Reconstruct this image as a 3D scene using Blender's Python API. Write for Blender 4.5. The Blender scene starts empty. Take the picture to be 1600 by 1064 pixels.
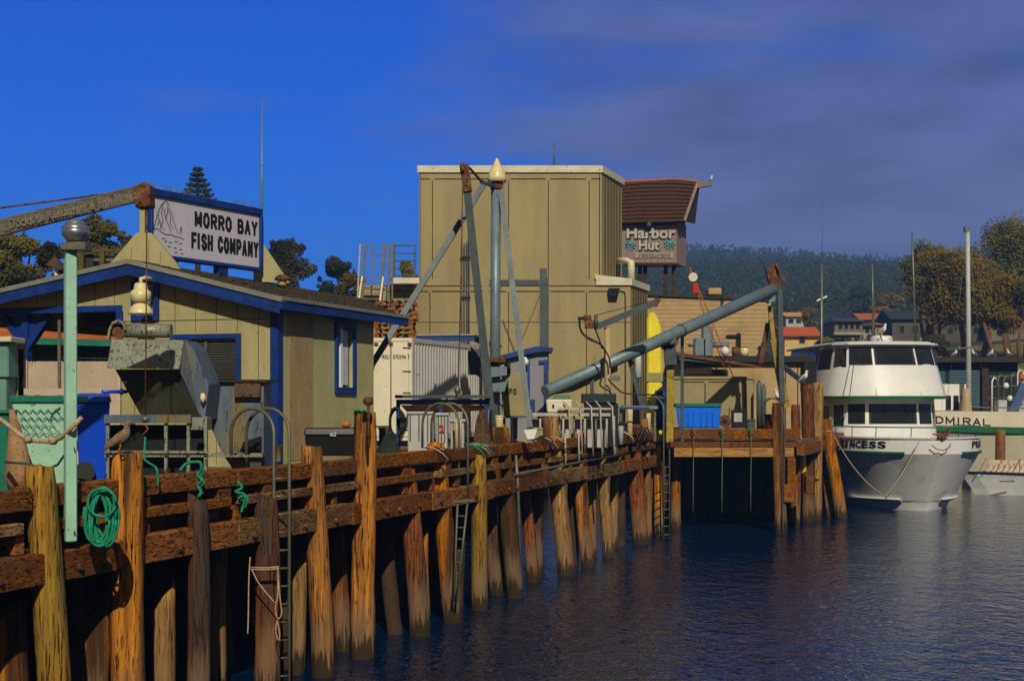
import bpy, bmesh, math, random
from mathutils import Vector, Matrix
random.seed(7)
R = math.radians
SC = bpy.context.scene
COL = SC.collection
# ------------------------------------------------------------------ camera
F = 2200.0; EYE = 4.0; HZ = 630.0           # focal length in photo pixels, eye height, horizon row
cam_d = bpy.data.cameras.new('camera'); cam = bpy.data.objects.new('camera', cam_d); COL.objects.link(cam)
cam.location = (0, 0, EYE); cam.rotation_euler = (R(90), 0, 0)
cam_d.sensor_width = 36; cam_d.lens = 36*F/1600; cam_d.shift_y = (HZ-532)/1600.0
cam_d.clip_start = 0.5; cam_d.clip_end = 9000
SC.camera = cam
# ------------------------------------------------------------------ light
SUN_EL, SUN_AZ = 36.0, 8.0                 # sun behind the camera, a little to its right
sd = Vector((math.sin(R(SUN_AZ))*math.cos(R(SUN_EL)), -math.cos(R(SUN_AZ))*math.cos(R(SUN_EL)), math.sin(R(SUN_EL))))
sun_d = bpy.data.lights.new('sun', 'SUN'); sun_d.energy = 4.1; sun_d.angle = R(0.5); sun_d.color = (1.0, 0.90, 0.74)
sun = bpy.data.objects.new('sun', sun_d); COL.objects.link(sun)
sun.rotation_euler = sd.to_track_quat('Z', 'Y').to_euler(); sun.location = (0, -20, 60)
W = bpy.data.worlds.new("World"); SC.world = W; W.use_nodes = True
nt = W.node_tree; nt.nodes.clear()
def N(t, **k):
    n = nt.nodes.new(t)
    for a, b in k.items(): setattr(n, a, b)
    return n
def L(a, b): nt.links.new(a, b)
out = N('ShaderNodeOutputWorld'); bg = N('ShaderNodeBackground'); bg.inputs[1].default_value = 0.07
sky = N('ShaderNodeTexSky', sky_type='NISHITA', sun_disc=False)
sky.sun_elevation = R(SUN_EL); sky.sun_rotation = math.atan2(sd.x, sd.y); sky.air_density = 0.9; sky.dust_density = 0.3; sky.ozone_density = 3.0
tint = N('ShaderNodeMix', data_type='RGBA', blend_type='MULTIPLY'); tint.inputs[0].default_value = 1.0
tint.inputs[7].default_value = (0.0, 0.50, 1.85, 1)
L(sky.outputs[0], tint.inputs[6])
tc = N('ShaderNodeTexCoord'); sep = N('ShaderNodeSeparateXYZ'); L(tc.outputs['Generated'], sep.inputs[0])
mp = N('ShaderNodeMapping'); mp.inputs['Scale'].default_value = (3.2, 3.2, 11.0); mp.inputs['Rotation'].default_value = (0, R(-14), 0)
L(tc.outputs['Generated'], mp.inputs[0])
no = N('ShaderNodeTexNoise'); no.inputs['Scale'].default_value = 1.3; no.inputs['Detail'].default_value = 6; no.inputs['Roughness'].default_value = 0.5
no.inputs['Distortion'].default_value = 0.3
L(mp.outputs[0], no.inputs['Vector'])
def Mth(op, a, b=None, c=None, clamp=False):
    n = N('ShaderNodeMath', operation=op, use_clamp=clamp)
    for i, v in enumerate((a, b, c)):
        if v is None: continue
        if hasattr(v, 'links'): L(v, n.inputs[i])
        else: n.inputs[i].default_value = v
    return n.outputs[0]
f = Mth('MULTIPLY_ADD', sep.outputs[0], 2.7, 0.60)
f2 = Mth('MULTIPLY_ADD', no.outputs[0], 2.6, -1.32)
hi = N('ShaderNodeMapRange', interpolation_type='SMOOTHSTEP'); L(sep.outputs[2], hi.inputs[0]); hi.inputs[1].default_value = .24; hi.inputs[2].default_value = .42; hi.inputs[3].default_value = 0; hi.inputs[4].default_value = -1.3
f3 = Mth('ADD', Mth('ADD', f, f2), hi.outputs[0])
mr = N('ShaderNodeMapRange', interpolation_type='SMOOTHSTEP'); L(f3, mr.inputs[0])
mr.inputs[1].default_value = 0.05; mr.inputs[2].default_value = 1.15
mask = Mth('MULTIPLY', mr.outputs[0], 0.94)
cloud = N('ShaderNodeValToRGB'); L(sep.outputs[2], cloud.inputs[0])
cr = cloud.color_ramp; cr.elements[0].position = 0.0; cr.elements[0].color = (0.7, 0.95, 2.3, 1)
cr.elements[1].position = 0.32; cr.elements[1].color = (1.2, 1.5, 4.6, 1)
e = cr.elements.new(0.11); e.color = (2.2, 2.5, 5.2, 1)
e = cr.elements.new(0.19); e.color = (1.5, 1.8, 4.8, 1)
no2 = N('ShaderNodeTexNoise'); no2.inputs['Scale'].default_value = 2.6; no2.inputs['Detail'].default_value = 7; L(mp.outputs[0], no2.inputs['Vector'])
cv = Mth('MULTIPLY_ADD', no2.outputs[0], 1.5, 0.38)
cm = N('ShaderNodeVectorMath', operation='SCALE'); L(cloud.outputs[0], cm.inputs[0]); L(cv, cm.inputs['Scale'])
mx = N('ShaderNodeMix', data_type='RGBA'); L(mask, mx.inputs[0]); L(tint.outputs[2], mx.inputs[6]); L(cm.outputs[0], mx.inputs[7])
# unseen warm white sky added behind the camera and overhead as fill light
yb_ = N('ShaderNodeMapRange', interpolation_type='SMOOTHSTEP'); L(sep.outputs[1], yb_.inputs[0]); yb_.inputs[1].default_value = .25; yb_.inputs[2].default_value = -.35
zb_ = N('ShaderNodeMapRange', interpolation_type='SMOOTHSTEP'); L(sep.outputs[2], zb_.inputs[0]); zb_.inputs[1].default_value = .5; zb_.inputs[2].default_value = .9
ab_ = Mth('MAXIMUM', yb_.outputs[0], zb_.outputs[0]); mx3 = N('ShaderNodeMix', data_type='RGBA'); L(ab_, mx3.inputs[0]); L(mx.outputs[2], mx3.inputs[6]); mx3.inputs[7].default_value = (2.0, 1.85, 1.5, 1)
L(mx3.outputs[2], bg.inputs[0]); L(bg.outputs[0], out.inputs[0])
SC.view_settings.view_transform = 'Standard'; SC.view_settings.look = 'None'; SC.view_settings.exposure = -0.10; SC.view_settings.gamma = 1.0
HAZE = 0.00085
SC.cycles.max_bounces = 6; SC.cycles.caustics_reflective = False; SC.cycles.caustics_refractive = False
# ------------------------------------------------------------------ helpers
def C(r, g, b):
    return tuple(((v/255)/12.92 if v <= 10 else ((v/255+.055)/1.055)**2.4) for v in (r, g, b))
MATS = {}
def mat(name, col, rough=.6, metal=0., var=.3, scale=2.5, stretch=(1, 1, 1), speck=0., speckcol=(.01, .008, .006), sscale=22, bump=.15, bscale=None, tint2=None, t2=.5, t2scale=.8, spec=.4, rnd=0., tide=False):
    """procedural surface: base colour varied by noise, a second worn tone, and dark pits / streaks"""
    if name in MATS: return MATS[name]
    m = bpy.data.materials.new(name); m.use_nodes = True; t = m.node_tree; t.nodes.clear()
    def n(ty, **k):
        x = t.nodes.new(ty)
        for a, b in k.items(): setattr(x, a, b)
        return x
    o = n('ShaderNodeOutputMaterial'); p = n('ShaderNodeBsdfPrincipled'); t.links.new(p.outputs[0], o.inputs[0])
    p.inputs['Roughness'].default_value = rough; p.inputs['Metallic'].default_value = metal; p.inputs['Specular IOR Level'].default_value = spec
    tcn = n('ShaderNodeTexCoord'); mpn = n('ShaderNodeMapping'); mpn.inputs['Scale'].default_value = stretch
    oi = n('ShaderNodeObjectInfo'); ml = n('ShaderNodeMath', operation='MULTIPLY'); ml.inputs[1].default_value = 37.0
    t.links.new(oi.outputs['Random'], ml.inputs[0]); cb = n('ShaderNodeCombineXYZ'); t.links.new(ml.outputs[0], cb.inputs[0]); t.links.new(ml.outputs[0], cb.inputs[2])
    t.links.new(tcn.outputs['Object'], mpn.inputs[0])
    va = n('ShaderNodeVectorMath', operation='ADD'); t.links.new(mpn.outputs[0], va.inputs[0]); t.links.new(cb.outputs[0], va.inputs[1])
    V = va.outputs[0]
    a = n('ShaderNodeTexNoise'); a.inputs['Scale'].default_value = scale; a.inputs['Detail'].default_value = 8; a.inputs['Roughness'].default_value = .65; t.links.new(V, a.inputs['Vector'])
    r = n('ShaderNodeValToRGB'); t.links.new(a.outputs[0], r.inputs[0])
    c0 = tuple(v*(1-var) for v in col); c1 = tuple(min(1, v*(1+var*.8)) for v in col)
    r.color_ramp.elements[0].position = .33; r.color_ramp.elements[0].color = (*c0, 1)
    r.color_ramp.elements[1].position = .68; r.color_ramp.elements[1].color = (*c1, 1)
    cur = r.outputs[0]
    if rnd:
        hs = n('ShaderNodeHueSaturation'); mm = n('ShaderNodeMapRange'); t.links.new(oi.outputs['Random'], mm.inputs[0])
        mm.inputs[3].default_value = 1-rnd; mm.inputs[4].default_value = 1+rnd; t.links.new(mm.outputs[0], hs.inputs['Value']); t.links.new(cur, hs.inputs['Color'])
        mm2 = n('ShaderNodeMath', operation='FRACT'); mm3 = n('ShaderNodeMath', operation='MULTIPLY'); mm3.inputs[1].default_value = 7.3
        t.links.new(oi.outputs['Random'], mm3.inputs[0]); t.links.new(mm3.outputs[0], mm2.inputs[0])
        m4 = n('ShaderNodeMapRange'); t.links.new(mm2.outputs[0], m4.inputs[0]); m4.inputs[3].default_value = 1-rnd*.15; m4.inputs[4].default_value = 1+rnd*.3
        t.links.new(m4.outputs[0], hs.inputs['Saturation']); cur = hs.outputs[0]
    if tint2:
        b = n('ShaderNodeTexNoise'); b.inputs['Scale'].default_value = t2scale; b.inputs['Detail'].default_value = 5; t.links.new(V, b.inputs['Vector'])
        br = n('ShaderNodeMapRange', interpolation_type='SMOOTHSTEP'); t.links.new(b.outputs[0], br.inputs[0])
        br.inputs[1].default_value = .62-.3*t2; br.inputs[2].default_value = .78-.22*t2
        mxx = n('ShaderNodeMix', data_type='RGBA'); t.links.new(br.outputs[0], mxx.inputs[0]); t.links.new(cur, mxx.inputs[6]); mxx.inputs[7].default_value = (*tint2, 1); cur = mxx.outputs[2]
    if speck:
        b = n('ShaderNodeTexNoise'); b.inputs['Scale'].default_value = sscale; b.inputs['Detail'].default_value = 4; b.inputs['Roughness'].default_value = .7; t.links.new(V, b.inputs['Vector'])
        br = n('ShaderNodeMapRange', interpolation_type='SMOOTHSTEP'); t.links.new(b.outputs[0], br.inputs[0])
        br.inputs[1].default_value = .70-.22*speck; br.inputs[2].default_value = .76-.2*speck
        mxx = n('ShaderNodeMix', data_type='RGBA'); t.links.new(br.outputs[0], mxx.inputs[0]); t.links.new(cur, mxx.inputs[6]); mxx.inputs[7].default_value = (*speckcol, 1); cur = mxx.outputs[2]
    if tide:       # barnacle band and wet foot where the log stands in the water
        ge = n('ShaderNodeNewGeometry'); sx_ = n('ShaderNodeSeparateXYZ'); t.links.new(ge.outputs['Position'], sx_.inputs[0])
        tn = n('ShaderNodeTexNoise'); tn.inputs['Scale'].default_value = 9; tn.inputs['Detail'].default_value = 5; t.links.new(V, tn.inputs['Vector'])
        ad = n('ShaderNodeMath', operation='MULTIPLY_ADD'); ad.inputs[1].default_value = 1.3; t.links.new(tn.outputs[0], ad.inputs[0]); t.links.new(sx_.outputs[2], ad.inputs[2])
        for lo_, hi_, cc_, am in ((1.75, 1.25, (.20, .135, .07), .65), (1.05, .85, (.020, .016, .008), .9)):
            mr_ = n('ShaderNodeMapRange', interpolation_type='SMOOTHSTEP'); t.links.new(ad.outputs[0], mr_.inputs[0]); mr_.inputs[1].default_value = lo_; mr_.inputs[2].default_value = hi_; mr_.inputs[4].default_value = am
            mxx = n('ShaderNodeMix', data_type='RGBA'); t.links.new(mr_.outputs[0], mxx.inputs[0]); t.links.new(cur, mxx.inputs[6]); mxx.inputs[7].default_value = (*cc_, 1); cur = mxx.outputs[2]
    t.links.new(cur, p.inputs['Base Color'])
    if bump:
        b = n('ShaderNodeTexNoise'); b.inputs['Scale'].default_value = bscale or scale*4; b.inputs['Detail'].default_value = 6; t.links.new(V, b.inputs['Vector'])
        bn = n('ShaderNodeBump'); bn.inputs['Strength'].default_value = bump; bn.inputs['Distance'].default_value = .02
        t.links.new(b.outputs[0], bn.inputs['Height']); t.links.new(bn.outputs[0], p.inputs['Normal'])
    MATS[name] = m
    return m
OFF = {}
def thing(name, label, cat, loc, group=None, kind=None):
    o = bpy.data.objects.new(name, None); COL.objects.link(o); o.location = loc; o.empty_display_size = .3
    o['label'] = label; o['category'] = cat
    if group: o['group'] = group
    if kind: o['kind'] = kind
    OFF[o.name] = Vector(loc)
    return o
class MB:
    def __init__(s, M=None): s.V = []; s.Fc = []; s.S = []; s.M = M or Matrix.Identity(4)
    def add(s, vs, fs, smooth=False):
        b = len(s.V); s.V += [s.M @ Vector(v) for v in vs]
        for f_ in fs: s.Fc.append([b+i for i in f_]); s.S.append(smooth)
        return s
    def hexa(s, p):      # 4 bottom points counter-clockwise seen from above, then the 4 above them
        return s.add(p, [(3, 2, 1, 0), (4, 5, 6, 7), (0, 1, 5, 4), (1, 2, 6, 5), (2, 3, 7, 6), (3, 0, 4, 7)])
    def b2(s, x0, x1, y0, y1, z0, z1):
        x0, x1 = min(x0, x1), max(x0, x1); y0, y1 = min(y0, y1), max(y0, y1); z0, z1 = min(z0, z1), max(z0, z1)
        return s.hexa([(x0, y0, z0), (x1, y0, z0), (x1, y1, z0), (x0, y1, z0), (x0, y0, z1), (x1, y0, z1), (x1, y1, z1), (x0, y1, z1)])
    def bar(s, a, b, w, h, up=(0, 0, 1)):     # rectangular bar from a to b
        a = Vector(a); b = Vector(b); d = (b-a).normalized(); u = Vector(up)
        if abs(d.dot(u)) > .95: u = Vector((0, 1, 0))
        x = d.cross(u).normalized(); u = x.cross(d).normalized()
        q = [a-x*w/2-u*h/2, a+x*w/2-u*h/2, a+x*w/2+u*h/2, a-x*w/2+u*h/2]
        return s.add(q+[p+(b-a) for p in q], [(0, 1, 2, 3), (7, 6, 5, 4), (0, 4, 5, 1), (1, 5, 6, 2), (2, 6, 7, 3), (3, 7, 4, 0)])
    def prism(s, pts, vec):
        n = len(pts); v = Vector(vec); P = [Vector(p) for p in pts]
        return s.add(P+[p+v for p in P], [tuple(range(n)), tuple(range(2*n-1, n-1, -1))]+[(i, n+i, n+(i+1) % n, (i+1) % n) for i in range(n)])
    def tube(s, pts, r, n=8, smooth=True, jit=0):
        P = [Vector(p) for p in pts]; k = len(P); rs = r if isinstance(r, (list, tuple)) else [r]*k
        vs = []; t0 = None; x = None
        for i in range(k):
            t = (P[min(i+1, k-1)]-P[max(i-1, 0)])
            t = t.normalized() if t.length > 1e-9 else Vector((0, 0, 1))
            if x is None:
                a = Vector((0, 1, 0)) if abs(t.z) > .7 else Vector((0, 0, 1)); x = t.cross(a).normalized()
            else:
                x = (x-t*x.dot(t)); x = x.normalized()
            y = t.cross(x)
            rr = rs[i]; rx, ry = rr if isinstance(rr, tuple) else (rr, rr)
            for j in range(n):
                a = 2*math.pi*j/n; q = 1+random.uniform(-jit, jit)
                vs.append(P[i]+x*math.cos(a)*rx*q+y*math.sin(a)*ry*q)
        fs = [(i*n+j, i*n+(j+1) % n, (i+1)*n+(j+1) % n, (i+1)*n+j) for i in range(k-1) for j in range(n)]
        s.add(vs, fs, smooth); b = len(s.V)-len(vs)
        s.Fc.append([b+j for j in range(n-1, -1, -1)]); s.S.append(False)
        s.Fc.append([b+(k-1)*n+j for j in range(n)]); s.S.append(False)
        return s
    def lathe(s, prof, c, n=20, smooth=True):   # prof: (radius, z) pairs about a vertical axis through c
        return s.tube([(c[0], c[1], c[2]+z+1e-5*i) for i, (r, z) in enumerate(prof)], [max(r, .001) for r, z in prof], n, smooth)
    def build(s, name, m, parent=None, bevel=0, **tags):
        me = bpy.data.meshes.new(name)
        if parent is not None: off = OFF[parent.name]
        else:
            xs = [v.x for v in s.V]; ys = [v.y for v in s.V]; zs = [v.z for v in s.V]
            off = Vector(((min(xs)+max(xs))/2, (min(ys)+max(ys))/2, min(zs)))
        me.from_pydata([tuple(v-off) for v in s.V], [], s.Fc); me.polygons.foreach_set('use_smooth', s.S)
        me.materials.append(m); me.update()
        bm = bmesh.new(); bm.from_mesh(me); bmesh.ops.recalc_face_normals(bm, faces=bm.faces); bm.to_mesh(me); bm.free()
        o = bpy.data.objects.new(name, me); COL.objects.link(o)
        if parent is not None: o.parent = parent
        else: o.location = off
        OFF[o.name] = off
        if bevel:
            b = o.modifiers.new('bevel', 'BEVEL'); b.width = bevel; b.segments = 1; b.limit_method = 'ANGLE'; b.angle_limit = R(40)
        for k_, v_ in tags.items(): o[k_] = v_
        return o
def A(px, py, Y):          # photo pixel at a chosen distance -> point in the world
    return Vector(((px-800)/F*Y, Y, EYE-(py-HZ)/F*Y))
def XP(px, Y): return (px-800)/F*Y
def ZP(py, Y): return EYE-(py-HZ)/F*Y
def fbox(mb, x0, x1, y0, y1, Y, th):      # box facing the camera: front face at distance Y
    a = A(x0, y1, Y); b = A(x1, y0, Y); return mb.b2(a.x, b.x, Y, Y+th, a.z, b.z)
def d0(px): return 9.8/(.336-(px-800)/F)   # distance of the pier's edge line at a column of the photo
DK = Matrix.Translation((-9.8, 0, 0)) @ Matrix.Rotation(math.atan2(.948, .3185), 4, 'Z')   # pier frame: x along the edge, y inland
def at_line(px, X0):       # distance where column px meets the pier-parallel line through X0 at Y=0
    return -X0/(.336-(px-800)/F)
def text(name, body, o, xd, zd, w, h, m, parent, bold=.02, ext=.004, shear=0, fat=0):
    cu = bpy.data.curves.new(name, 'FONT'); cu.body = body; cu.extrude = .02; cu.offset = bold; cu.shear = shear; cu.resolution_u = 3
    ob = bpy.data.objects.new(name, cu); COL.objects.link(ob)
    dg = bpy.context.evaluated_depsgraph_get(); me = bpy.data.meshes.new_from_object(ob.evaluated_get(dg))
    bpy.data.objects.remove(ob); bpy.data.curves.remove(cu)
    xs = [v.co.x for v in me.vertices]; ys = [v.co.y for v in me.vertices]
    x0, x1, y0, y1 = min(xs), max(xs), min(ys), max(ys); off = OFF[parent.name]
    xd = Vector(xd).normalized(); zd = Vector(zd).normalized(); nn = xd.cross(zd)
    for v in me.vertices:
        c = v.co; v.co = Vector(o)+xd*((c.x-x0)/(x1-x0)*w)+zd*((c.y-y0)/(y1-y0)*h)+nn*(c.z/.02*ext)-off
    if fat:
        bm = bmesh.new(); bm.from_mesh(me)
        for i_, (dx, dz) in enumerate(((1, 0), (0, 1), (1, 1), (.5, .5))):
            g_ = bmesh.ops.duplicate(bm, geom=[f_ for f_ in bm.faces if len(f_.verts) and f_.tag is False][:len(me.polygons)])
            for v in g_['geom']:
                if isinstance(v, bmesh.types.BMVert): v.co += xd*dx*fat+zd*dz*fat+nn*(.0006*(i_+1))
            bm.faces.ensure_lookup_table()
        bm.to_mesh(me); bm.free()
    me.materials.clear(); me.materials.append(m)
    t = bpy.data.objects.new(name, me); COL.objects.link(t); t.parent = parent; OFF[t.name] = off
    return t
def sag(a, b, d, n=10):
    a = Vector(a); b = Vector(b)
    return [a.lerp(b, i/n)+Vector((0, 0, -d*4*(i/n)*(1-i/n))) for i in range(n+1)]
def spline(P, k=5):
    P = [Vector(p) for p in P]; out = []
    for i in range(len(P)-1):
        p0, p1, p2, p3 = P[max(i-1, 0)], P[i], P[i+1], P[min(i+2, len(P)-1)]
        for j in range(k):
            t = j/k; out.append(.5*((2*p1)+(p2-p0)*t+(2*p0-5*p1+4*p2-p3)*t*t+(3*p1-p0-3*p2+p3)*t**3))
    return out+[P[-1]]
GLY = {'M': [[(0, 0), (0, 1), (.5, .2), (1, 1), (1, 0)]], 'O': [[(.3, 0), (0, .28), (0, .72), (.3, 1), (.7, 1), (1, .72), (1, .28), (.7, 0), (.3, 0)]], 'R': [[(0, 0), (0, 1), (.7, 1), (1, .86), (1, .62), (.7, .48), (0, .48)], [(.5, .48), (1, 0)]],
 'B': [[(0, 0), (0, 1), (.65, 1), (.92, .88), (.92, .64), (.65, .52), (0, .52)], [(.65, .52), (1, .38), (1, .14), (.7, 0), (0, 0)]], 'A': [[(0, 0), (.5, 1), (1, 0)], [(.2, .32), (.8, .32)]], 'Y': [[(0, 1), (.5, .5), (1, 1)], [(.5, .5), (.5, 0)]],
 'F': [[(0, 0), (0, 1), (1, 1)], [(0, .52), (.8, .52)]], 'I': [[(.5, 0), (.5, 1)]], 'S': [[(1, .8), (.7, 1), (.3, 1), (0, .82), (0, .66), (.3, .54), (.7, .46), (1, .34), (1, .17), (.7, 0), (.3, 0), (0, .2)]], 'H': [[(0, 0), (0, 1)], [(1, 0), (1, 1)], [(0, .5), (1, .5)]],
 'C': [[(1, .74), (.72, 1), (.28, 1), (0, .72), (0, .28), (.28, 0), (.72, 0), (1, .26)]], 'P': [[(0, 0), (0, 1), (.7, 1), (1, .86), (1, .6), (.7, .45), (0, .45)]], 'N': [[(0, 0), (0, 1), (1, 0), (1, 1)]], 'D': [[(0, 0), (0, 1), (.6, 1), (1, .72), (1, .28), (.6, 0), (0, 0)]], 'L': [[(0, 1), (0, 0), (1, 0)]]}
def block_text(body, o, xd, zd, w, h, m, parent, th=.2, wide=None):
    # painted block capitals, one mesh per letter
    xd = Vector(xd).normalized(); zd = Vector(zd).normalized(); nn = xd.cross(zd); o = Vector(o)
    ws = [.45 if c == 'I' else .55 if c == ' ' else (1.15 if c == 'M' else 1) for c in body]; tot = sum(ws)+.38*(len(body)-1); k = w/tot; x = 0
    T = th*h
    for c, cw in zip(body, ws):
        if c != ' ':
            mb = MB(); q_ = 0
            for pl in GLY[c]:
                P = [o+xd*(x*k+T/2+px_*(cw*k-T*.6))+zd*(T/2+py_*(h-T)) for px_, py_ in pl]
                if c == 'I': P = [o+xd*(x*k+cw*k/2)+zd*(T/2+py_*(h-T)) for px_, py_ in pl]
                for a, b in zip(P, P[1:]):
                    d_ = (b-a).normalized(); q_ += 1; a2, b2 = a-d_*T*.42, b+d_*T*.42; s_ = d_.cross(nn).normalized()
                    f0 = [a2-s_*T/2, b2-s_*T/2, b2+s_*T/2, a2+s_*T/2]
                    mb.prism([p_-nn*.001 for p_ in f0], nn*(.004+.0006*q_))
            mb.build('letter', m, parent)
        x += cw+.38
# ------------------------------------------------------------------ materials
ORANGE = (.40, .15, .030)
m_pile = mat('weathered pile wood', (.42, .155, .014), .85, var=.55, scale=7, stretch=(2.6, 2.6, .15), speck=.8, speckcol=(.04, .015, .004), sscale=15, bump=.9, bscale=16, tint2=(.06, .03, .012), t2=.62, t2scale=1.3, rnd=.3, spec=.15, tide=True)
m_pile_y = mat('mossy ochre pile wood', (.38, .205, .02), .85, var=.5, scale=7, stretch=(2.6, 2.6, .15), speck=.8, speckcol=(.04, .02, .004), sscale=15, bump=.9, bscale=16, tint2=(.14, .12, .035), t2=.55, t2scale=1.4, rnd=.08, spec=.15, tide=True)
m_pile_g = mat('pale grey pile wood', (.34, .19, .06), .9, var=.5, scale=7, stretch=(2.6, 2.6, .15), speck=.75, speckcol=(.05, .025, .01), sscale=15, bump=.8, bscale=16, tint2=(.2, .08, .03), t2=.5, t2scale=1.1, rnd=.1, spec=.15, tide=True)
m_pile_d = mat('dark red pile wood', (.27, .082, .014), .9, var=.55, scale=7, stretch=(2.6, 2.6, .15), speck=.85, speckcol=(.02, .01, .006), sscale=15, bump=.9, bscale=16, tint2=(.06, .04, .03), t2=.6, t2scale=.9, rnd=.15, spec=.15, tide=True)
m_beam = mat('dock timber', (.22, .080, .013), .9, var=.55, scale=5, stretch=(2.4, .3, 2.6), speck=.8, speckcol=(.03, .012, .004), sscale=13, bump=.7, bscale=14, tint2=(.13, .06, .022), t2=.5, rnd=.3, spec=.12)
m_beam_g = mat('grey brown dock timber', (.24, .14, .055), .9, var=.5, scale=5, stretch=(2.4, .3, 2.6), speck=.8, speckcol=(.03, .018, .01), sscale=13, bump=.7, bscale=14, tint2=(.12, .05, .02), t2=.5, rnd=.25, spec=.12)
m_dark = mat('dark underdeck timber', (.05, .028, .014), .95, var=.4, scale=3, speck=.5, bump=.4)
m_deck = mat('deck planks', (.17, .10, .05), .9, var=.45, scale=3, stretch=(3, .4, 1), speck=.6, bump=.4)
m_wall = mat('olive cream siding', C(166, 158, 110), .75, var=.16, scale=2.2, stretch=(1.5, 1.5, .35), speck=.3, sscale=18, speckcol=(.08, .06, .03), bump=.08, tint2=C(158, 146, 90), t2=.35)
m_side = mat('cream side wall', C(176, 172, 116), .75, var=.12, scale=2, speck=.2, sscale=26, speckcol=(.1, .08, .04), bump=.1, tint2=C(156, 152, 100), t2=.4)
m_patch = mat('bare fibre panel', C(158, 138, 94), .9, var=.2, scale=6, stretch=(1, 1, .3), speck=.45, sscale=40, speckcol=(.07, .055, .03), bump=.3)
m_blue = mat('blue trim paint', (.004, .035, .20), .55, var=.45, scale=4, speck=.5, sscale=18, speckcol=(.004, .01, .05), bump=.08, rnd=.06)
m_shing = mat('grey shingles', C(92, 84, 62), .95, var=.5, scale=9, speck=.9, sscale=14, bump=1.0)
m_pale = mat('pale grey edge metal', C(140, 138, 122), .5, metal=.2, var=.2, speck=.4, speckcol=(.08, .06, .03))
m_bldg = mat('tan building panel', C(152, 138, 92), .6, var=.14, scale=1.2, stretch=(1.6, 1.6, .3), speck=.32, sscale=10, speckcol=(.12, .09, .04), bump=.05, tint2=C(136, 122, 80), t2=.4, t2scale=.4)
m_joint = mat('dark panel joint', (.035, .028, .012), .8, var=.2, bump=0)
m_cornice = mat('cream metal flashing', C(205, 200, 168), .5, var=.15, speck=.45, sscale=12, speckcol=(.14, .1, .05))
m_white = mat('white paint', (.72, .72, .68), .35, var=.08, scale=1.2, speck=.12, sscale=20, speckcol=(.25, .2, .12), bump=.03)
m_contw = mat('container white', C(222, 216, 184), .5, var=.08, scale=1.5, speck=.3, sscale=9, speckcol=C(120, 75, 35), bump=.04)
m_cont_shade = mat('container white shaded side', C(176, 174, 168), .5, var=.12, scale=1.5, speck=.3, sscale=9, speckcol=C(110, 80, 50), bump=.04)  # container white darkened: the side's weaker light is put into the colour
m_bgrey = mat('blue grey steel', C(112, 130, 134), .45, metal=.2, var=.2, scale=2, speck=.45, sscale=14, speckcol=C(60, 45, 32), bump=.08)
m_dgrey = mat('dark blue grey steel', C(72, 82, 84), .5, metal=.3, var=.3, scale=3, speck=.5, sscale=12, speckcol=C(50, 32, 20), bump=.1)
m_galv = mat('galvanised steel', C(112, 112, 100), .45, metal=.5, var=.25, scale=6, speck=.4, sscale=20, speckcol=C(60, 48, 36))
m_rust = mat('rusty steel', (.16, .06, .02), .85, metal=.1, var=.5, scale=9, speck=.8, sscale=18, bump=.4, tint2=(.24, .12, .05), t2=.4, t2scale=5)
m_hop = mat('stained aluminium', C(134, 138, 120), .5, metal=.2, var=.25, scale=4, stretch=(1.5, 1.5, .6), speck=.75, sscale=16, speckcol=C(62, 48, 34), bump=.15)
m_cab = mat('stained blue grey sheet', C(92, 104, 116), .55, metal=.2, var=.3, scale=3, stretch=(2, 2, .4), speck=.55, sscale=14, speckcol=C(52, 46, 40), bump=.1, tint2=C(116, 106, 66), t2=.35, t2scale=1.5)
m_black = mat('black plastic', (.008, .009, .008), .4, var=.3, speck=0, bump=.03)
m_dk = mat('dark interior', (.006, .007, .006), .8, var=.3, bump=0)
m_rubber = mat('black rubber hose', (.012, .012, .010), .55, var=.3, bump=.05)
m_glass = mat('dark window glass', (.012, .016, .016), .08, var=.4, scale=2, bump=0, spec=.8)
m_blind = mat('window blind slats', C(96, 92, 76), .6, var=.2, bump=0)
m_mint = mat('mint paint', C(158, 205, 178), .45, var=.12, scale=3, speck=.38, sscale=16, speckcol=C(90, 110, 90), bump=.04)
m_teal = mat('teal paint', C(16, 110, 88), .5, var=.3, scale=3, speck=.4, sscale=14, speckcol=(.003, .03, .025), bump=.05)
m_bin = mat('blue bin plastic', (.006, .07, .62), .35, var=.15, scale=2, speck=.1, bump=.03)
m_tote = mat('bright blue tote', (.004, .16, .85), .4, var=.15, scale=2, speck=.15, speckcol=(.003, .05, .3), bump=.03)
m_yellow = mat('yellow plastic', C(235, 215, 40), .5, var=.15, scale=2, speck=.25, speckcol=C(150, 120, 20), bump=.04)
m_ymetal = mat('worn yellow steel', C(158, 136, 32), .6, var=.35, scale=4, speck=.6, sscale=14, speckcol=C(84, 60, 24), bump=.15)
m_beige = mat('beige machine paint', C(148, 136, 92), .5, var=.12, scale=2, speck=.3, sscale=18, speckcol=C(90, 70, 40), bump=.05)
m_bpost = mat('cream post paint', C(176, 156, 112), .5, var=.15, scale=3, speck=.4, sscale=16, speckcol=C(100, 70, 40))
m_orange = mat('orange roof boards', C(188, 98, 20), .75, var=.3, scale=4, stretch=(.3, 1, 3), speck=.6, sscale=9, speckcol=C(110, 52, 12), bump=.2)
m_tealwall = mat('dark teal boards', C(40, 82, 74), .8, var=.3, scale=3, stretch=(3, 3, .4), speck=.4, bump=.1)
m_latt = mat('cream lattice', C(190, 172, 146), .7, var=.12, speck=.2)
m_rope = mat('tan rope', C(176, 150, 116), .9, var=.3, scale=20, speck=.4, sscale=60, speckcol=C(90, 70, 50), bump=.4)
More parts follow.
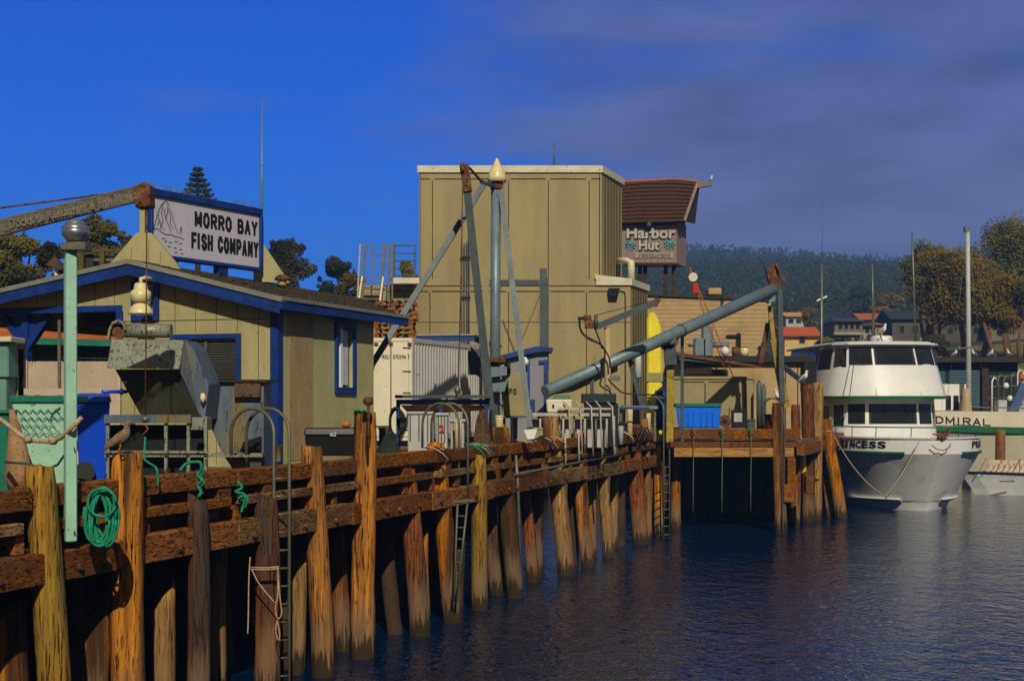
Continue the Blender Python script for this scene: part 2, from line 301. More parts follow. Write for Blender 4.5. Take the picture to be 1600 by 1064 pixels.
m_grope = mat('green rope', C(18, 138, 102), .8, var=.35, scale=20, speck=.5, sscale=50, speckcol=(.004, .06, .045), bump=.3)
m_pallet = mat('pallet wood', C(150, 92, 40), .85, var=.4, scale=5, speck=.6, bump=.3, rnd=.2)
m_bin_w = mat('grey white bin', C(176, 178, 176), .5, var=.15, speck=.3, speckcol=C(110, 96, 70), bump=.04)
m_txt = mat('black lettering', (.008, .008, .008), .6, var=0, bump=0)
m_signw = mat('white sign face', C(196, 192, 200), .5, var=.06, scale=2, speck=.08, speckcol=C(150, 140, 140), bump=.02)
m_steelcap = mat('brushed steel', C(178, 178, 178), .3, metal=.85, var=.15, scale=6, bump=.03)
m_creaml = mat('enamel cream', C(222, 206, 150), .35, var=.12, scale=6, speck=.3, sscale=26, speckcol=C(130, 105, 60))
# ------------------------------------------------------------------ the setting
def smooth(a, b, x):
    t = max(0, min(1, (x-a)/(b-a))); return t*t*(3-2*t)
# water
wm = bpy.data.materials.new('harbour water'); wm.use_nodes = True; t = wm.node_tree; p = t.nodes['Principled BSDF']
p.inputs['Base Color'].default_value = (.0008, .013, .045, 1); p.inputs['Roughness'].default_value = .06; p.inputs['IOR'].default_value = 1.33
tcn = t.nodes.new('ShaderNodeTexCoord'); nb = None
for i, (sc_, st, dist) in enumerate(((1.8, (1, .8, 1), .12), (6.5, (1, .7, 1), .05), (.35, (1, 1, 1), .10))):
    mpn = t.nodes.new('ShaderNodeMapping'); mpn.inputs['Scale'].default_value = st; mpn.inputs['Rotation'].default_value = (0, 0, .3+i*.5); t.links.new(tcn.outputs['Object'], mpn.inputs[0])
    nn = t.nodes.new('ShaderNodeTexNoise'); nn.inputs['Scale'].default_value = sc_; nn.inputs['Detail'].default_value = 3; nn.inputs['Distortion'].default_value = .6
    t.links.new(mpn.outputs[0], nn.inputs['Vector'])
    bn = t.nodes.new('ShaderNodeBump'); bn.inputs['Strength'].default_value = (.42, .6, .4)[i]; bn.inputs['Distance'].default_value = dist
    t.links.new(nn.outputs[0], bn.inputs['Height'])
    if nb: t.links.new(nb.outputs[0], bn.inputs['Normal'])
    nb = bn
t.links.new(nb.outputs[0], p.inputs['Normal'])
mb = MB(); mb.add([(-900, -120, 0), (1500, -120, 0), (1500, 140, 0), (-900, 140, 0)], [(0, 1, 2, 3)])
mb.build('water', wm, kind='structure')
m_seabed = mat('yard ground', C(84, 72, 50), .95, var=.3, scale=1.2, speck=.4)
# quay ground behind the timber pier (one solid block of land)
mb = MB(); P = []
for (x, y) in ((-400, -30), (-28, -30)): P.append((x, y))
P += [(-9.8+.3185*s-.948*t_, .948*s+.3185*t_) for s, t_ in ((0, 12), (44, 12), (60, 12))]
P += [(9.5, 66), (16, 88), (260, 88), (260, 112), (-400, 112)]
mb.prism([(x, y, -2) for x, y in P], (0, 0, 4.80)); mb.build('quay_ground', m_seabed, kind='structure')
def ground(X, Y):
    g = smooth(-60, 30, X); gr = smooth(92, 116, Y)
    h = 2.80+gr*(3.4*smooth(10, 60, X))+max(0, Y-100)*.088*g*(1-.25*smooth(400,1000,Y))
    h += 26*smooth(300, 950, Y)*math.exp(-((X-230)/330)**2)
    h += (math.sin(X*.021)+math.sin(Y*.017+1))*min(5, max(0, Y-150)*.01)
    return h
m_grass = mat('dry grass bank', C(128, 112, 22), .95, var=.5, scale=.5, speck=.6, sscale=2.5, speckcol=C(70, 40, 14), bump=0, tint2=C(70, 80, 24), t2=.5, t2scale=.15)
m_forest = mat('wooded hillside', C(46, 54, 30), .95, var=.6, scale=.06, speck=.6, sscale=.5, speckcol=C(22, 24, 14), bump=0, tint2=C(80, 66, 30), t2=.3, t2scale=.02)
xs = [-700+i*28 for i in range(80)]
for nm, m_, ys in (('grass_bank', m_grass, [92, 96, 100, 104, 108, 112, 116, 122, 130, 140, 152]), ('hillside', m_forest, [152, 170, 190, 215, 245, 280, 320, 370, 430, 500, 580, 670, 780, 900])):
    mb = MB(); mb.add([(x, y, ground(x, y)) for y in ys for x in xs], [(j*80+i, j*80+i+1, (j+1)*80+i+1, (j+1)*80+i) for j in range(len(ys)-1) for i in range(79)], True)
    mb.build(nm, m_, kind='structure')

# ------------------------------------------------------------------ pier
pier = thing('timber_pier', 'long weathered timber pier running from the lower left to the boat, carrying all the sheds', 'pier', (-6, 20, 0))
mb = MB(DK)
for i in range(0, 64):      # wide deck planks across the pier
    s = -6+i*.82; mb.b2(s, s+.80, .32, 15, 2.80, 2.90)
mb.build('decking', m_deck, pier)
mb = MB(DK)
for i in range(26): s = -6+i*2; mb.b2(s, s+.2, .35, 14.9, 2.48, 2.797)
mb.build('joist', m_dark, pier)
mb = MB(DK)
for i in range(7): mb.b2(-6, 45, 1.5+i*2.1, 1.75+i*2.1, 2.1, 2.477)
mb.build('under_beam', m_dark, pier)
mb = MB(DK); mb.b2(-6, 48, 7.0, 7.1, -1, 2.47); mb.build('under_deck_shade', m_dk, pier)  # near-black sheet standing in for the shade under the deck
sw_ = thing('dark_quay_screen', 'dark boarding added over the sunlit quay edge behind the boats', 'wall', (16, 87.9, 0))  # dark screen added so the sunlit quay side stays black
for a, b in (((4.9, 50, 1.2), (9.6, 65.9, 1.2)), ((9.6, 65.9, 1.2), (16.1, 87.9, 1.2)), ((16.1, 87.9, 1.2), (260, 87.9, 1.2))):
    MB().bar(a, b, .12, 3.1).build('boarding', m_dark, sw_)
def bolt_heads(par, s0, s1, z):
    mb = MB(DK); s = s0+.35
    while s < s1-.1:
        mb.tube([(s, -.075, z), (s, -.12, z)], .035, 6, False); s += random.choice((.5, .9, 1.3))
    mb.build('bolt_heads', m_rust, par)
segs = [6, 12.0, 16.7, 19.4, 22.9, 26.2, 29.5, 32.9, 36.4, 40, 44.6]
for i in range(len(segs)-1):
    z = random.uniform(-.03, .03); m = m_beam_g if i in (3, 7, 8) else m_beam
    o = MB(DK).b2(segs[i], segs[i+1]-.03, -.07, .22, 2.12+z, 2.45+z).build('stringer', m, pier, bevel=.015)
    bolt_heads(pier, segs[i], segs[i+1], 2.25)
s = 5.5; k = 0
while s < 43.5:            # top rail timbers, each its own length, with gaps here and there
    ln = random.uniform(2.6, 4.4); e_ = min(s+ln, 44.5); z = random.uniform(-.04, .03)
    MB(DK).b2(s, e_-.04, .0, .26, 2.93+z, 3.15+z).build('rail_timber', m_beam, pier, bevel=.012)
    MB(DK).b2(s+.2, e_-.2, -.02, .22, 2.66, 2.78).build('lower_rail_timber', m_beam if k % 2 else m_beam_g, pier, bevel=.01)
    s = e_; k += 1
s = 11.0
while s < 44: MB(DK).b2(s, s+.3, .02, .24, 2.782, 2.905).build('rail_block', m_beam, pier); s += random.uniform(1.1, 1.9)
s = 11.0
while s < 44: MB(DK).b2(s, s+.14, .04, .18, 2.46, 2.657).build('spacer_post', m_beam, pier); s += random.uniform(.8, 1.5)
mb = MB(DK); s = 5.8
while s < 44.4: w_ = random.uniform(.5, 1.1); mb.b2(s, s+w_-.03, .26+random.uniform(0, .02), .31, 2.42, 2.89); s += w_
mb.build('edge_boards', mat('edge boards', (.12, .045, .015), .9, var=.5, scale=4, speck=.7, bump=.3), pier)
# pier head: frontal cross beams over the dark opening and the deck behind them
head = thing('pier_head', 'square pier end with stacked cross timbers over a dark opening', 'pier', (7, 45, 0))
YH = 43.4
MB().b2(4.9, 8.9, YH, YH+.3, ZP(686, YH), ZP(670, YH)).build('cross_beam', m_beam, head, bevel=.015)
MB().b2(4.9, 8.9, YH+.12, YH+.4, ZP(699, YH), ZP(690, YH)).build('cross_beam', m_beam, head, bevel=.01)
MB().b2(5.0, 8.7, YH+.02, YH+.32, ZP(714, YH), ZP(699.5, YH)).build('cross_beam', mat('bright timber', (.40, .19, .045), .85, var=.4, scale=4, stretch=(.35, 2, 2), speck=.6, sscale=10, speckcol=(.06, .03, .01), bump=.5), head, bevel=.01)
MB().prism([(4.9, YH+.42, 2.72), (9.0, YH+.42, 2.72), (13.2, 56, 2.72), (15.5, 63, 2.72), (8.2, 63, 2.72)], (0, 0, .12)).build('decking', m_deck, head)
MB().b2(8.5, 8.75, YH+.02, YH+.3, 1.2, ZP(715, YH)).build('fender_block', m_beam, head)
MB().b2(8.35, 8.7, YH-.1, YH+.3, .95, 1.5).build('fender_block', m_beam, head, bevel=.02)
MB().b2(9.1, 9.35, YH+.2, YH+.5, 1.2, 1.75).build('fender_block', m_beam, head, bevel=.02)
mb = MB(); mb.bar((9.0, YH+.5, 2.55), (13.0, 55.5, 2.55), .25, .35); mb.build('stringer', m_beam, head)
mb = MB(); mb.b2(4.7, 10.5, 53, 53.1, -.5, 2.7); mb.build('shade_backing', m_dk, head)  # near-black sheet, shade below the pier head put into its colour
# piles -------------------------------------------------------------
def pile_mesh(top, bot, r0, r1, chop=0, n=14):
    """a round log from water to its worn top; r0 top radius, r1 bottom radius"""
    top = Vector(top); bot = Vector(bot); k = int((top-bot).length/.22)+2
    ph = [random.uniform(0, 6.28) for _ in range(4)]; am = [random.uniform(.02, .05) for _ in range(3)]
    vs = []; kk = random.uniform(.02, .045)
    for i in range(k+1):
        u = i/k; c = bot.lerp(top, u); r = r1+(r0-r1)*u
        c = c+Vector((math.sin(u*4+ph[0])*kk, math.sin(u*3+ph[1])*kk, 0))
        if i == k: r *= .93
        for j in range(n):
            a = 2*math.pi*j/n
            q = 1+am[0]*math.sin(2*a+ph[1]+u*2)+am[1]*math.sin(3*a+ph[2]-u*3)+am[2]*math.sin(7*a+ph[3])+random.uniform(-.03, .03)
            z = c.z + (random.uniform(-.02, .02) if i == k else 0)
            if chop and i == k: z += chop*math.cos(a-.4)*r*1.8
            vs.append((c.x+math.cos(a)*r*q, c.y+math.sin(a)*r*q, z))
    fs = [(i*n+j, i*n+(j+1) % n, (i+1)*n+(j+1) % n, (i+1)*n+j) for i in range(k) for j in range(n)]
    fs.append(tuple(range(k*n, k*n+n))); mb = MB(); mb.add(vs, fs, True); mb.S[-1] = False
    return mb
PG = 'round wooden piles along the pier edge'
def pile(pxt, pyt, pxb, w, label, m=None, dY=0, chop=0, wb=None, Y=None, group=PG, zb=-1.2):
    Yb = (Y or d0(pxb))+dY-.12; Yt = Yb
    # keep the top on the same distance as the foot: the pile leans sideways only
    top = Vector((XP(pxt, Yt), Yt, ZP(pyt, Yt)))
    bx = XP(pxb, Yb); bot = Vector((bx+(bx-top.x)/max(.5, top.z)*1.2, Yb, zb))
    r = w/2/F*Yb; rb = (wb or w*1.08)/2/F*Yb
    return pile_mesh(top, bot, r, rb, chop).build('pile', m or m_pile, None, label=label, category='pile', group=group)
pile(64, 728, 84, 47, 'thick mossy ochre pile at the far left with the tan rope above it', m_pile_y)
pile(197, 708, 206, 49, 'thick brown pile with the seagull standing on its flat top', m_pile)
pile(306, 778, 312, 34, 'dark red pile with a slanted top under the hopper, cut lower than its neighbours', m_pile_d, chop=-.35)
pile(413, 775, 416, 37, 'dark pile with a pale slanted top lashed with rope below the twin steel hoops', m_pile_d, chop=-.25)
pile(489, 698, 503, 35, 'orange brown pile with a rounded top in front of the black tote', m_pile)
pile(567, 645, 570, 35, 'tallest orange pile, rising in front of the house end and carrying a green rope end', m_pile)
pile(634, 733, 656, 31, 'dark leaning pile below the coiled black hose', m_pile_d)
pile(683, 692, 705, 29, 'brown leaning pile just left of the sloping ladder', m_pile)
pile(745, 711, 752, 25, 'golden yellow pile just right of the sloping ladder', m_pile_y)
pile(785, 668, 802, 27, 'bright orange leaning pile under the foot of the mast struts', m_pile)
pile(862, 652, 882, 25, 'smooth pale pile left of the white pipe rack', m_pile_g)
pile(904, 677, 917, 22, 'dark topped rust brown pile under the white pipe rack', m_pile)
pile(935, 682, 950, 17, 'thin pale grey pile right of the rack, bleached on its near side', m_pile_g)
pile(991, 663, 1000, 23, 'dark pile with a tarred band, first of the touching pair', m_pile_d)
pile(1006, 655, 1013, 12, 'thin pale pole touching the tarred pile', m_pile_g, dY=.35)
pile(1025, 695, 1030, 16, 'short brown pile between the tarred pair and the narrow twin hooped ladder', m_pile)
pile(1052, 668, 1058, 15, 'brown pile at the inner corner of the pier head opening', m_pile)
G2 = 'piles at the outer corner of the pier head'
pile(1217, 630, 1219, 18, 'brown pile under the rusty crane column at the pier head', m_pile, Y=43.6, group=G2)
pile(1243, 633, 1242, 15, 'pile striped dark and rust just right of the crane column', m_pile_d, Y=45.6, group=G2)
pile(1262, 600, 1262, 19, 'tall dark pile of the cluster, the one the gulls stand on', m_pile_d, Y=47.4, group=G2)
pile(1277, 598, 1276, 17, 'tall pale brown pile on the right of the cluster', m_pile_g, Y=48.3, group=G2)
pile(1283, 668, 1300, 15, 'short inner raking pile leaning away from the cluster', m_pile, Y=49.6, group=G2)
pile(1289, 655, 1314, 19, 'stout raking pile leaning out toward the white boat with a rope round it', m_pile, Y=49.2, group=G2)
G3 = 'cut stub piles standing behind the front row'
for a in ((14, 952, 18, 60, 'squat brown stub pile with slanted top in the lower left corner', m_pile, .9), (150, 935, 146, 42, 'brown slant cut stub pile between the mossy pile and the gull pile', m_pile, .8), (256, 925, 250, 38, 'pale slant cut stub pile right of the gull pile', m_pile_g, .7), (468, 870, 462, 24, 'pale rope hung stub pile right of the lashed dark pile', m_pile_g, .9), (664, 838, 662, 18, 'orange slant cut stub pile behind the dark leaning pile', m_pile, .8)):
    pile(a[0], a[1], a[2], a[3], a[4], a[5], dY=a[6]*1.1, chop=.7, group=G3)
G4 = 'second row piles just behind the pier edge'
_n = 0
for px in (118, 345, 445, 525, 602, 722, 765, 820, 842, 893, 925, 962, 972, 1038):
    d_ = d0(px)+1.5; x_ = XP(px, d_); hh_ = 2.2
    pile_mesh((x_, d_, hh_), (x_+random.uniform(-.25, .35), d_, -1.2), .13, .15, n=11).build('pile', random.choice((m_pile_d, m_pile_d, m_dark, m_pile_g)), None, label='slender second row pile rising behind the pier edge beam to the deck', category='pile', group=G4)
GI = 'inner support piles in the dark under the pier'
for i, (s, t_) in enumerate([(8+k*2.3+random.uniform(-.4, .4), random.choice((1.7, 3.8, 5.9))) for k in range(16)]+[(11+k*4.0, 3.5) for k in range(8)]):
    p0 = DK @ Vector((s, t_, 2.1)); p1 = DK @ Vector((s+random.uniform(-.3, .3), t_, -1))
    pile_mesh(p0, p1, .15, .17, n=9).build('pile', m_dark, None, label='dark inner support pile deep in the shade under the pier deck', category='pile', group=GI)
for i, (px, Y) in enumerate(((1098, 50), (1128, 51.5), (1160, 49.5), (1185, 51), (1080, 48))):
    x = XP(px, Y); pile_mesh((x, Y, 2.7), (x, Y, -1), .13, .14, n=9).build('pile', m_dark, None, label='dim thin pile standing in the opening under the pier head', category='pile', group='piles inside the pier head opening')

# ------------------------------------------------------------------ blue trimmed house
S0, T0 = 24.6, 2.15; TR = 4.87; TL = 8.9; S1 = 28.6; S2 = 34.0   # corner, ridge, left eave, ends
def HZr(t_): return 5.80+(6.46-5.80)*(1-abs(t_-TR)/(TR-T0)) if t_ <= TR else 6.46-(t_-TR)*.165
house = thing('fish_house', 'cream fish company house with blue trim and a low gable roof facing the camera', 'house', tuple(DK @ Vector((26, 4, 2.9))))
H = MB(DK)
# front wall right of the porch, with an opening for the window
tw0, tw1, zw0, zw1 = 2.92, 4.14, 3.83, 5.12      # window hole
TP = 5.22                                        # porch starts
H.b2(S0, S0+.12, T0, tw0, 2.9, 5.55); H.b2(S0, S0+.12, tw1, TP, 2.9, 5.55); H.b2(S0, S0+.12, tw0, tw1, 2.9, zw0); H.b2(S0, S0+.12, tw0, tw1, zw1, 5.55)
H.prism([(S0, T0, 5.552), (S0, T0, HZr(T0)-.03), (S0, TR, HZr(TR)-.03), (S0, TL, HZr(TL)-.03), (S0, TL, 5.74), (S0, TP, 5.74), (S0, TP, 5.552)], (.12, 0, 0))
H.b2(S0+.121, S1+5, TP-.001, TP+.1, 2.9, 6.25)    # porch side wall
H.build('front_wall', m_wall, house)
H = MB(DK); H.b2(S0+.05, S0+.07, 0, 0, 0, 0)
H = MB(DK)
sw0, sw1, zs0, zs1 = S0+2.33, S0+3.02, 4.30, 5.42
H.b2(S0+.121, sw0, T0+.002, T0+.12, 2.9, 5.72); H.b2(sw1, S1, T0+.002, T0+.12, 2.9, 5.72); H.b2(sw0, sw1, T0+.002, T0+.12, 2.9, zs0); H.b2(sw0, sw1, T0+.002, T0+.12, zs1, 5.72)
H.b2(S1-.12, S1, T0+.122, TP-.1, 2.9, 5.72)
H.build('side_wall', m_side, house)
mb = MB(DK)                                       # siding grooves as thin battens
t_ = T0+.35
while t_ < TL-.2:
    zt = HZr(t_)-.06; zb = 2.95 if t_ < TP else 5.7
    if tw0-.12 < t_ < tw1+.12: mb.b2(S0-.004, S0, t_, t_+.012, zw1+.1, zt); mb.b2(S0-.004, S0, t_, t_+.012, zb, zw0-.1)
    else: mb.b2(S0-.004, S0, t_, t_+.012, zb, zt)
    t_ += .41
mb.b2(S0-.006, S0, T0, TP, 5.44, 5.455)
mb.build('siding_groove', mat('siding groove', C(96, 88, 52), .8, var=.2, bump=0), house)
MB(DK).b2(S0+.45, S0+1.35, T0-.006, T0+.001, 3.0, 5.5).build('bare_panel', m_patch, house)
# corner board
MB(DK).b2(S0-.03, S0+.16, T0-.03, T0+.12, 2.9, 5.62).build('corner_board', m_blue, house)
# window, front
def wframe(mb, s, t0, t1, z0, z1, w, pr=.035):
    mb.b2(s-pr, s, t0-w, t0, z0-w, z1+w); mb.b2(s-pr, s, t1, t1+w, z0-w, z1+w); mb.b2(s-pr, s, t0, t1, z1, z1+w); mb.b2(s-pr, s, t0, t1, z0-w, z0)
win = MB(DK); wframe(win, S0-.002, tw0, tw1, zw0, zw1, .08, .05); win = win.build('window', m_blue, house)
mb = MB(DK); mb.b2(S0+.06, S0+.08, tw0, tw1, zw0, zw1); mb.build('pane', m_glass, win)
mb = MB(DK); z = zw0+.02
while z < zw1-.02: mb.b2(S0+.045, S0+.055, tw0+.04, tw1-.03, z, z+.012); z += .042
mb.build('blind', m_blind, win)
mb = MB(DK); mb.b2(S0+.01, S0+.04, 3.52, 3.57, zw0, zw1); mb.b2(S0+.01, S0+.04, tw0, tw0+.035, zw0, zw1); mb.b2(S0+.01, S0+.04, tw0+.035, tw1, zw1-.04, zw1); mb.build('sash', m_galv, win)
win = MB(DK)
for a, b, c, d in ((sw0-.1, sw0, zs0-.12, zs1+.12), (sw1, sw1+.1, zs0-.12, zs1+.12), (sw0, sw1, zs1, zs1+.12), (sw0, sw1, zs0-.12, zs0)): win.b2(a, b, T0-.045, T0, c, d)
win = win.build('window', m_blue, house)
MB(DK).b2(sw0, sw1, T0+.07, T0+.09, zs0, zs1).build('pane', m_glass, win)
MB(DK).b2(sw0+.22, sw0+.30, T0+.02, T0+.06, zs0, zs1).build('sash', m_white, win)
MB(DK).b2(sw0+.36, sw1-.08, T0+.055, T0+.068, zs0+.05, zs1-.03).build('curtain', mat('white curtain', C(185, 190, 196), .8, var=.15, scale=5), win)
# roof: two slopes; the right hand slope ends at a slant
ov = .30
def rp(s, t_, dz=0): return (s, t_, HZr(t_)+dz)
TE = T0-.22
ze = HZr(T0)-.22*.2426
def roofslab(mb, q, th):
    top = [Vector(p) for p in q]; mb.hexa([p-Vector((0, 0, th)) for p in top]+top)
mb = MB(DK)
roofslab(mb, [(S0-ov, TE, ze+.02), (29.7, TE, ze+.02), (S2, TR, 6.48), (S0-ov, TR, 6.48)], .05)
roofslab(mb, [(S0-ov, TR, 6.48), (S2, TR, 6.48), (S2, TL+1.2, HZr(TL+1.2)+.02), (S0-ov, TL+1.2, HZr(TL+1.2)+.02)], .05)
rf = mb.build('roof', m_shing, house)
mb = MB(DK)
for i in range(15):
    u = (i+.5)/15; ta = TE+(TR-TE)*u; za = ze+(6.48-ze)*u+.022
    se = 29.7+(S2-29.7)*u-.1
    mb.hexa([(S0-ov+.02, ta, za), (se, ta, za), (se, ta+.2, za+.03), (S0-ov+.02, ta+.2, za+.03), (S0-ov+.02, ta, za+.018), (se, ta, za+.018), (se, ta+.2, za+.048), (S0-ov+.02, ta+.2, za+.048)])
mb.build('shingle_course', m_shing, rf)
mb = MB(DK); sf = S0-ov                            # fascia boards
for (a, b) in (((TE, ze), (TR, 6.48)), ((TR, 6.48), (TL+1.2, HZr(TL+1.2)+.02))):
    mb.hexa([(sf-.04, a[0], a[1]-.24), (sf-.002, a[0], a[1]-.24), (sf-.002, b[0], b[1]-.24), (sf-.04, b[0], b[1]-.24), (sf-.04, a[0], a[1]-.05), (sf-.002, a[0], a[1]-.05), (sf-.002, b[0], b[1]-.05), (sf-.04, b[0], b[1]-.05)])
mb.b2(sf-.04, 29.75, TE-.04, TE-.002, ze-.17, ze-.02)
mb.build('fascia', m_blue, house)
mb = MB(DK)
for (a, b) in (((TE-.05, ze), (TR, 6.48)), ((TR, 6.48), (TL+1.2, HZr(TL+1.2)+.02))):
    mb.hexa([(sf-.07, a[0], a[1]-.05), (sf+.1, a[0], a[1]-.05), (sf+.1, b[0], b[1]-.05), (sf-.07, b[0], b[1]-.05), (sf-.07, a[0], a[1]+.03), (sf+.1, a[0], a[1]+.03), (sf+.1, b[0], b[1]+.03), (sf-.07, b[0], b[1]+.03)])
mb.b2(sf-.06, 29.78, TE-.065, TE+.05, ze-.018, ze+.045)
mb.build('drip_edge', m_pale, house)
mb = MB(DK); mb.hexa([(sf, TE, ze-.10), (S0, TE, ze-.10), (S0, T0, ze-.10), (sf, T0, ze-.10), (sf, TE, ze-.06), (S0, TE, ze-.06), (S0, T0, ze-.06), (sf, T0, ze-.06)])
# porch beam, posts, dark inside
MB(DK).b2(S0-.03, S0+.14, TP, TL, 5.63, 5.738).build('porch_beam', m_blue, house)
MB(DK).b2(S0-.035, S0+.15, TP-.02, TP+.11, 5.0, 5.63).build('porch_post', m_blue, house)
MB(DK).b2(S0+.13, S0+.26, 7.33, 7.45, 2.9, 5.63).build('porch_post', m_blue, house)
mb = MB(DK); mb.bar((S0+.2, 7.39, 5.0), (S0+.2, 6.9, 5.6), .12, .12, (1, 0, 0)); mb.bar((S0+.2, 7.39, 5.0), (S0+.2, 7.9, 5.6), .12, .12, (1, 0, 0))
mb.prism([(S0+.19, 7.36, 4.95), (S0+.19, 7.05, 5.6), (S0+.19, 7.75, 5.6), (S0+.19, 7.44, 4.95)], (.03, 0, 0)); mb.build('post_brace', m_blue, house)
MB(DK).b2(S0+.3, S0+.4, TP+.1, 6.2, 5.36, 5.629).build('porch_header', m_dk, house)
# louvred gable vent with blue frame
zv0, zv1 = 5.55, 6.12
mb = MB(DK); wframe(mb, S0-.006, 4.56, 4.92, zv0, zv1-.04, .10, .04); v = mb.build('gable_vent', m_blue, house)
mb = MB(DK); mb.b2(S0-.02, S0-.002, 4.56, 4.92, zv0, zv1-.04)
for i in range(6): mb.b2(S0-.035, S0-.02, 4.58, 4.9, zv0+.03+i*.08, zv0+.06+i*.08)
mb.build('louvre', m_pale, v)
# gable-end sign supports (cream stepped trapezoids) and the sign
sup = thing('sign_support', 'cream boarded trapezoid roof stand under the left end of the sign', 'sign support', tuple(A(225, 415, 25.3)), 'cream boarded stands carrying the roof sign')
mb = MB(); mb.prism([A(165, 417, 25.3), A(172, 412, 25.3), A(213, 364, 25.3), A(236, 364, 25.3), A(276, 412, 25.3), A(282, 425, 25.3)], (0, .14, 0)); mb.build('stand_board', m_wall, sup)
fb = MB(); fbox(fb, 218, 226, 318, 372, 25.46, .1); fb.build('upright', m_wall, sup)
mb = MB()
for px in (190, 205, 232, 250): fbox(mb, px, px+.8, 366+abs(px-225)*1.0+2, 412, 25.296, .003)
mb.build('board_joint', MATS['siding groove'], sup)
sup = thing('sign_support', 'cream boarded triangular roof stand behind the right end of the sign', 'sign support', tuple(A(425, 430, 28.6)), 'cream boarded stands carrying the roof sign')
mb = MB(); mb.prism([A(396, 440, 28.6), A(396, 372, 28.6), A(402, 368, 28.6), A(452, 442, 28.6)], (0, .14, 0)); mb.build('stand_board', m_wall, sup)
sign = thing('roof_sign', 'large white sign with black capitals in a blue frame above the blue trimmed house', 'sign', tuple(A(320, 420, 27)))
YL, YR = 25.6, 28.35
pl0, pl1 = A(236, 397, YL), A(236, 301, YL); pr0, pr1 = A(406, 422, YR), A(406, 336, YR)
pl0.z = pr0.z = (pl0.z+pr0.z)/2; pl1.z = pr1.z = (pl1.z+pr1.z)/2
ux = (pr0-pl0); SL = ux.length; ux.normalize(); uz = Vector((0, 0, 1)); un = ux.cross(uz)   # un points to the camera side
SH = pl1.z-pl0.z
SM = Matrix(((ux.x, un.x, 0, pl0.x), (ux.y, un.y, 0, pl0.y), (0, 0, 1, pl0.z), (0, 0, 0, 1)))
MB(SM).b2(.03, SL-.03, -.12, 0, .03, SH-.03).build('panel', m_signw, sign)
mb = MB(SM); mb.b2(-.04, SL+.04, -.2, .05, SH-.03, SH+.10); mb.b2(-.02, SL+.02, -.15, .04, -.04, .03); mb.b2(-.03, .03, -.15, .04, .03, SH-.03); mb.b2(SL-.03, SL+.05, -.2, .05, .03, SH-.03); mb.build('frame', m_blue, sign, bevel=.01)
mb = MB(SM)
mb.b2(.5, .72, -.16, 0, -.2, -.04); mb.b2(1.9, 2.15, -.16, 0, -.2, -.04); mb.build('bracket', m_blue, sign)
mb = MB(SM)
for i in range(70):
    x = random.choice((random.uniform(0, .9), random.uniform(2.2, SL), random.uniform(0, SL))); mb.tube([(x, -.07+random.uniform(-.06, .06), SH+.1), (x+random.uniform(-.04, .04), -.07, SH+.2+random.uniform(0, .05))], .004, 3, False)
mb.build('bird_spikes', m_galv, sign)
def sp(u, v, d=.004): return SM @ Vector((u*SL, d, v*SH))
block_text('MORRO BAY', sp(.375, .585), ux, uz, SL*.59, SH*.26, m_txt, sign, th=.21)
block_text('FISH COMPANY', sp(.345, .20), ux, uz, SL*.63, SH*.28, m_txt, sign, th=.2)
mb = MB()
def line(pts, w=.011):
    P = [sp(u, v, .004) for u, v in pts]
    for a, b in zip(P, P[1:]): mb.bar(a, b, w, .006, uz if abs((b-a).normalized().z) < .9 else ux)
line([(.02, .42), (.035, .55), (.05, .66), (.07, .78), (.09, .86), (.12, .92), (.14, .90), (.155, .80), (.175, .72), (.19, .60), (.21, .50), (.225, .42)])
line([(.02, .42), (.05, .45), (.08, .40), (.12, .37), (.16, .38), (.20, .36), (.24, .36), (.28, .33)])
line([(.10, .86), (.085, .70), (.10, .60), (.085, .50), (.105, .44)]); line([(.13, .88), (.14, .74), (.12, .64), (.15, .52), (.165, .42)])
line([(.145, .80), (.165, .66), (.16, .56), (.19, .47)]); line([(.06, .68), (.065, .56), (.05, .50)]); line([(.245, .40), (.25, .50), (.255, .54), (.262, .44)])
line([(.115, .80), (.112, .70), (.13, .62)]); line([(.07, .60), (.08, .50), (.075, .44)])
for u, v in ((.09, .29), (.11, .25), (.15, .24), (.20, .27), (.24, .25), (.14, .17), (.19, .16), (.24, .15), (.20, .09), (.25, .08)):
    line([(u, v), (u+.012, v+.012), (u+.024, v+.004)], .012)
mb.build('rock_drawing', m_txt, sign)
# whip antenna beside the sign
an = thing('whip_antenna', 'tall thin whip antenna rising from the right end of the roof sign', 'antenna', tuple(A(408, 440, 28.7)))
MB().tube([A(408, 440, 28.7), A(409, 300, 28.7), A(410, 156, 28.7)], [.035, .028, .012], 6).build('rod', m_bgrey, an)
MB().tube([A(408, 380, 28.7), A(408, 340, 28.7)], .05, 8).build('base_mount', m_galv, an)
# vent cap on the roof
t = thing('roof_vent', 'small rusty white vent pipe on the grey shingles right of the sign', 'roof vent', tuple(A(440, 446, 28.4)))
MB().lathe([(.09, 0), (.09, .16)], A(441, 446, 28.3), 10).build('pipe', m_creaml, t)
MB().lathe([(.15, .10), (.16, .14), (.10, .2), (.03, .22)], A(441, 446, 28.3), 10).build('cap', m_rust, t)
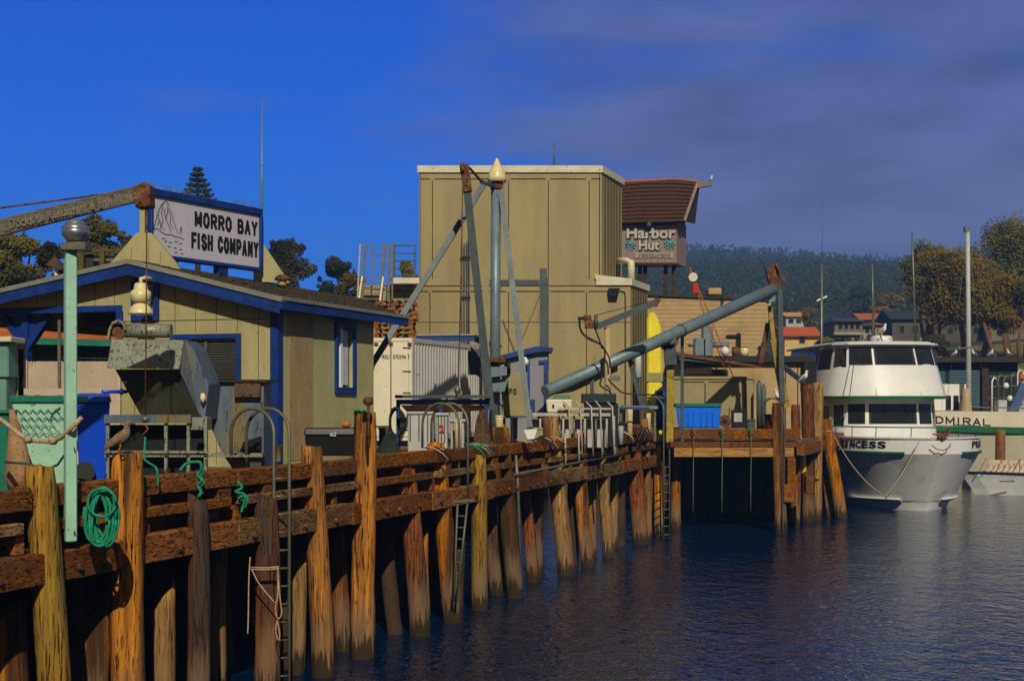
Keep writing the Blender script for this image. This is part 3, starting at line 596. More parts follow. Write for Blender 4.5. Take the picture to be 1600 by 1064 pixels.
# ------------------------------------------------------------------ big tan building
B = thing('tan_building', 'big windowless tan panelled building block with cream parapet in the middle', 'building', (0, 50, 2.8))
YB = 45.0
def X_(px, Y=YB): return XP(px, Y)
def dkp(px0, px1, Y0=YB):        # far point reached by a pier-parallel edge that starts at px0 and ends at column px1
    x0 = XP(px0, Y0); k = (px1-800)/F; Y = (.336*Y0-x0)/(.336-k); return (k*Y, Y)
uc = (X_(940), YB); uf = dkp(940, 972); lc = (X_(985), YB-.02); lf = dkp(985, 1012, YB-.02)
zt = ZP(270, YB); zl = ZP(446, YB)
def blk(mb, pts, z0, z1): mb.prism([(x, y, z0) for x, y in pts], (0, 0, z1-z0)); return mb
far = lambda p, d: (p[0]+.336*d, p[1]+d)
blk(MB(), [(X_(655), YB), uc, uf, (X_(655)+.336*2.6, uf[1])], zl-.05, zt).build('upper_wall', m_bldg, B)
blk(MB(), [(X_(560), YB-.02), lc, lf, (X_(560)+.5, lf[1])], 2.8, zl).build('lower_wall', m_bldg, B)
mb = MB(); th = .22
blk(mb, [(X_(655)-.06, YB-.06), (uc[0]+.03, YB-.06), (uf[0]+.08, uf[1]), (X_(655)+.8, uf[1])], zt, zt+th); mb.build('parapet_flashing', m_cornice, B)
mb = MB(); blk(mb, [(X_(931), YB-.09), (lc[0]+.04, YB-.09), (lf[0]+.08, lf[1]+.05), (X_(931)+.7, lf[1]+.05)], zl, zl+.20)
mb.hexa([(X_(929), YB-.08, zl+.2), (X_(985), YB-.08, zl+.2), (X_(985), YB+.3, zl+.2), (X_(929), YB+.3, zl+.2), (X_(929), YB-.08, zl+.34), (X_(985), YB-.08, zl+.21), (X_(985), YB+.3, zl+.21), (X_(929), YB+.3, zl+.34)])
mb.build('lower_flashing', m_cornice, B)
mb = MB()                        # dark joints
for px in (675, 731, 794, 856, 920):
    fbox(mb, px, px+1.3, 282, 436, YB-.012, .012)
for px in (632, 671, 731, 794, 856, 916, 976):
    fbox(mb, px, px+1.3, 456, 690, YB-.034, .012)
for a, b in ((657, 672), (679, 728), (735, 791), (798, 853), (860, 916), (924, 938)): fbox(mb, a, b, 279, 280.4, YB-.012, .012)
for a, b in ((604, 629), (636, 669), (675, 728), (735, 791), (798, 853), (860, 913), (920, 973)): fbox(mb, a, b, 454.5, 456, YB-.034, .012)
fbox(mb, 600, 985, 446, 447.3, YB-.034, .012); fbox(mb, 600, 985, 503, 503.7, YB-.034, .012)
fbox(mb, 656, 657, 272, 445, YB-.012, .012); fbox(mb, 936, 937.4, 272, 436, YB-.012, .012)
for k in range(1, 7):            # ribs on the side faces
    for (c, f_, za, zb) in ((uc, uf, zl+.3, zt-.1), (lc, lf, 2.9, zl-.1)):
        u = k/7; x = c[0]+(f_[0]-c[0])*u; y = c[1]+(f_[1]-c[1])*u
        mb.b2(x+.0, x+.03, y-.02, y+.02, za, zb)
mb.build('panel_joint', m_joint, B)
mb = MB(); mb.tube([A(966, 412, YB+2.0), A(966, 408, YB+2.0), A(978, 408, YB+.7), A(986, 409, YB+.7), A(987, 440, YB+.7)], [.12]*5, 10); mb.build('vent_duct', m_cornice, B)
fl = MB(); fl.prism([A(951, 450, YB-.3), A(969, 450, YB-.3), A(966, 462, YB-.3), A(953, 462, YB-.3)], (0, .24, 0)); fl = fl.build('floodlight', m_black, B)
fb = MB(); fbox(fb, 954, 966, 452, 459, YB-.31, .008); fb.build('lens', m_glass, fl)
MB().tube([A(969, 455, YB-.04), A(975, 456, YB-.04), A(977, 462, YB-.04), A(977, 640, YB-.04)], .02, 5).build('conduit', m_joint, B)
mb = MB()
for px in (721.5, 725.5, 729.5, 733):
    mb.tube([A(px, 378+random.uniform(0, 4), YB-.12), A(px, 690, YB-.12)], .022, 6)
mb.build('conduit', m_dgrey, B)
mb = MB()
for py in (400, 463): fbox(mb, 719, 735, py, py+2, YB-.16, .12)
mb.build('conduit_clamp', m_joint, B)
MB().tube([A(866, 262, YB+1.5), A(866, 225, YB+1.5)], [.035, .02], 6).build('mast_stub', m_galv, B)
# stair and roof landing left of the building
st = thing('metal_stair', 'grey metal stair with rails climbing to the landing left of the tan building', 'stair', tuple(A(590, 475, 44)))
YS = 44.0
mb = MB(); mb.bar(A(566, 478, YS), A(570, 382, YS), .07, .07, (0, 1, 0)); mb.bar(A(558, 478, YS), A(563, 382, YS+.8), .05, .05, (0, 1, 0)); mb.bar(A(594, 478, YS), A(601, 382, YS), .09, .09, (0, 1, 0)); mb.bar(A(606, 470, YS), A(609, 380, YS), .07, .07, (0, 1, 0)); mb.bar(A(582, 433, YS), A(583, 386, YS), .04, .04, (0, 1, 0)); mb.bar(A(613, 476, YS), A(613, 382, YS), .05, .05, (0, 1, 0)); mb.build('post', m_galv, st)
mb = MB()
for y in (383, 396, 410): mb.bar(A(567, y, YS), A(604, y+3, YS), .035, .035, (0, 1, 0))
mb.build('handrail', m_galv, st)
mb = MB()
for y in (434, 442, 450, 458, 466, 474): mb.hexa([A(566, y+2, YS+.02), A(597, y+2, YS+.02), A(597, y+2, YS+.3), A(566, y+2, YS+.3), A(566, y, YS+.02), A(597, y, YS+.02), A(597, y, YS+.3), A(566, y, YS+.3)])
mb.build('tread', m_galv, st)
mb = MB(); mb.bar(A(566, 434, YS+.0), A(560, 480, YS-.3), .05, .2, (0, 1, 0)); mb.bar(A(599, 434, YS), A(593, 480, YS-.3), .05, .2, (0, 1, 0)); mb.build('stringer', m_cornice, st)
ld = thing('roof_landing', 'small railed roof landing with white edge between the stair and the tan building', 'landing', tuple(A(630, 440, 44.5)))
fb = MB(); fbox(fb, 614, 655, 434, 443, 44.4, .5); fb.build('floor', m_cornice, ld)
mb = MB()
for px in (616, 648): mb.bar(A(px, 434, 44.45), A(px, 382, 44.45), .05, .05, (0, 1, 0))
for py in (384, 396, 408, 420, 431): mb.bar(A(616, py, 44.45), A(650, py, 44.45), .04, .04, (0, 0, 1))
mb.build('railing', m_dgrey, ld)
# container ------------------------------------------------------------
ct = thing('shipping_container', 'white corrugated shipping container with serial number beside the blue trimmed house', 'container', tuple(A(640, 690, 37)))
YC = 36.0; xc = XP(643, YC); z0, z1 = 3.05, ZP(528, YC)
CM = Matrix.Translation((xc, YC, 0)) @ Matrix.Rotation(math.atan2(.948, .3185), 4, 'Z')   # x along side, y to the left
mb = MB(); mb.b2(XP(560, YC), xc-.06, YC, YC+.06, z0+.08, z1-.08)
MBc = MB(); MBc.b2(XP(560, YC), xc, YC+.06, YC+.2, z0, z1); MBc.b2(xc-.06, xc, YC, YC+.06, z0, z1); MBc.b2(XP(560, YC), xc-.06, YC, YC+.06, z1-.08, z1); MBc.b2(XP(560, YC), xc-.06, YC, YC+.06, z0, z0+.08)
MBc.build('end_frame', m_contw, ct)
dr = MB(); dr.b2(XP(560, YC), XP(610.5, YC), YC-.015, YC+.055, z0+.1, z1-.1); dr.build('door', m_contw, ct)
dr = MB(); dr.b2(XP(611.5, YC), xc-.07, YC-.015, YC+.055, z0+.1, z1-.1); dr = dr.build('door', m_contw, ct)
mb = MB(); mb.tube([(XP(611, YC), YC-.04, z0+.1), (XP(611, YC), YC-.04, z1-.1)], .014, 6)
for zz in (.25, 1.2, 1.75, 2.35): mb.b2(xc-.22, xc-.02, YC-.03, YC-.012, z0+zz, z0+zz+.03)
for px in (588, 611, 640): mb.b2(XP(px, YC)-.05, XP(px, YC)+.05, YC-.04, YC-.012, z1-.2, z1-.12)
for px in (600,): mb.b2(XP(px, YC)-.2, XP(px, YC)+.2, YC-.04, YC-.012, z0+.35, z0+.38)
mb.build('lock_rod', m_rust, ct)
text('serial_number', 'IRSU', (XP(597, YC), YC-.018, ZP(561, YC)), (1, 0, 0), (0, 0, 1), .19, .11, m_txt, ct, bold=.02)
text('serial_number', '570396 7', (XP(614, YC), YC-.018, ZP(561, YC)), (1, 0, 0), (0, 0, 1), .43, .11, m_txt, ct, bold=.02)
mb = MB(CM); Ls = 6.0
vs = []; nn = 0; x = .12; d = 0
pts = []
while x < Ls-.1:
    pts += [(x, .0), (x+.07, .0), (x+.10, .036), (x+.17, .036)]; x += .20
for i, (x, y) in enumerate(pts): vs += [(x, -y+.0, z0+.14), (x, -y+.0, z1-.12)]
mb.add(vs, [(2*i, 2*i+2, 2*i+3, 2*i+1) for i in range(len(pts)-1)])
mb.add([(0, .3, z0), (Ls, .3, z0), (Ls, .3, z1), (0, .3, z1)], [(0, 1, 2, 3)])
mb.build('side_wall', m_cont_shade, ct)
mb = MB(CM); mb.b2(.0, .12, -.045, .04, z0+.14, z1-.12); mb.b2(Ls-.12, Ls, -.045, .04, z0+.14, z1-.12); mb.b2(0, Ls, -.045, .04, z1-.12, z1); mb.b2(0, Ls, -.045, .04, z0, z0+.14); mb.build('side_frame', m_cont_shade, ct)
mb = MB(CM); mb.b2(0.05, Ls, 0.0, 2.4, z1-.05, z1-.01); mb.b2(Ls-.05, Ls, 0, 2.4, z0, z1-.05); mb.build('roof', m_cont_shade, ct)
# blue edged shed roof behind the container
sh = thing('shed', 'low shed with a blue fascia just showing above the white container', 'shed', tuple(A(720, 600, 42.2)))
mb = MB(); mb.prism([A(628, 533, 41.9), A(628, 525, 41.9), A(738, 524, 41.9), A(782, 539, 41.9), A(782, 548, 41.9), A(738, 533, 41.9)], (0, .08, 0)); mb.build('fascia', m_blue, sh)
mb = MB(); mb.prism([A(626, 525, 41.85), A(626, 522.5, 41.85), A(739, 521.5, 41.85), A(783, 536.5, 41.85), A(783, 539, 41.85), A(739, 524, 41.85)], (0, 2, 0)); mb.build('roof', m_pale, sh)
mb = MB(); fbox(mb, 640, 775, 540, 700, 42.05, 1.6); mb.build('wall', m_side, sh)
# pallets on the container
for k in range(8):
    zc = z1+.02+k*.125; r_ = random.uniform(-.06, .06)
    p = thing('pallet', ('orange brown pallet at the bottom of the stack on the white container', 'second pallet from the bottom of the stack on the container', 'third pallet from the bottom of the stack on the container', 'fourth pallet up the stack on the container', 'fourth pallet from the top of the container stack', 'third pallet from the top of the container stack', 'second pallet from the top of the container stack', 'topmost pallet of the stack on the white container')[k], 'pallet', (XP(622, 37.2)+r_, 37.2, zc), 'pallets stacked on the container')
    x0 = XP(592, 37)+r_-.05; w_ = 1.02
    mb = MB()
    for j in range(6): mb.b2(x0+j*.18, x0+j*.18+.10, 36.6, 37.6, zc+.095, zc+.112)
    mb.build('deck_boards', m_pallet, p)
    mb = MB()
    for j in range(3): mb.b2(x0, x0+w_, 36.62+j*.44, 36.72+j*.44, zc, zc+.016)
    mb.build('base_boards', m_pallet, p)
    mb = MB()
    for j in range(3):
        for q in range(3): mb.b2(x0+q*.45, x0+q*.45+.12, 36.62+j*.44, 36.72+j*.44, zc+.018, zc+.093)
    mb.build('blocks', m_pallet, p)
# ------------------------------------------------------------------ mast derrick
md = thing('mast_derrick', 'blue grey stiff leg mast derrick with white cone cap before the tan building', 'crane', tuple(A(775, 700, 33)))
YM = 33.0
MB().tube([A(773, 690, YM), A(775, 288, YM)], [.125, .115], 14).build('mast', m_bgrey, md)
MB().lathe([(.22, 0), (.22, .10), (.19, .22), (.10, .40), (.05, .50), (.02, .56)], A(776.5, 285, YM), 16).build('cone_cap', m_creaml, md)
MB().lathe([(.13, -.18), (.16, -.16), (.15, -.03), (.10, 0)], A(776.5, 285, YM), 12).build('mast_collar', m_rust, md)
MB().bar(A(756, 288, YM), A(581, 570, 31), .13, .16, (0, 1, 0)).bar(A(581, 570, 31), (XP(545, 30), 30, 2.9), .13, .16, (0, 1, 0)).build('stay_leg', m_dgrey, md)
MB().bar(A(782, 292, YM), A(828, 668, 31.3), .13, .15, (0, 1, 0)).bar(A(828, 667, 31.3), A(830, 700, 31.3), .15, .16, (0, 1, 0)).build('stay_leg', m_dgrey, md)
bm_ = MB().bar(A(726, 262, 31), A(758, 560, 31.2), .17, .16, (0, 1, 0)).bar(A(758, 560, 31.2), A(766, 640, 31.2), .20, .2, (0, 1, 0)).build('boom', m_dgrey, md)
MB().bar(A(725, 258, 31), A(731, 300, 31), .20, .20, (0, 1, 0)).tube([A(722, 255, 30.85), A(722, 268, 30.85)], .05, 8).build('boom_head', m_rust, bm_)
MB().bar(A(733, 262, 31.2), A(752, 284, 31.8), .05, .05, (0, 1, 0)).bar(A(752, 284, 31.8), A(773, 292, YM), .06, .07, (0, 1, 0)).build('head_link', m_dgrey, md)
MB().tube([A(723, 270, 30.9), A(721, 400, 30.9), A(716, 605, 30.3)], .014, 5).build('hoist_line', m_rust, md)
mb = MB(); mb.tube([A(714.5, 603, 30.3), A(714.5, 606, 30.3), A(714.5, 610, 30.3), A(714.5, 614, 30.3), A(714.5, 617, 30.3)], [.02, .06, .075, .06, .02], 10); mb.build('hook_ball', m_galv, md)
mb = MB(); mb.b2(XP(748, 32.4), XP(790, 32.4), 32.2, 33.6, ZP(566, 32.4), ZP(558, 32.4)); mb.build('platform', m_rust, md)
mb = MB(); mb.prism([A(752, 573, 32.3), A(792, 573, 32.3), A(792, 586, 32.3), A(764, 590, 32.3)], (0, 1.0, 0)); mb.prism([A(762, 592, 32.5), A(794, 592, 32.5), A(788, 612, 32.5), A(766, 612, 32.5)], (0, .7, 0)); mb.build('bracket', m_bgrey, md)
mb = MB(); fbox(mb, 731, 750, 548, 585, 32.6, .5); mb.prism([A(735, 540, 32.4), A(752, 560, 32.4), A(750, 590, 32.4), A(738, 582, 32.4)], (0, .2, 0)); mb.build('winch', m_dgrey, md)
fr = thing('steel_frame', 'dark steel H frame standing behind the mast against the tan building', 'frame', tuple(A(805, 690, 40)))
MB().bar(A(759, 690, 40), A(759, 420, 40), .18, .18, (0, 1, 0)).build('post', m_beige, fr)
MB().bar(A(849, 690, 40), A(849, 420, 40), .2, .2, (0, 1, 0)).build('post', m_dgrey, fr)
MB().bar(A(856, 690, 40.2), A(856, 434, 40.2), .05, .05, (0, 1, 0)).build('post', m_dgrey, fr)
MB().bar(A(765, 442, 40), A(843, 442, 40), .12, .16).build('beam', m_dgrey, fr)
MB().bar(A(785, 500, 40), A(806, 555, 40), .05, .05, (0, 1, 0)).bar(A(846, 456, 40), A(812, 540, 40), .025, .025, (0, 1, 0)).build('brace', m_dgrey, fr)
# ice machine box with letters
mx_ = thing('ice_box', 'beige machine housing with black stencilled letters behind the mast foot', 'machine', tuple(A(808, 690, 34)))
mb = MB(); fbox(mb, 784, 824, 582, 651, 34, 1.0); mb.build('housing', m_beige, mx_, bevel=.02)
mb = MB(); fbox(mb, 776, 832, 650, 653, 33.8, 1.2); mb.build('tray', m_dgrey, mx_)
block_text('MBFC', A(783, 616, 33.985), (1, 0, 0), (0, 0, 1), .36, .14, m_txt, mx_, th=.2)
mb = MB(); fbox(mb, 788, 798, 568, 582, 33.9, .3); mb.tube([A(791, 575, 33.8), A(798, 575, 33.8)], .06, 8); mb.build('motor', m_rust, mx_)
MB().tube([A(779, 606, 33.9), A(778, 622, 33.8), A(782, 632, 33.8), A(785, 635, 33.9)], .015, 5).build('cable', m_rubber, mx_)
mb = MB(); fbox(mb, 786, 790, 653, 692, 34, .1); fbox(mb, 826, 831, 640, 692, 34.2, .1); mb.build('legs', m_beige, mx_)
# blue trimmed kiosk
ki = thing('kiosk', 'small lilac grey kiosk with blue roof edge and door frame beside the mast', 'shed', tuple(A(830, 690, 39)))
mb = MB(); mb.prism([A(781, 690, 38.5), A(781, 566, 38.5), A(840, 548, 38.5), A(856, 550, 38.5), A(856, 690, 38.5)], (0, 1.5, 0)); mb.build('wall', mat('lilac grey boards', C(134, 134, 140), .7, var=.15, scale=2, speck=.3), ki)
mb = MB(); mb.prism([A(779, 563, 38.3), A(779, 556, 38.3), A(838, 541, 38.3), A(864, 543, 38.3), A(864, 549, 38.3), A(840, 550, 38.3)], (0, 1.9, 0)); mb.build('roof', m_blue, ki)
mb = MB(); fbox(mb, 822, 828, 550, 640, 38.44, .055); fbox(mb, 850, 856, 562, 650, 38.44, .055); fbox(mb, 842, 850, 563, 568, 38.44, .055); fbox(mb, 829, 836, 624, 644, 38.4, .09); mb.build('door_frame', m_blue, ki)
mb = MB(); mb.lathe([(.06, 0), (.08, .08), (.05, .16)], A(822, 570, 38.2), 8); mb.tube([A(820, 558, 38.2), A(821, 566, 38.2)], .05, 8); mb.build('wall_lamp', m_white, ki)
# workbench
wb = thing('work_bench', 'grey topped bench with blue apron under the container, orange board beneath', 'bench', tuple(A(690, 690, 31)))
YW = 31.0
mb = MB(); fbox(mb, 617, 766, 617, 622, YW-.2, 1.0); mb.build('bench_top', m_dgrey, wb)
mb = MB(); fbox(mb, 619, 763, 624, 632, YW, .06); mb.build('apron', m_blue, wb)
for px in (619, 686, 757):
    mb = MB(); fbox(mb, px, px+6, 632, 706, YW, .08); mb.build('leg', m_blue, wb)
mb = MB(); mb.prism([A(626, 633, YW+.3), A(757, 633, YW+.3), A(757, 641, YW+.3), A(640, 648, YW+.3)], (0, .03, 0)); mb.build('orange_board', mat('orange board', C(226, 140, 12), .5, var=.1), wb)
for i, (a, b, y0, lb) in enumerate(((636, 678, 643, 'grey white ribbed bin at the left under the bench'), (680, 700, 645, 'narrow grey bin with a red number two under the bench'), (703, 726, 655, 'small cream bin at the right under the bench'))):
    bn_ = thing('plastic_bin', lb, 'bin', tuple(A((a+b)/2, 700, YW-.3)), 'bins under the work bench')
    mb = MB(); p0, p1 = A(a+1, 712, YW-.5), A(b-1, y0+3, YW-.5); mb.b2(p0.x, p1.x, YW-.5, YW+.1, 2.905, p1.z); mb.build('body', m_bin_w, bn_, bevel=.02)
    mb = MB(); fbox(mb, a-1, b+1, y0, y0+4, YW-.54, .7); mb.build('rim', m_bin_w, bn_, bevel=.01)
    mb = MB()
    for q in range(3): fbox(mb, a+4+(b-a-8)*q/2.5, a+6+(b-a-8)*q/2.5, y0+5, y0+46, YW-.52, .018)
    mb.build('ribs', m_galv, bn_)
    if i == 1: text('number', '2', A(686, 675, YW-.545), (1, 0, 0), (0, 0, 1), .11, .16, mat('red paint', (.5, .02, .015), .6, bump=0), bn_, bold=.02)
hc = thing('hose_coil', 'coil of black hose hanging on the left leg of the bench', 'hose', tuple(A(620, 685, 30.7)))
for k in range(5):
    mb = MB(); cx, cy = 620+random.uniform(-3, 3), 660; P = [A(cx+(9+k*.8)*math.cos(a*math.pi/9), cy+(24+random.uniform(-1, 1)-k)*math.sin(a*math.pi/9), 30.6+k*.03) for a in range(19)]
    mb.tube(P, .02, 6); mb.build('loop', m_rubber, hc)
# black tote by the house
bt = thing('black_tote', 'black lidded tote against the house wall behind the rounded pile', 'tote', tuple(A(512, 705, 22.6)))
YT = 22.4
mb = MB(); mb.hexa([A(480, 712, YT), A(560, 712, YT), A(560, 712, YT+.6), A(480, 712, YT+.6), A(476, 680, YT-.03), A(562, 680, YT-.03), A(562, 680, YT+.65), A(476, 680, YT+.65)]); mb.build('body', m_black, bt, bevel=.02)
mb = MB(); mb.hexa([A(474, 680, YT-.06), A(564, 680, YT-.06), A(564, 680, YT+.7), A(474, 680, YT+.7), A(477, 668, YT-.02), A(561, 668, YT-.02), A(561, 668, YT+.66), A(477, 668, YT+.66)]); mb.build('lid', m_black, bt, bevel=.02)
text('label_mark', 'ACE', A(515, 681.5, YT-.07), (1, 0, 0), (.15, 0, 1), .10, .06, m_white, bt, bold=.02)
t = thing('orange_float', 'small orange float resting on the black tote lid', 'float', tuple(A(541, 668, 22.7)))
MB().tube([A(534, 663, 22.7), A(536, 663, 22.7), A(541, 663, 22.7), A(546, 663, 22.7), A(548, 663, 22.7)], [.015, .05, .06, .05, .015], 10).build('ball', mat('orange float', C(200, 110, 20), .5), t)
# fitting and rope on the tallest pile
ft = thing('pile_fitting', 'rusty round fitting on a rod at the right edge of the tallest pile top', 'fitting', tuple(A(576, 645, 22.0)))
MB().tube([A(576, 700, 21.6), A(576, 632, 21.6)], .022, 6).build('rod', m_rust, ft)
MB().tube([A(571, 627, 21.7), A(573, 627, 21.6), A(578, 627, 21.6), A(580, 628, 21.7)], [.03, .07, .07, .04], 10).build('knob', m_rust, ft)
mb = MB()
for k in range(5): mb.tube([A(553+k*3, 645, 22.05-.1*k/5), A(556+k*3, 640+random.uniform(-1, 2), 21.95), A(562+k*2.5, 644, 22.0)], .014, 5)
mb.build('rope_scrap', m_grope, None, label='scrap of bright green rope on the tallest pile top', category='rope')
# ------------------------------------------------------------------ twin hooped ladders
m_hoopsteel = mat('hoop steel', C(104, 100, 84), .5, metal=.3, var=.25, speck=.4, sscale=20, speckcol=C(60, 42, 28))
def hoop_ladder(label, pxa, pxb, ytop, ybot, wpx, Y, r=.024, yback=None):
    """two parallel hoops that rise from the deck, bend over the edge and run down as ladder rails"""
    L_ = thing('dock_ladder', label, 'ladder', tuple(A(pxb, ybot, Y)), 'steel hooped dock ladders')
    for k, dx in enumerate((0, wpx)):
        P = []; xa, xb = pxa+dx, pxb+dx; rad = (xb-xa)/2
        Yk = Y+(.12 if k else 0)
        yb = yback or (ytop+95); P.append(A(xa, yb, Yk+.35))
        for i in range(13):
            a = math.pi*(1-i/12); P.append(A((xa+xb)/2+rad*math.cos(a), ytop+rad*1.15-rad*1.15*math.sin(a)+k*0, Yk+.35*(1-i/12)))
        P.append(A(xb, ybot, Yk)); MB().tube(P, r, 8).build('hoop_rail', m_hoopsteel, L_)
    y = ytop+110
    while y < ybot-5:
        mb = MB(); mb.tube([A(pxb, y, Y), A(pxb+wpx, y-1, Y+.12)], r*.7, 6); mb.build('rung', m_hoopsteel, L_); y += 30*18/Y
    return L_
hoop_ladder('double hooped steel ladder nearest the camera, before the house corner post', 361, 428, 638, 1180, 24, d0(440)-.35, yback=722)
hoop_ladder('double hooped steel ladder with green rope before the work bench', 660, 717, 630, 790, 14, d0(730)-.3, yback=700)
hoop_ladder('hooped ladder beside the blue tote, third along the pier', 1000, 1037, 620, 845, 9, 40.9, yback=668)
hoop_ladder('hooped ladder furthest away at the pier head pile', 1188, 1222, 622, 830, 4, 43.3, r=.02, yback=668)
sl = thing('sloping_ladder', 'narrow sloping steel ladder hanging down to the water between two piles', 'ladder', tuple(A(716, 930, 25.6)))
YL_ = 25.3
MB().tube([A(715, 782, YL_), A(709, 940, YL_)], .02, 6).build('side_rail', m_hoopsteel, sl)
MB().tube([A(731, 780, YL_), A(713, 942, YL_)], .02, 6).build('side_rail', m_hoopsteel, sl)
for k in range(7):
    y = 806+k*18; u = (y-782)/160; MB().tube([A(715-6*u, y, YL_), A(731-18*u, y, YL_)], .012, 5).build('rung', m_hoopsteel, sl)
MB().bar(A(708, 783, YL_-.02), A(740, 781, YL_-.02), .05, .05).build('top_bar', m_hoopsteel, sl)
# ------------------------------------------------------------------ crane boom with lettering at the upper left
cb = thing('lettered_crane', 'weathered crane boom with painted lettering reaching in from the left edge', 'crane', tuple(A(-60, 700, 17)))
YB_ = 17.0
b0, b1 = A(-160, 396, 15.6), A(215, 303, YB_)
mb = MB(); d = (b1-b0).normalized(); up = Vector((0, 0, 1)); sx = d.cross(up).normalized(); up = sx.cross(d)
mb.bar(b0, b1, .16, .19, up)
bo = mb.build('boom', m_gb := mat('weathered boom paint', C(98, 96, 84), .7, metal=.1, var=.35, scale=6, stretch=(.5, 1, 3), speck=.7, sscale=18, speckcol=C(52, 34, 22), bump=.3), cb, bevel=.01)
fd = (A(215, 303, YB_)-A(0, 354, 16.35)).normalized(); nrm = fd.cross(Vector((0, 0, 1))).normalized()
if nrm.y > 0: nrm = -nrm
upf = fd.cross(-nrm).normalized()
if upf.z < 0: upf = -upf
oo = b0.lerp(b1, (0+160)/375)+nrm*.084-upf*.045
text('lettering', 'Dockside Restaurant & Fish Market', oo+fd*.03, fd, upf, 1.55, .105, mat('faded cream lettering', C(138, 128, 104), .8, var=.4, speck=.6), cb, bold=.0, shear=.25)
mb = MB(); mb.prism([A(205, 300, YB_-.12), A(216, 287, YB_-.12), A(226, 284, YB_-.12), A(234, 289, YB_-.12), A(235, 322, YB_-.12), A(212, 325, YB_-.12)], (0, .24, 0)); mb.build('boom_head', m_rust, cb, bevel=.01)
MB().tube([A(-150, 345, 15.6), A(205, 298, YB_)], .012, 5).build('guy_line', m_rust, cb)
MB().bar(A(-130, 395, 15.7), A(-130, 760, 15.7), .28, .28, (0, 1, 0)).build('column', m_gb, cb)
MB().tube([A(229.5, 322, YB_-.05), A(228.5, 480, YB_-.05), A(227, 652, YB_-.05)], .009, 5).build('hoist_line', m_rust, cb)
MB().tube([A(227, 649+i*3, YB_-.05) for i in range(5)], [.02, .045, .055, .045, .02], 10).build('hook_ball', m_galv, cb)
mb = MB(); P = [A(227+4*math.sin(i*.9), 664+i*3.2, YB_-.05) for i in range(6)]; mb.tube(P, .012, 5); mb.build('hook', m_rust, cb)
MB().tube(spline([A(227, 683, 16.9), A(226, 700, 16.8), A(225, 716, 16.7), A(234, 724, 16.6), A(245, 733, 16.5), A(247, 760, 16.5)]), .014, 6).build('green_tail', m_grope, None, label='green rope hanging from the crane hook down over the rail', category='rope')
# bell lamp on the gable
bl = thing('bell_lamp', 'cream enamel bell shaped lamp hanging under the gable peak', 'lamp', tuple(A(219, 492, 24.2)))
YLm = 24.0; c = A(220, 491, YLm)
MB().lathe([(.21, 0), (.205, .03), (.17, .12), (.10, .18), (.09, .20)], c, 20).build('shade', m_creaml, bl)
MB().lathe([(.09, .20), (.17, .23), (.175, .38), (.12, .42), (.11, .50), (.09, .53)], c, 20).build('ballast_body', m_creaml, bl)
MB().tube([c+Vector((0, 0, .53)), c+Vector((0, 0, .60)), c+Vector((.06, .1, .63)), c+Vector((.08, .8, .63))], .035, 8).build('bracket_arm', m_creaml, bl)
# mint pole with metal cap
mp_ = thing('mint_pole', 'pale mint green square lamp pole with brushed metal cap standing on the pier ledge', 'pole', tuple(A(110, 845, 15.2)))
YP = 15.0
MB(Matrix.Translation(A(110, 846, YP)) @ Matrix.Rotation(R(32), 4, 'Z')).b2(-.058, .058, -.058, .058, 0, (846-392)/F*YP).build('post', m_mint, mp_, bevel=.012)
mb = MB(); fbox(mb, 96, 134, 378, 391, YP-.12, .25); mb.build('cap_box', m_galv, mp_, bevel=.01)
MB().lathe([(.09, 0), (.10, .02), (.14, .07), (.145, .09), (.145, .115), (.14, .125), (.145, .135), (.14, .165), (.11, .175), (.11, .20), (.085, .22), (.08, .23)], A(118, 378, YP), 24).build('round_head', m_steelcap, mp_)
mb = MB()
for y in (700, 830): mb.tube([A(116, y, YP-.02), A(116, y, YP-.1)], .008, 6)
mb.build('bolts', m_rust, mp_)
# green rope coil on the pier edge
gc = thing('rope_coil', 'big green rope coil hung on the pier edge beside the mint pole', 'rope', tuple(A(158, 855, 15.0)))
for k in range(13):
    u = k/12; cx, cy = 157+random.uniform(-5, 8), 808+random.uniform(-4, 4); rx, ry = 12+random.uniform(-2, 11), 40+random.uniform(-6, 4); tl = random.uniform(-.25, .15); P = []
    for i in range(25):
        a = 2*math.pi*i/24; x = rx*math.cos(a); y = ry*math.sin(a); P.append(A(cx+x+tl*y*.5+2*math.sin(3*a+k), cy+y, 14.95-.012*k+.02*math.sin(2*a+k)))
    MB().tube(P, .016, 6).build('loop', m_grope, gc)
MB().tube([A(141+22*math.cos(a*.33)+18, 785-22*math.sin(a*.33), 14.75) for a in range(19)], .016, 6).build('loop', m_grope, gc)
MB().tube([A(133, 792, 14.9), A(131, 805, 14.88), A(133, 828, 14.88)], .018, 6).build('loop', m_grope, gc)
for lb, pts in (('green rope knot tied on the rail right of the slanted dark red pile', [(371, 752), (378, 762), (368, 768), (382, 772), (372, 778), (384, 775), (380, 790), (377, 800)]), ('green rope wound on the rail above the slanted dark red pile', [(281, 735), (292, 724), (312, 722), (314, 735), (308, 742), (316, 750), (309, 758), (314, 768), (310, 776)])):
    P = []; Yr = d0(sum(a for a, b in pts)/len(pts))-.22
    for i, (a, b) in enumerate(pts): P.append(A(a, b, Yr+.03*math.sin(i*2.2)))
    MB().tube(spline(P), .019, 6).tube(spline([p+Vector((.02, .02, -.03)) for p in reversed(P[2:-1])]), .016, 6).build('rope_knot', m_grope, None, label=lb, category='rope')
mb = MB(); Yr = d0(413)-.5
for y in (886, 889): mb.tube([A(391, y, Yr), A(413, y+1, Yr-.02), A(436, y-1, Yr)], .010, 6)
mb.build('wrap', m_rope, lr := thing('lashing_rope', 'tan rope lashed round the dark slant topped pile with a hanging noose', 'rope', tuple(A(413, 900, Yr))))
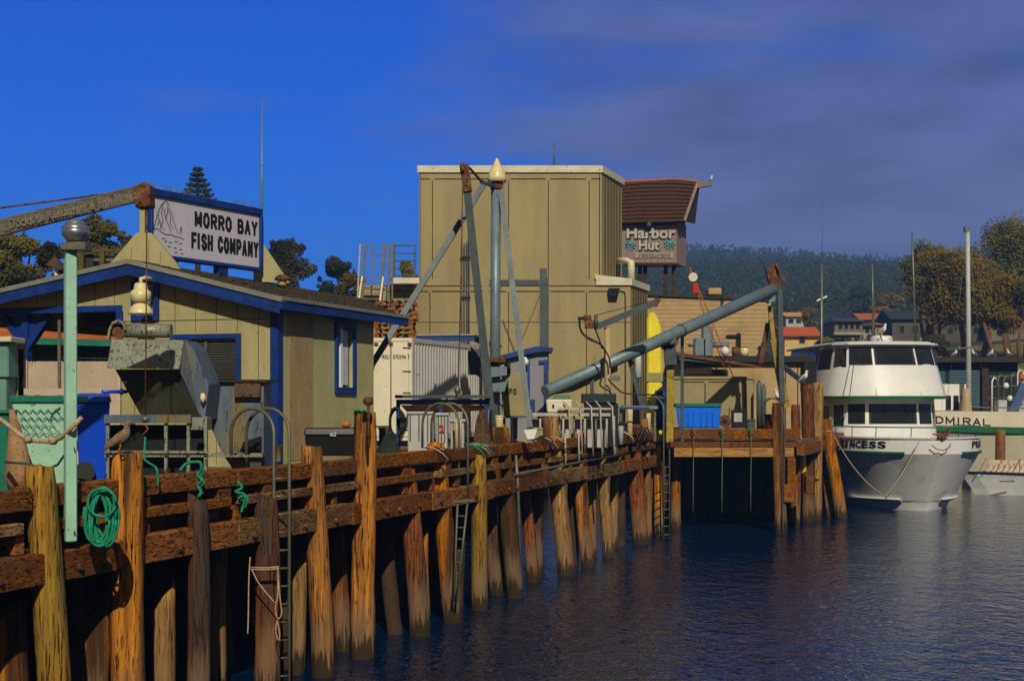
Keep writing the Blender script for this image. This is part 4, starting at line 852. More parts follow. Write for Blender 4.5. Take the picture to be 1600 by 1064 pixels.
for P in ([(393, 888), (405, 912), (430, 942)], [(391, 870), (389, 900), (388, 960), (387, 990)], [(434, 886), (437, 930), (440, 958), (434, 966), (430, 950), (434, 930), (434, 890)], [(433, 968), (437, 990), (435, 1000), (431, 985), (433, 968)]):
    MB().tube(spline([A(a, b, Yr-.03) for a, b in P]), .010, 6).build('strand', m_rope, lr)
# ------------------------------------------------------------------ bins, tanks and the fish hopper at the left
tk = thing('teal_tank', 'dark teal tank at the very left edge of the picture', 'tank', tuple(A(0, 750, 17)))
mb = MB(); a, b = A(-40, 760, 16.8), A(14, 645, 16.8); mb.b2(a.x, b.x, 16.8, 17.6, 2.905, b.z); mb.build('body', m_teal, tk, bevel=.02)
mb = MB(); fbox(mb, -40, 15, 640, 646, 16.75, .95); mb.build('lid', m_teal, tk, bevel=.01)
mt = thing('mint_hopper', 'mint green tapered fish tub with net pattern and teal rim', 'tub', tuple(A(70, 745, 17.4)))
Y0 = 17.0
mb = MB(); mb.hexa([A(58, 757, Y0+.1), A(101, 757, Y0+.1), A(101, 757, Y0+.7), A(58, 757, Y0+.7), A(17, 628, Y0), A(101, 628, Y0), A(101, 628, Y0+.9), A(17, 628, Y0+.9)]); mb.build('body', m_mint, mt, bevel=.015)
mb = MB(); fbox(mb, 14, 101, 618, 629, Y0-.03, .96); mb.build('rim', m_teal, mt, bevel=.01)
mb = MB()
for r_ in range(4):
    for q in range(6 if r_ < 2 else 5):
        px = 27+q*12+(r_ % 2)*6+r_*3; py = 640+r_*11
        mb.bar(A(px-5, py+5, Y0-.012), A(px, py, Y0-.012), .008, .008); mb.bar(A(px, py, Y0-.012), A(px+6, py+6, Y0-.012), .008, .008)
mb.build('net_pattern', mat('dark green netting', C(60, 92, 76), .8, bump=0), mt)
mb = MB(); mb.bar(A(78, 656, Y0-.016), A(83, 644, Y0-.016), .03, .006); mb.bar(A(84, 643, Y0-.016), A(94, 636, Y0-.016), .025, .006); mb.build('blue_tape', m_blue, mt)
sk = thing('canvas_sack', 'tan brown canvas sack slumped against the mint tub', 'sack', tuple(A(35, 750, 16.6)))
mb = MB(); mb.tube([A(30, 765, 16.75), A(29, 740, 16.75), A(27, 700, 16.75), A(22, 660, 16.75), A(18, 640, 16.75)], [(.13, .10), (.165, .14), (.12, .11), (.055, .06), (.03, .03)], 12); mb.build('body', mat('sack canvas', C(158, 122, 84), .9, var=.25, scale=6, speck=.5, sscale=30, bump=.5), sk)
sr = thing('heavy_rope', 'thick tan mooring rope slung from the left edge across the mint tub to the pole', 'rope', tuple(A(70, 690, 15.4)))
MB().tube([A(-20, 640, 15.6), A(10, 662, 15.3), A(30, 678, 15.2), A(45, 688, 15.2), A(62, 689, 15.2), A(80, 690, 15.1), A(95, 684, 15.05), A(112, 668, 14.85), A(128, 652, 14.9)], .026, 8).build('rope', m_rope, sr)
for px, py in ((44, 687), (83, 689)):
    MB().tube([A(px-4, py-3, 15.1), A(px, py, 15.07), A(px+4, py+2, 15.1)], [.03, .05, .03], 8).build('knot', m_rope, sr)
MB().tube([A(125, 655, 14.95), A(108, 700, 15.2), A(90, 726, 15.3), A(76, 732, 15.3), A(40, 724, 15.4), A(8, 722, 15.5)], .014, 6).build('thin_rope', m_dgrey, sr)
wbn = thing('wheelie_bin', 'blue wheeled rubbish bin with closed lid between the mint pole and the hopper', 'bin', tuple(A(145, 745, 19.8)))
Yw = 19.6
mb = MB(); mb.hexa([A(124, 757, Yw+.1), A(164, 757, Yw+.1), A(164, 757, Yw+.6), A(124, 757, Yw+.6), A(119, 628, Yw), A(172, 628, Yw), A(172, 628, Yw+.7), A(119, 628, Yw+.7)]); mb.build('body', m_bin, wbn, bevel=.02)
mb = MB(); mb.hexa([A(117, 629, Yw-.05), A(175, 629, Yw-.05), A(175, 629, Yw+.75), A(117, 629, Yw+.75), A(121, 617, Yw+.02), A(171, 620, Yw+.02), A(171, 614, Yw+.7), A(121, 614, Yw+.7)]); mb.build('lid', m_bin, wbn, bevel=.02)
MB().tube([A(132, 737, Yw-.12), A(132, 737, Yw+.02)], .14, 16).build('wheel', m_rubber, wbn)
MB().tube([A(160, 612, Yw+.1), A(198, 612, Yw+.4)], .03, 6).build('handle', m_bin, wbn)
# lattice screen
la = thing('lattice_screen', 'cream lattice screen panel under the porch', 'screen', tuple(A(110, 740, 23)))
YLt = 22.4; a, b = A(38, 612, YLt), A(186, 565, YLt)
mb = MB(); n_ = 34
for i in range(-6, n_+7):
    for sgn in (1, -1):
        x0 = a.x+(b.x-a.x)*i/n_; x1 = x0+sgn*(b.z-a.z)
        lo, hi = Vector((x0, YLt+(.01 if sgn > 0 else 0), a.z)), Vector((x1, YLt+(.01 if sgn > 0 else 0), b.z))
        def cl(p, q):
            t0, t1 = 0, 1; dx = q.x-p.x
            for lim, s_ in ((a.x, 1), (b.x, -1)):
                pa = (p.x-lim)*s_; qa = (q.x-lim)*s_
                if pa < 0 and qa < 0: return None
                if pa < 0: t0 = max(t0, pa/(pa-qa))
                if qa < 0: t1 = min(t1, pa/(pa-qa))
            return (p.lerp(q, t0), p.lerp(q, t1)) if t1 > t0 else None
        r_ = cl(lo, hi)
        if r_ and (r_[1]-r_[0]).length > .02: mb.bar(r_[0], r_[1], .008, .022, (0, 0, 1))
mb.build('lattice', m_latt, la)
mb = MB(); fbox(mb, 38, 60, 610, 740, YLt, .04); fbox(mb, 60, 186, 610, 740, YLt, .04); mb.build('lower_panel', m_latt, la)
mb = MB(); fbox(mb, 14, 190, 607, 617, YLt-1.2, .1); mb.build('rail', m_latt, la)
for px in (40, 92, 186):
    mb = MB(); fbox(mb, px-2, px+2, 563 if px != 92 else 500, 740, YLt-.06, .05); mb.build('post', m_galv if px == 92 else m_latt, la)
# props between: dark post, yellow rod
t = thing('yellow_rod', 'short yellow rod standing in the dark corner beside the lattice', 'rod', tuple(A(26, 740, 21)))
MB().tube([A(26, 740, 21), A(26, 540, 21)], .022, 8).build('rod', m_ymetal, t)
mb = MB(); fbox(mb, 29, 37, 530, 740, 21.2, .1); mb.build('guard', m_black, t)
t = thing('pale_locker', 'pale teal locker with a cream top rail at the left edge under the eave', 'locker', tuple(A(5, 740, 20.5)))
mb = MB(); fbox(mb, -40, 13, 535, 590, 20.5, .4); fbox(mb, -40, 10, 590, 740, 20.55, .4); mb.build('body', mat('pale teal', C(100, 142, 128), .6, var=.2, speck=.3), t, bevel=.02)
mb = MB(); fbox(mb, -40, 17, 526, 534, 20.4, .6); mb.build('top', m_cornice, t, bevel=.01)
# fish hopper machine
hp = thing('fish_hopper', 'stained metal fish hopper with tilted chute on a pale pipe frame before the house window', 'machine', tuple(A(245, 740, 20.2)))
Yh = 20.0
mb = MB(); mb.hexa([A(167, 575, Yh-.5), A(280, 577, Yh-.5), A(288, 577, Yh+.1), A(172, 575, Yh+.3), A(174, 530, Yh-.2), A(288, 531, Yh-.2), A(296, 531, Yh+.3), A(178, 530, Yh+.5)]); mb.build('hood', m_hop, hp, bevel=.01)
# chute: solid block narrowing down, mouth's shade put into its colour, with blue grey side plate
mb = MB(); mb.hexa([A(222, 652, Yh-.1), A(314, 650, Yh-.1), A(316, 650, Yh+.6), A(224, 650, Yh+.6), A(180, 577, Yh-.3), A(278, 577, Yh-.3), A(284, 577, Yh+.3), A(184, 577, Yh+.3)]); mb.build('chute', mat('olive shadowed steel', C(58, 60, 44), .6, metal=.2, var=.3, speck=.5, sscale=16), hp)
mb = MB(); mb.prism([A(280, 578, Yh-.36), A(289, 532, Yh-.25), A(302, 545, Yh-.2), A(326, 600, Yh-.1), A(320, 655, Yh-.1), A(310, 645, Yh-.12)], (.05, .6, 0)); mb.build('side_plate', m_cab, hp)
mb = MB(); mb.tube([A(196, 517, Yh), A(268, 517, Yh)], .10, 16); mb.build('drum', m_hop, hp)
mb = MB()
P = [A(170, 530, Yh-.1), A(172, 516, Yh-.1), A(177, 505, Yh-.1), A(186, 501, Yh-.1), A(194, 506, Yh-.1), A(197, 516, Yh-.1)]
for p, q in zip(P, P[1:]): mb.bar(p, q, .09, .03, (0, 1, 0) if False else (q-p).cross(Vector((0, 1, 0))))
mb.build('guard_arc', m_hop, hp); MB().tube([A(187, 518, Yh-.05), A(187, 518, Yh+.1)], .11, 16).build('drive_wheel', m_rust, hp)
mb = MB(); mb.tube([A(317, 615, Yh-.18), A(317, 622, Yh-.2), A(317, 630, Yh-.18)], [.03, .045, .02], 8); mb.build('lamp_knob', m_creaml, hp)
mb = MB(); fbox(mb, 163, 298, 648, 661, Yh-.55, .08); mb.build('top_rail', m_cab, hp)
for px, y0 in ((168, 661), (259, 661), (294, 650), (321, 650)):
    mb = MB(); fbox(mb, px-2.5, px+2.5, y0, 754, Yh-.5, .05); mb.build('leg', m_hop, hp)
mb = MB(); fbox(mb, 163, 325, 704, 708, Yh-.53, .04); fbox(mb, 163, 410, 711, 714, Yh-.5, .04); mb.build('lower_rail', m_hop, hp)
mb = MB(); fbox(mb, 297, 324, 652, 672, Yh-.45, .3); mb.build('outlet_box', m_hop, hp, bevel=.01)
mb = MB(); fbox(mb, 172, 318, 664, 757, Yh+.35, .3); mb.build('belt_tray', m_dk, hp)
# control cabinet
cc = thing('control_cabinet', 'stained blue grey cabinet with a small rusty twin box beneath the house window', 'cabinet', tuple(A(365, 740, 20.6)))
Yc = 20.5
mb = MB(); mb.prism([A(322, 597, Yc), A(412, 597, Yc), A(412, 735, Yc), A(365, 735, Yc), A(346, 706, Yc), A(322, 650, Yc)], (0, .6, 0)); mb.build('body', m_cab, cc)
mb = MB(); fbox(mb, 322, 418, 593, 597, Yc-.08, .8); mb.build('top', m_rubber, cc)
fb = MB(); fbox(fb, 366, 406, 599, 620, Yc-.12, .115); fb = fb.build('switch_box', m_rust, cc)
mb = MB(); fbox(mb, 369, 385, 602, 616, Yc-.13, .008); fbox(mb, 388, 404, 602, 616, Yc-.13, .008); mb.build('window', mat('dusty glass', C(96, 80, 62), .3, var=.3), fb)
mb = MB(); mb.prism([A(374, 706, Yc-.25), A(380, 690, Yc-.25), A(405, 682, Yc-.25), A(405, 706, Yc-.25)], (0, .2, 0)); mb.build('box', m_black, cc)
mb = MB(); fbox(mb, 330, 410, 708, 713, Yc-.32, .3); mb.build('shelf', m_hop, cc)
mb = MB(); fbox(mb, 385, 408, 713, 757, Yc-.2, .1); mb.build('support', m_dgrey, cc)
t = thing('white_bucket', 'small white bucket on the rail at the foot of the house corner board', 'bucket', tuple(A(435, 720, 20.3)))
MB().lathe([(.05, -.02), (.062, .2), (.066, .2)], A(435, 718, 20.2), 12).build('body', m_creaml, t)
# ------------------------------------------------------------------ gulls
m_gw = mat('gull white feathers', C(220, 214, 200), .8, var=.1, scale=20, bump=.2)
m_gb2 = mat('gull mottled brown', C(132, 108, 80), .85, var=.45, scale=22, speck=.7, sscale=60, speckcol=C(60, 44, 30), bump=.3)
m_gg = mat('gull grey wing', C(120, 122, 126), .8, var=.15, scale=14, bump=.2)
m_bill = mat('gull bill and legs', C(150, 110, 50), .6, var=.2, bump=0)
def gull(p, s, face, label, young=False, sit=False):
    """standing gull, face = direction its bill points (+1 right, -1 left), s = standing height in metres"""
    g = thing('seagull', label, 'seagull', tuple(p), None)
    k = s/.42; M_ = Matrix.Translation(p) @ Matrix.Scale(k, 4)
    if face < 0: M_ = M_ @ Matrix.Rotation(math.pi, 4, 'Z')
    M_ = M_ @ Matrix.Rotation(R(12), 4, 'Z')
    M2 = M_ @ Matrix.Translation((0, 0, .19)) @ Matrix.Rotation(R(-24), 4, 'Y') @ Matrix.Translation((0, 0, -.19))
    body = [(-.22, .15), (-.17, .16), (-.11, .175), (-.03, .195), (.05, .21), (.10, .235), (.13, .265), (.145, .295), (.155, .322), (.175, .34), (.198, .335), (.214, .32), (.222, .312)]
    rad = [(.018, .006), (.035, .022), (.062, .052), (.082, .075), (.084, .080), (.066, .066), (.048, .050), (.038, .040), (.037, .041), (.040, .042), (.036, .036), (.022, .022), (.008, .01)]
    MB(M2).tube([(x, 0, z) for x, z in body], rad, 14).build('body', m_gb2 if young else m_gw, g)
    for sy in (1, -1):
        MB(M2).tube([(.07, .062*sy, .225), (.0, .078*sy, .22), (-.1, .066*sy, .195), (-.18, .04*sy, .172), (-.27, .012*sy, .155)], [(.01, .02), (.016, .055), (.014, .05), (.01, .03), (.004, .008)], 10).build('wing', m_gb2 if young else m_gg, g)
        MB(M_).tube([(.0, .03*sy, .16), (.01, .03*sy, .10), (-.01, .03*sy, .05), (.0, .03*sy, .01)], [.02, .010, .007, .008], 6).tube([(-.01, .03*sy, .008), (.05, .04*sy, .006)], [(.012, .005), (.02, .004)], 6).build('leg', m_bill, g)
        MB(M2).tube([(.192, .033*sy, .342), (.192, .038*sy, .342)], .006, 6).build('eye', m_black, g)
    MB(M2).tube([(.21, 0, .322), (.235, 0, .307), (.258, 0, .292), (.260, 0, .282)], [(.012, .013), (.009, .011), (.007, .009), (.003, .004)], 8).build('bill', m_black if young else m_bill, g)
    return g
gull(Vector((XP(193, 16.0), 15.85, ZP(709, 15.9))), .36, 1, 'mottled young gull standing on the thick brown pile, bill to the right', True)
gull(A(1256, 599, 47.1), .42, 1, 'white gull perched on the left of the pile cluster beside the boat')
gull(A(1217, 630, 43.5), .42, -1, 'white gull standing on the pile at the foot of the rusty crane column')
gull(A(1111, 287, 70.3), .38, 1, 'small gull perched on the prow of the sign tower roof')
# ------------------------------------------------------------------ mid pier clutter
m_dw = mat('dirty white pipe', C(176, 172, 158), .5, var=.2, scale=5, speck=.5, sscale=14, speckcol=C(100, 78, 54))
rk = thing('pipe_rack', 'white pipe rack of upright rods on white frames over the pier edge', 'rack', tuple(A(890, 690, 34)))
Yk = 34.2
mb = MB(); fbox(mb, 829, 958, 645, 650, Yk, .5); mb.build('top_board', m_dw, rk)
for i, px in enumerate((826, 844, 862, 880, 897, 914, 931, 948)):
    MB().tube([A(px, 650, Yk+.1), A(px, 700, Yk+.1)], .026, 8).build('pipe', m_dw if i % 2 else m_galv, rk)
for i, px in enumerate((889, 907, 924, 938, 957)):
    MB().tube([A(px-8, 628-i % 2*2, Yk-.1), A(px, 636, Yk-.15), A(px+1, 668, Yk-.2), A(px+3, 712, Yk-.2)], .02, 8).build('hook_rod', m_dw, rk)
for px in (824, 872, 927, 958):
    mb = MB(); fbox(mb, px, px+3, 650, 700, Yk+.3, .05); mb.build('leg', m_dw, rk)
mb = MB(); fbox(mb, 872, 958, 637, 640, Yk-.12, .04); mb.build('cross_rod', m_dw, rk)
for i, px in enumerate((836, 852, 868, 884, 905, 921, 940)):
    lb = ('grey white crate at the far left of the row under the pipe rack', 'crate with a red arch mark under the pipe rack', 'third crate from the left under the rack', 'lilac grey crate fourth in the row under the rack', 'fifth crate in the row under the rack', 'crate left of the last one under the pipe rack', 'rightmost crate of the row under the pipe rack')[i]
    c_ = thing('fish_crate', lb, 'crate', tuple(A(px, 700, Yk+.6)), 'fish crates under the white rack')
    p0, p1 = A(px-8, 655, Yk+.45), A(px+7, 655, Yk+.45)
    MB().b2(p0.x+.01, p1.x-.01, Yk+.45, Yk+.95, 2.905, p0.z-.05).build('body', m_bin_w, c_, bevel=.01); MB().b2(p0.x, p1.x, Yk+.43, Yk+.97, p0.z-.05, p0.z).build('rim', m_bin_w, c_)
    if i in (1,):
        MB().tube([A(px-5, 680, Yk+.44), A(px-4, 666, Yk+.44), A(px, 662, Yk+.44), A(px+4, 666, Yk+.44), A(px+5, 680, Yk+.44)], .025, 6).build('red_mark', mat('dark red paint', (.32, .01, .03), .6, bump=0), c_)
tb = thing('white_tub', 'white fish tub with green net on top standing on the pipe rack', 'tub', tuple(A(874, 645, Yk)))
mb = MB(); mb.hexa([A(855, 645, Yk), A(892, 645, Yk), A(892, 645, Yk+.45), A(855, 645, Yk+.45), A(853, 624, Yk-.03), A(894, 624, Yk-.03), A(894, 624, Yk+.5), A(853, 624, Yk+.5)]); mb.build('body', m_contw, tb, bevel=.03)
mb = MB(); mb.hexa([A(862, 624, Yk+.05), A(893, 624, Yk+.05), A(893, 624, Yk+.45), A(862, 624, Yk+.45), A(868, 618, Yk+.1), A(888, 618, Yk+.1), A(888, 618, Yk+.4), A(868, 618, Yk+.4)]); mb.build('green_net', m_teal, tb, bevel=.02)
mb = MB(); fbox(mb, 863, 866, 632, 637, Yk-.035, .02); fbox(mb, 883, 886, 639, 643, Yk-.03, .02); mb.build('slots', m_black, tb)
bx = thing('black_crate', 'black ribbed crate behind the right half of the pipe rack', 'crate', tuple(A(937, 690, 36)))
mb = MB(); fbox(mb, 910, 963, 615, 630, 36, .7); fbox(mb, 914, 966, 630, 698, 36.05, .6); mb.build('body', m_black, bx, bevel=.01)
mb = MB()
for k in range(5): fbox(mb, 911, 962, 616.5+k*2.6, 617.5+k*2.6, 35.98, .018)
mb.build('rib', m_dgrey, bx)
# small davit crane
dv = thing('davit_crane', 'small dark boom hoist on a cream post in front of the tan building', 'crane', tuple(A(949, 680, 38)))
Yd = 38.0
MB().tube([A(950, 690, Yd), A(949, 512, Yd)], .085, 12).build('post', m_bpost, dv)
MB().bar(A(934, 510, Yd-.1), A(1026, 472, Yd-.1), .14, .17).build('boom', m_dgrey, dv)
MB().bar(A(1022, 478, Yd-.1), A(1029, 466, Yd-.1), .16, .12, (0, 1, 0)).build('boom_tip', m_rust, dv)
mb = MB(); mb.tube([A(912, 497, Yd-.1), A(924, 497, Yd-.1)], .08, 10); mb.b2(XP(914, Yd), XP(928, Yd), Yd-.25, Yd+.1, ZP(513, Yd), ZP(501, Yd)); mb.build('winch', m_rust, dv)
MB().tube([A(931, 492, Yd-.28), A(931, 515, Yd-.28)], .05, 8).build('reel', m_dgrey, dv)
mb = MB(); fbox(mb, 903, 912, 495, 500, Yd-.1, .15); mb.build('motor_end', m_black, dv)
for P in ([(906, 500), (908, 518), (920, 530), (938, 538), (946, 548), (952, 560), (953, 575)], [(905, 500), (906, 512), (914, 524), (930, 533), (942, 542), (945, 556), (940, 590), (938, 602), (950, 610), (955, 615)], [(930, 514), (936, 530), (941, 545)], [(950, 592), (962, 605), (975, 614), (1000, 616), (1022, 617)]):
    MB().tube(spline([A(a, b, Yd-.3) for a, b in P]), .022, 6).build('hose', m_rubber, dv)
MB().tube([A(933, 492, Yd-.1), A(976, 481, Yd-.1), A(1024, 469, Yd-.1)], .01, 5).build('wire', m_rubber, dv)
mb = MB(); fbox(mb, 953, 969, 587, 595, Yd-.1, .2); mb.build('valve', m_galv, dv)
# big tube boom crane of the pier head
tc_ = thing('tube_crane', 'long blue grey tube boom rising to a rusty column on the pier head', 'crane', tuple(A(1050, 670, 42)))
q0, q1 = A(852, 612, 37.5), A(1208, 452, 43.2)
MB().tube([q0, q1], [.17, .185], 14).build('tube_boom', m_bgrey, tc_)
mb = MB()
for u in (.235, .56): mb.tube([q0.lerp(q1, u), q0.lerp(q1, u+.004)], .205, 14)
mb.build('flange', m_dgrey, tc_)
mb = MB(); mb.prism([A(858, 618, 37.8), A(965, 572, 39.6), A(965, 580, 39.6), A(895, 612, 38.4)], (0, .12, 0)); mb.build('underplate', m_beige, tc_)
mb = MB(); mb.bar(A(925, 582, 38.6), A(925, 640, 38.6), .10, .10, (0, 1, 0)); mb.bar(A(984, 562, 39.7), A(1005, 640, 39.7), .13, .1, (0, 1, 0)); mb.build('support', m_dgrey, tc_)
mb = MB(); mb.bar(A(1046, 540, 40.6), A(1048, 570, 40.6), .34, .2, (0, 1, 0)); mb.prism([A(1030, 534, 40.5), A(1064, 520, 40.5), A(1058, 540, 40.5), A(1036, 546, 40.5)], (0, .3, 0)); mb.build('pivot', m_dgrey, tc_)
MB().tube([A(1049, 530, 40.3), A(1049, 530, 40.5)], .14, 14).build('sheave', m_galv, tc_)
MB().bar(A(1047, 565, 40.8), A(1046, 690, 40.8), .20, .2, (0, 1, 0)).build('yellow_post', m_ymetal, tc_)
MB().bar(A(1066, 526, 41.2), A(1066, 690, 41.2), .09, .09, (0, 1, 0)).build('thin_post', m_dgrey, tc_)
MB().bar(A(1218, 452, 43.4), A(1222, 632, 43.4), .15, .15, (0, 1, 0)).build('column', m_dgrey, tc_)
MB().bar(A(1203, 478, 43.6), A(1208, 530, 43.6), .13, .14, (0, 1, 0)).bar(A(1208, 530, 43.6), A(1228, 636, 43.9), .22, .2, (0, 1, 0)).build('yellow_leg', m_ymetal, tc_)
MB().bar(A(1200, 505, 44), A(1188, 568, 44), .14, .12, (0, 1, 0)).build('back_leg', m_rust, tc_)
mb = MB(); mb.prism([A(1198, 420, 43.3), A(1210, 412, 43.3), A(1214, 432, 43.3), A(1217, 455, 43.3), A(1208, 455, 43.3), A(1200, 434, 43.3)], (0, .25, 0)); mb.bar(A(1212, 412, 43.25), A(1228, 444, 43.25), .06, .06, (0, 1, 0)); mb.bar(A(1212, 412, 43.4), A(1218, 452, 43.4), .08, .08, (0, 1, 0)); mb.build('boom_head', m_rust, tc_)
mb = MB(); mb.prism([A(1198, 458, 43.1), A(1210, 450, 43.1), A(1212, 470, 43.1), A(1202, 474, 43.1)], (0, .4, 0)); mb.build('end_plate', m_bgrey, tc_)
# yellow float, hanging boom etc.
yf = thing('yellow_float', 'long bright yellow rounded panel standing against the tan building side', 'float', tuple(A(1022, 680, 43.6)))
Yy = 43.3
mb = MB(); mb.prism([A(1011, 585, Yy), A(1011, 500, Yy), A(1014, 491, Yy), A(1019, 487, Yy), A(1024, 489, Yy), A(1029, 500, Yy), A(1034, 515, Yy), A(1034, 585, Yy)], (0, .3, 0)); mb.prism([A(1011, 680, Yy), A(1011, 594, Yy), A(1035, 594, Yy), A(1035, 680, Yy)], (0, .3, 0)); mb.build('body', m_yellow, yf, bevel=.06)
mb = MB(); fbox(mb, 1010, 1036, 583, 596, Yy-.03, .36); mb.build('band', m_beige, yf)
t = thing('white_gas_bottle', 'white stained cylinder on the wall left of the yellow panel', 'cylinder', tuple(A(997, 590, 43)))
MB().tube([A(997, 592, 42.8), A(997, 588, 42.8), A(997, 556, 42.8), A(997, 552, 42.8)], [.04, .1, .1, .04], 12).build('body', m_bin_w, t)
t = thing('blue_drum', 'tall dark blue tapered drum at the foot of the yellow panel', 'drum', tuple(A(1033, 680, 42.4)))
MB().lathe([(.2, 0), (.2, .5), (.15, 1.15), (.1, 1.2)], A(1033, 672, 42.3), 14).build('body', m_blue, t)
t = thing('side_table', 'low steel table with a blue edge between the rack and the hooped ladder', 'table', tuple(A(995, 690, 39.5)))
mb = MB(); fbox(mb, 966, 1028, 634, 639, 39.5, .6); mb.build('table_top', m_bgrey, t)
mb = MB(); fbox(mb, 968, 1014, 636, 640, 39.46, .03); mb.build('edge', m_blue, t)
for px in (969, 1022):
    mb = MB(); fbox(mb, px, px+3, 639, 690, 39.6, .06); mb.build('leg', m_galv, t)
mb = MB()
for k in range(6): mb.tube(spline([A(968+k*6, 692, 39.3), A(974+k*6, 672+k*2, 39.2), A(986+k*5, 668, 39.2), A(1000+k*4, 692, 39.3)]), .02, 6)
mb.build('hose_tangle', m_rubber, None, label='tangle of dark hoses lying under the low steel table', category='hose')
# blue tote
bt2 = thing('blue_tote', 'bright blue fish tote with teal lid at the pier head edge', 'tote', tuple(A(1092, 668, 44)))
Yt2 = 43.9
mb = MB(); mb.hexa([A(1060, 669, Yt2+.05), A(1124, 669, Yt2+.05), A(1124, 669, Yt2+1), A(1060, 669, Yt2+1), A(1056, 635, Yt2), A(1127, 635, Yt2), A(1127, 635, Yt2+1.1), A(1056, 635, Yt2+1.1)]); mb.build('body', m_tote, bt2, bevel=.03)
mb = MB(); fbox(mb, 1055, 1128, 630, 636, Yt2-.04, 1.2); mb.build('lid', m_teal, bt2, bevel=.02)
mb = MB()
for px in (1067, 1075, 1083, 1095, 1104, 1113): fbox(mb, px, px+1, 643, 666, Yt2+.0, .04)
mb.build('moulded_ribs', m_bin, bt2)
mb = MB()
for px in (1041, 1045, 1049): mb.tube([A(px, 670, 43.3), A(px, 629, 43.3)], .03, 6)
mb.build('white_pipes', m_white, None, label='cluster of short white pipes left of the blue tote', category='pipes')
# beige container and green cylinders on the pier head
bc = thing('beige_container', 'beige panelled container standing behind the blue tote', 'container', tuple(A(1115, 670, 47)))
Yb2 = 47.0
mb = MB(); fbox(mb, 1046, 1178, 592, 669, Yb2, 2.4); mb.build('body', m_beige, bc, bevel=.03)
mb = MB(); fbox(mb, 1045, 1180, 588, 592, Yb2-.05, 2.5); mb.build('roof', m_beige, bc)
mb = MB(); fbox(mb, 1101, 1102.5, 598, 655, Yb2-.02, .02); fbox(mb, 1164, 1165.3, 598, 635, Yb2-.02, .02); fbox(mb, 1068, 1100, 596, 597.3, Yb2-.02, .02); fbox(mb, 1107, 1163, 596, 597.3, Yb2-.02, .02); fbox(mb, 1139, 1140.2, 636, 668, Yb2-.02, .02); mb.build('panel_joint', m_joint, bc)
mb = MB(); fbox(mb, 1143, 1164, 640, 644, 45, .1); fbox(mb, 1143, 1147, 644, 669, 45, .1); fbox(mb, 1160, 1164, 644, 669, 45, .1); fbox(mb, 1147, 1160, 659, 669, 45, .1); mb.build('surround', m_black, bf := thing('picture_frame_stand', 'black square frame with a pale panel standing before the beige container', 'frame', tuple(A(1153, 668, 45))))
mb = MB(); fbox(mb, 1147, 1160, 644, 659, 45.03, .04); mb.build('panel', m_bin_w, bf)
t = thing('wheel', 'small brown wheel leaning right of the blue tote', 'wheel', tuple(A(1133, 668, 45)))
MB().tube([A(1133, 658, 44.8), A(1133, 658, 45)], .2, 16).build('tyre', m_rust, t); MB().tube([A(1133, 658, 44.78), A(1133, 658, 44.82)], .08, 10).build('hub', m_black, t)
for i, (px, y0) in enumerate(((1186, 597), (1193, 603))):
    t = thing('gas_cylinder', ('taller green grey cylinder right of the beige container', 'shorter green grey cylinder right of the beige container')[i], 'cylinder', tuple(A(px, 670, 46.5)), 'cylinders by the beige container')
    MB().tube([A(px, 670, 46.4), A(px, y0+3, 46.4), A(px, y0, 46.4)], [.085, .085, .05], 12).build('body', mat('green grey paint', C(78, 96, 88), .5, var=.2, speck=.4), t)
    MB().tube([A(px, y0, 46.4), A(px, y0-3, 46.4)], .03, 6).build('valve', m_rust, t)
t = thing('traffic_cone', 'small orange red cone beside the pier head pile', 'cone', tuple(A(1199, 669, 45)))
MB().lathe([(.13, 0), (.13, .015), (.09, .02), (.02, .27)], A(1199, 669, 44.9), 12).build('body', mat('cone orange', (.8, .05, .02), .5), t)
MB().lathe([(.062, .12), (.045, .18)], A(1199, 669, 44.9), 12).build('band', m_white, t)
for i, px in enumerate((1083, 1128, 1173)):
    mb = MB(); mb.tube([A(px-1, 668, 43.35), A(px+1, 690, 43.3), A(px, 760, 43.3), A(px, 800, 43.3)], .012, 6); mb.tube([A(px-3, 670, 43.3), A(px+3, 671, 43.28), A(px-3, 674, 43.3), A(px+3, 675, 43.28), A(px-2, 679, 43.3)], .03, 6)
    mb.build('hanging_rope', mat('faded green rope', C(96, 120, 84), .9, var=.3), None, label=('pale green rope hanging from the beam left of centre below the blue tote', 'pale green rope hanging from the beam at the right end of the blue tote', 'pale green rope looped on the beam below the black frame')[i], category='rope', group='ropes hung over the pier head beams')
yb = thing('yellow_fender', 'long drooping yellow fender tube hung on the pile cluster', 'fender', tuple(A(1252, 740, 46.4)))
MB().tube([A(1249, 675, 46.6), A(1250, 690, 46.5), A(1253, 712, 46.4), A(1254, 735, 46.4), A(1250, 741, 46.4)], [.04, .08, .13, .13, .04], 12).build('tube', m_yellow, yb)
t = thing('fender_blocks', 'square timber blocks bolted on the tall pale brown cluster pile', 'block', tuple(A(1277, 740, 47.8)))
mb = MB(); fbox(mb, 1270, 1281, 682, 698, 47.85, .3); mb.build('block', m_beam, t); mb = MB(); fbox(mb, 1269, 1281, 732, 748, 47.9, .3); mb.build('block', m_pile_y, t)
t = thing('white_downpipe', 'white pole standing on the pier edge below the pipe rack', 'pole', tuple(A(812, 940, 29)))
MB().tube([A(806, 711, 29.3), A(809, 760, 29.3), A(816, 960, 29.3)], .035, 8).build('pole', m_galv, t)
t = thing('white_handrail', 'white pipe handrail along the pier edge under the pipe rack', 'rail', tuple(A(880, 735, 33)))
a_, b_ = A(805, 741, d0(805)-.3), A(975, 709, d0(975)-.3)
MB().tube([a_, b_], .03, 8).build('rail', m_galv, t)
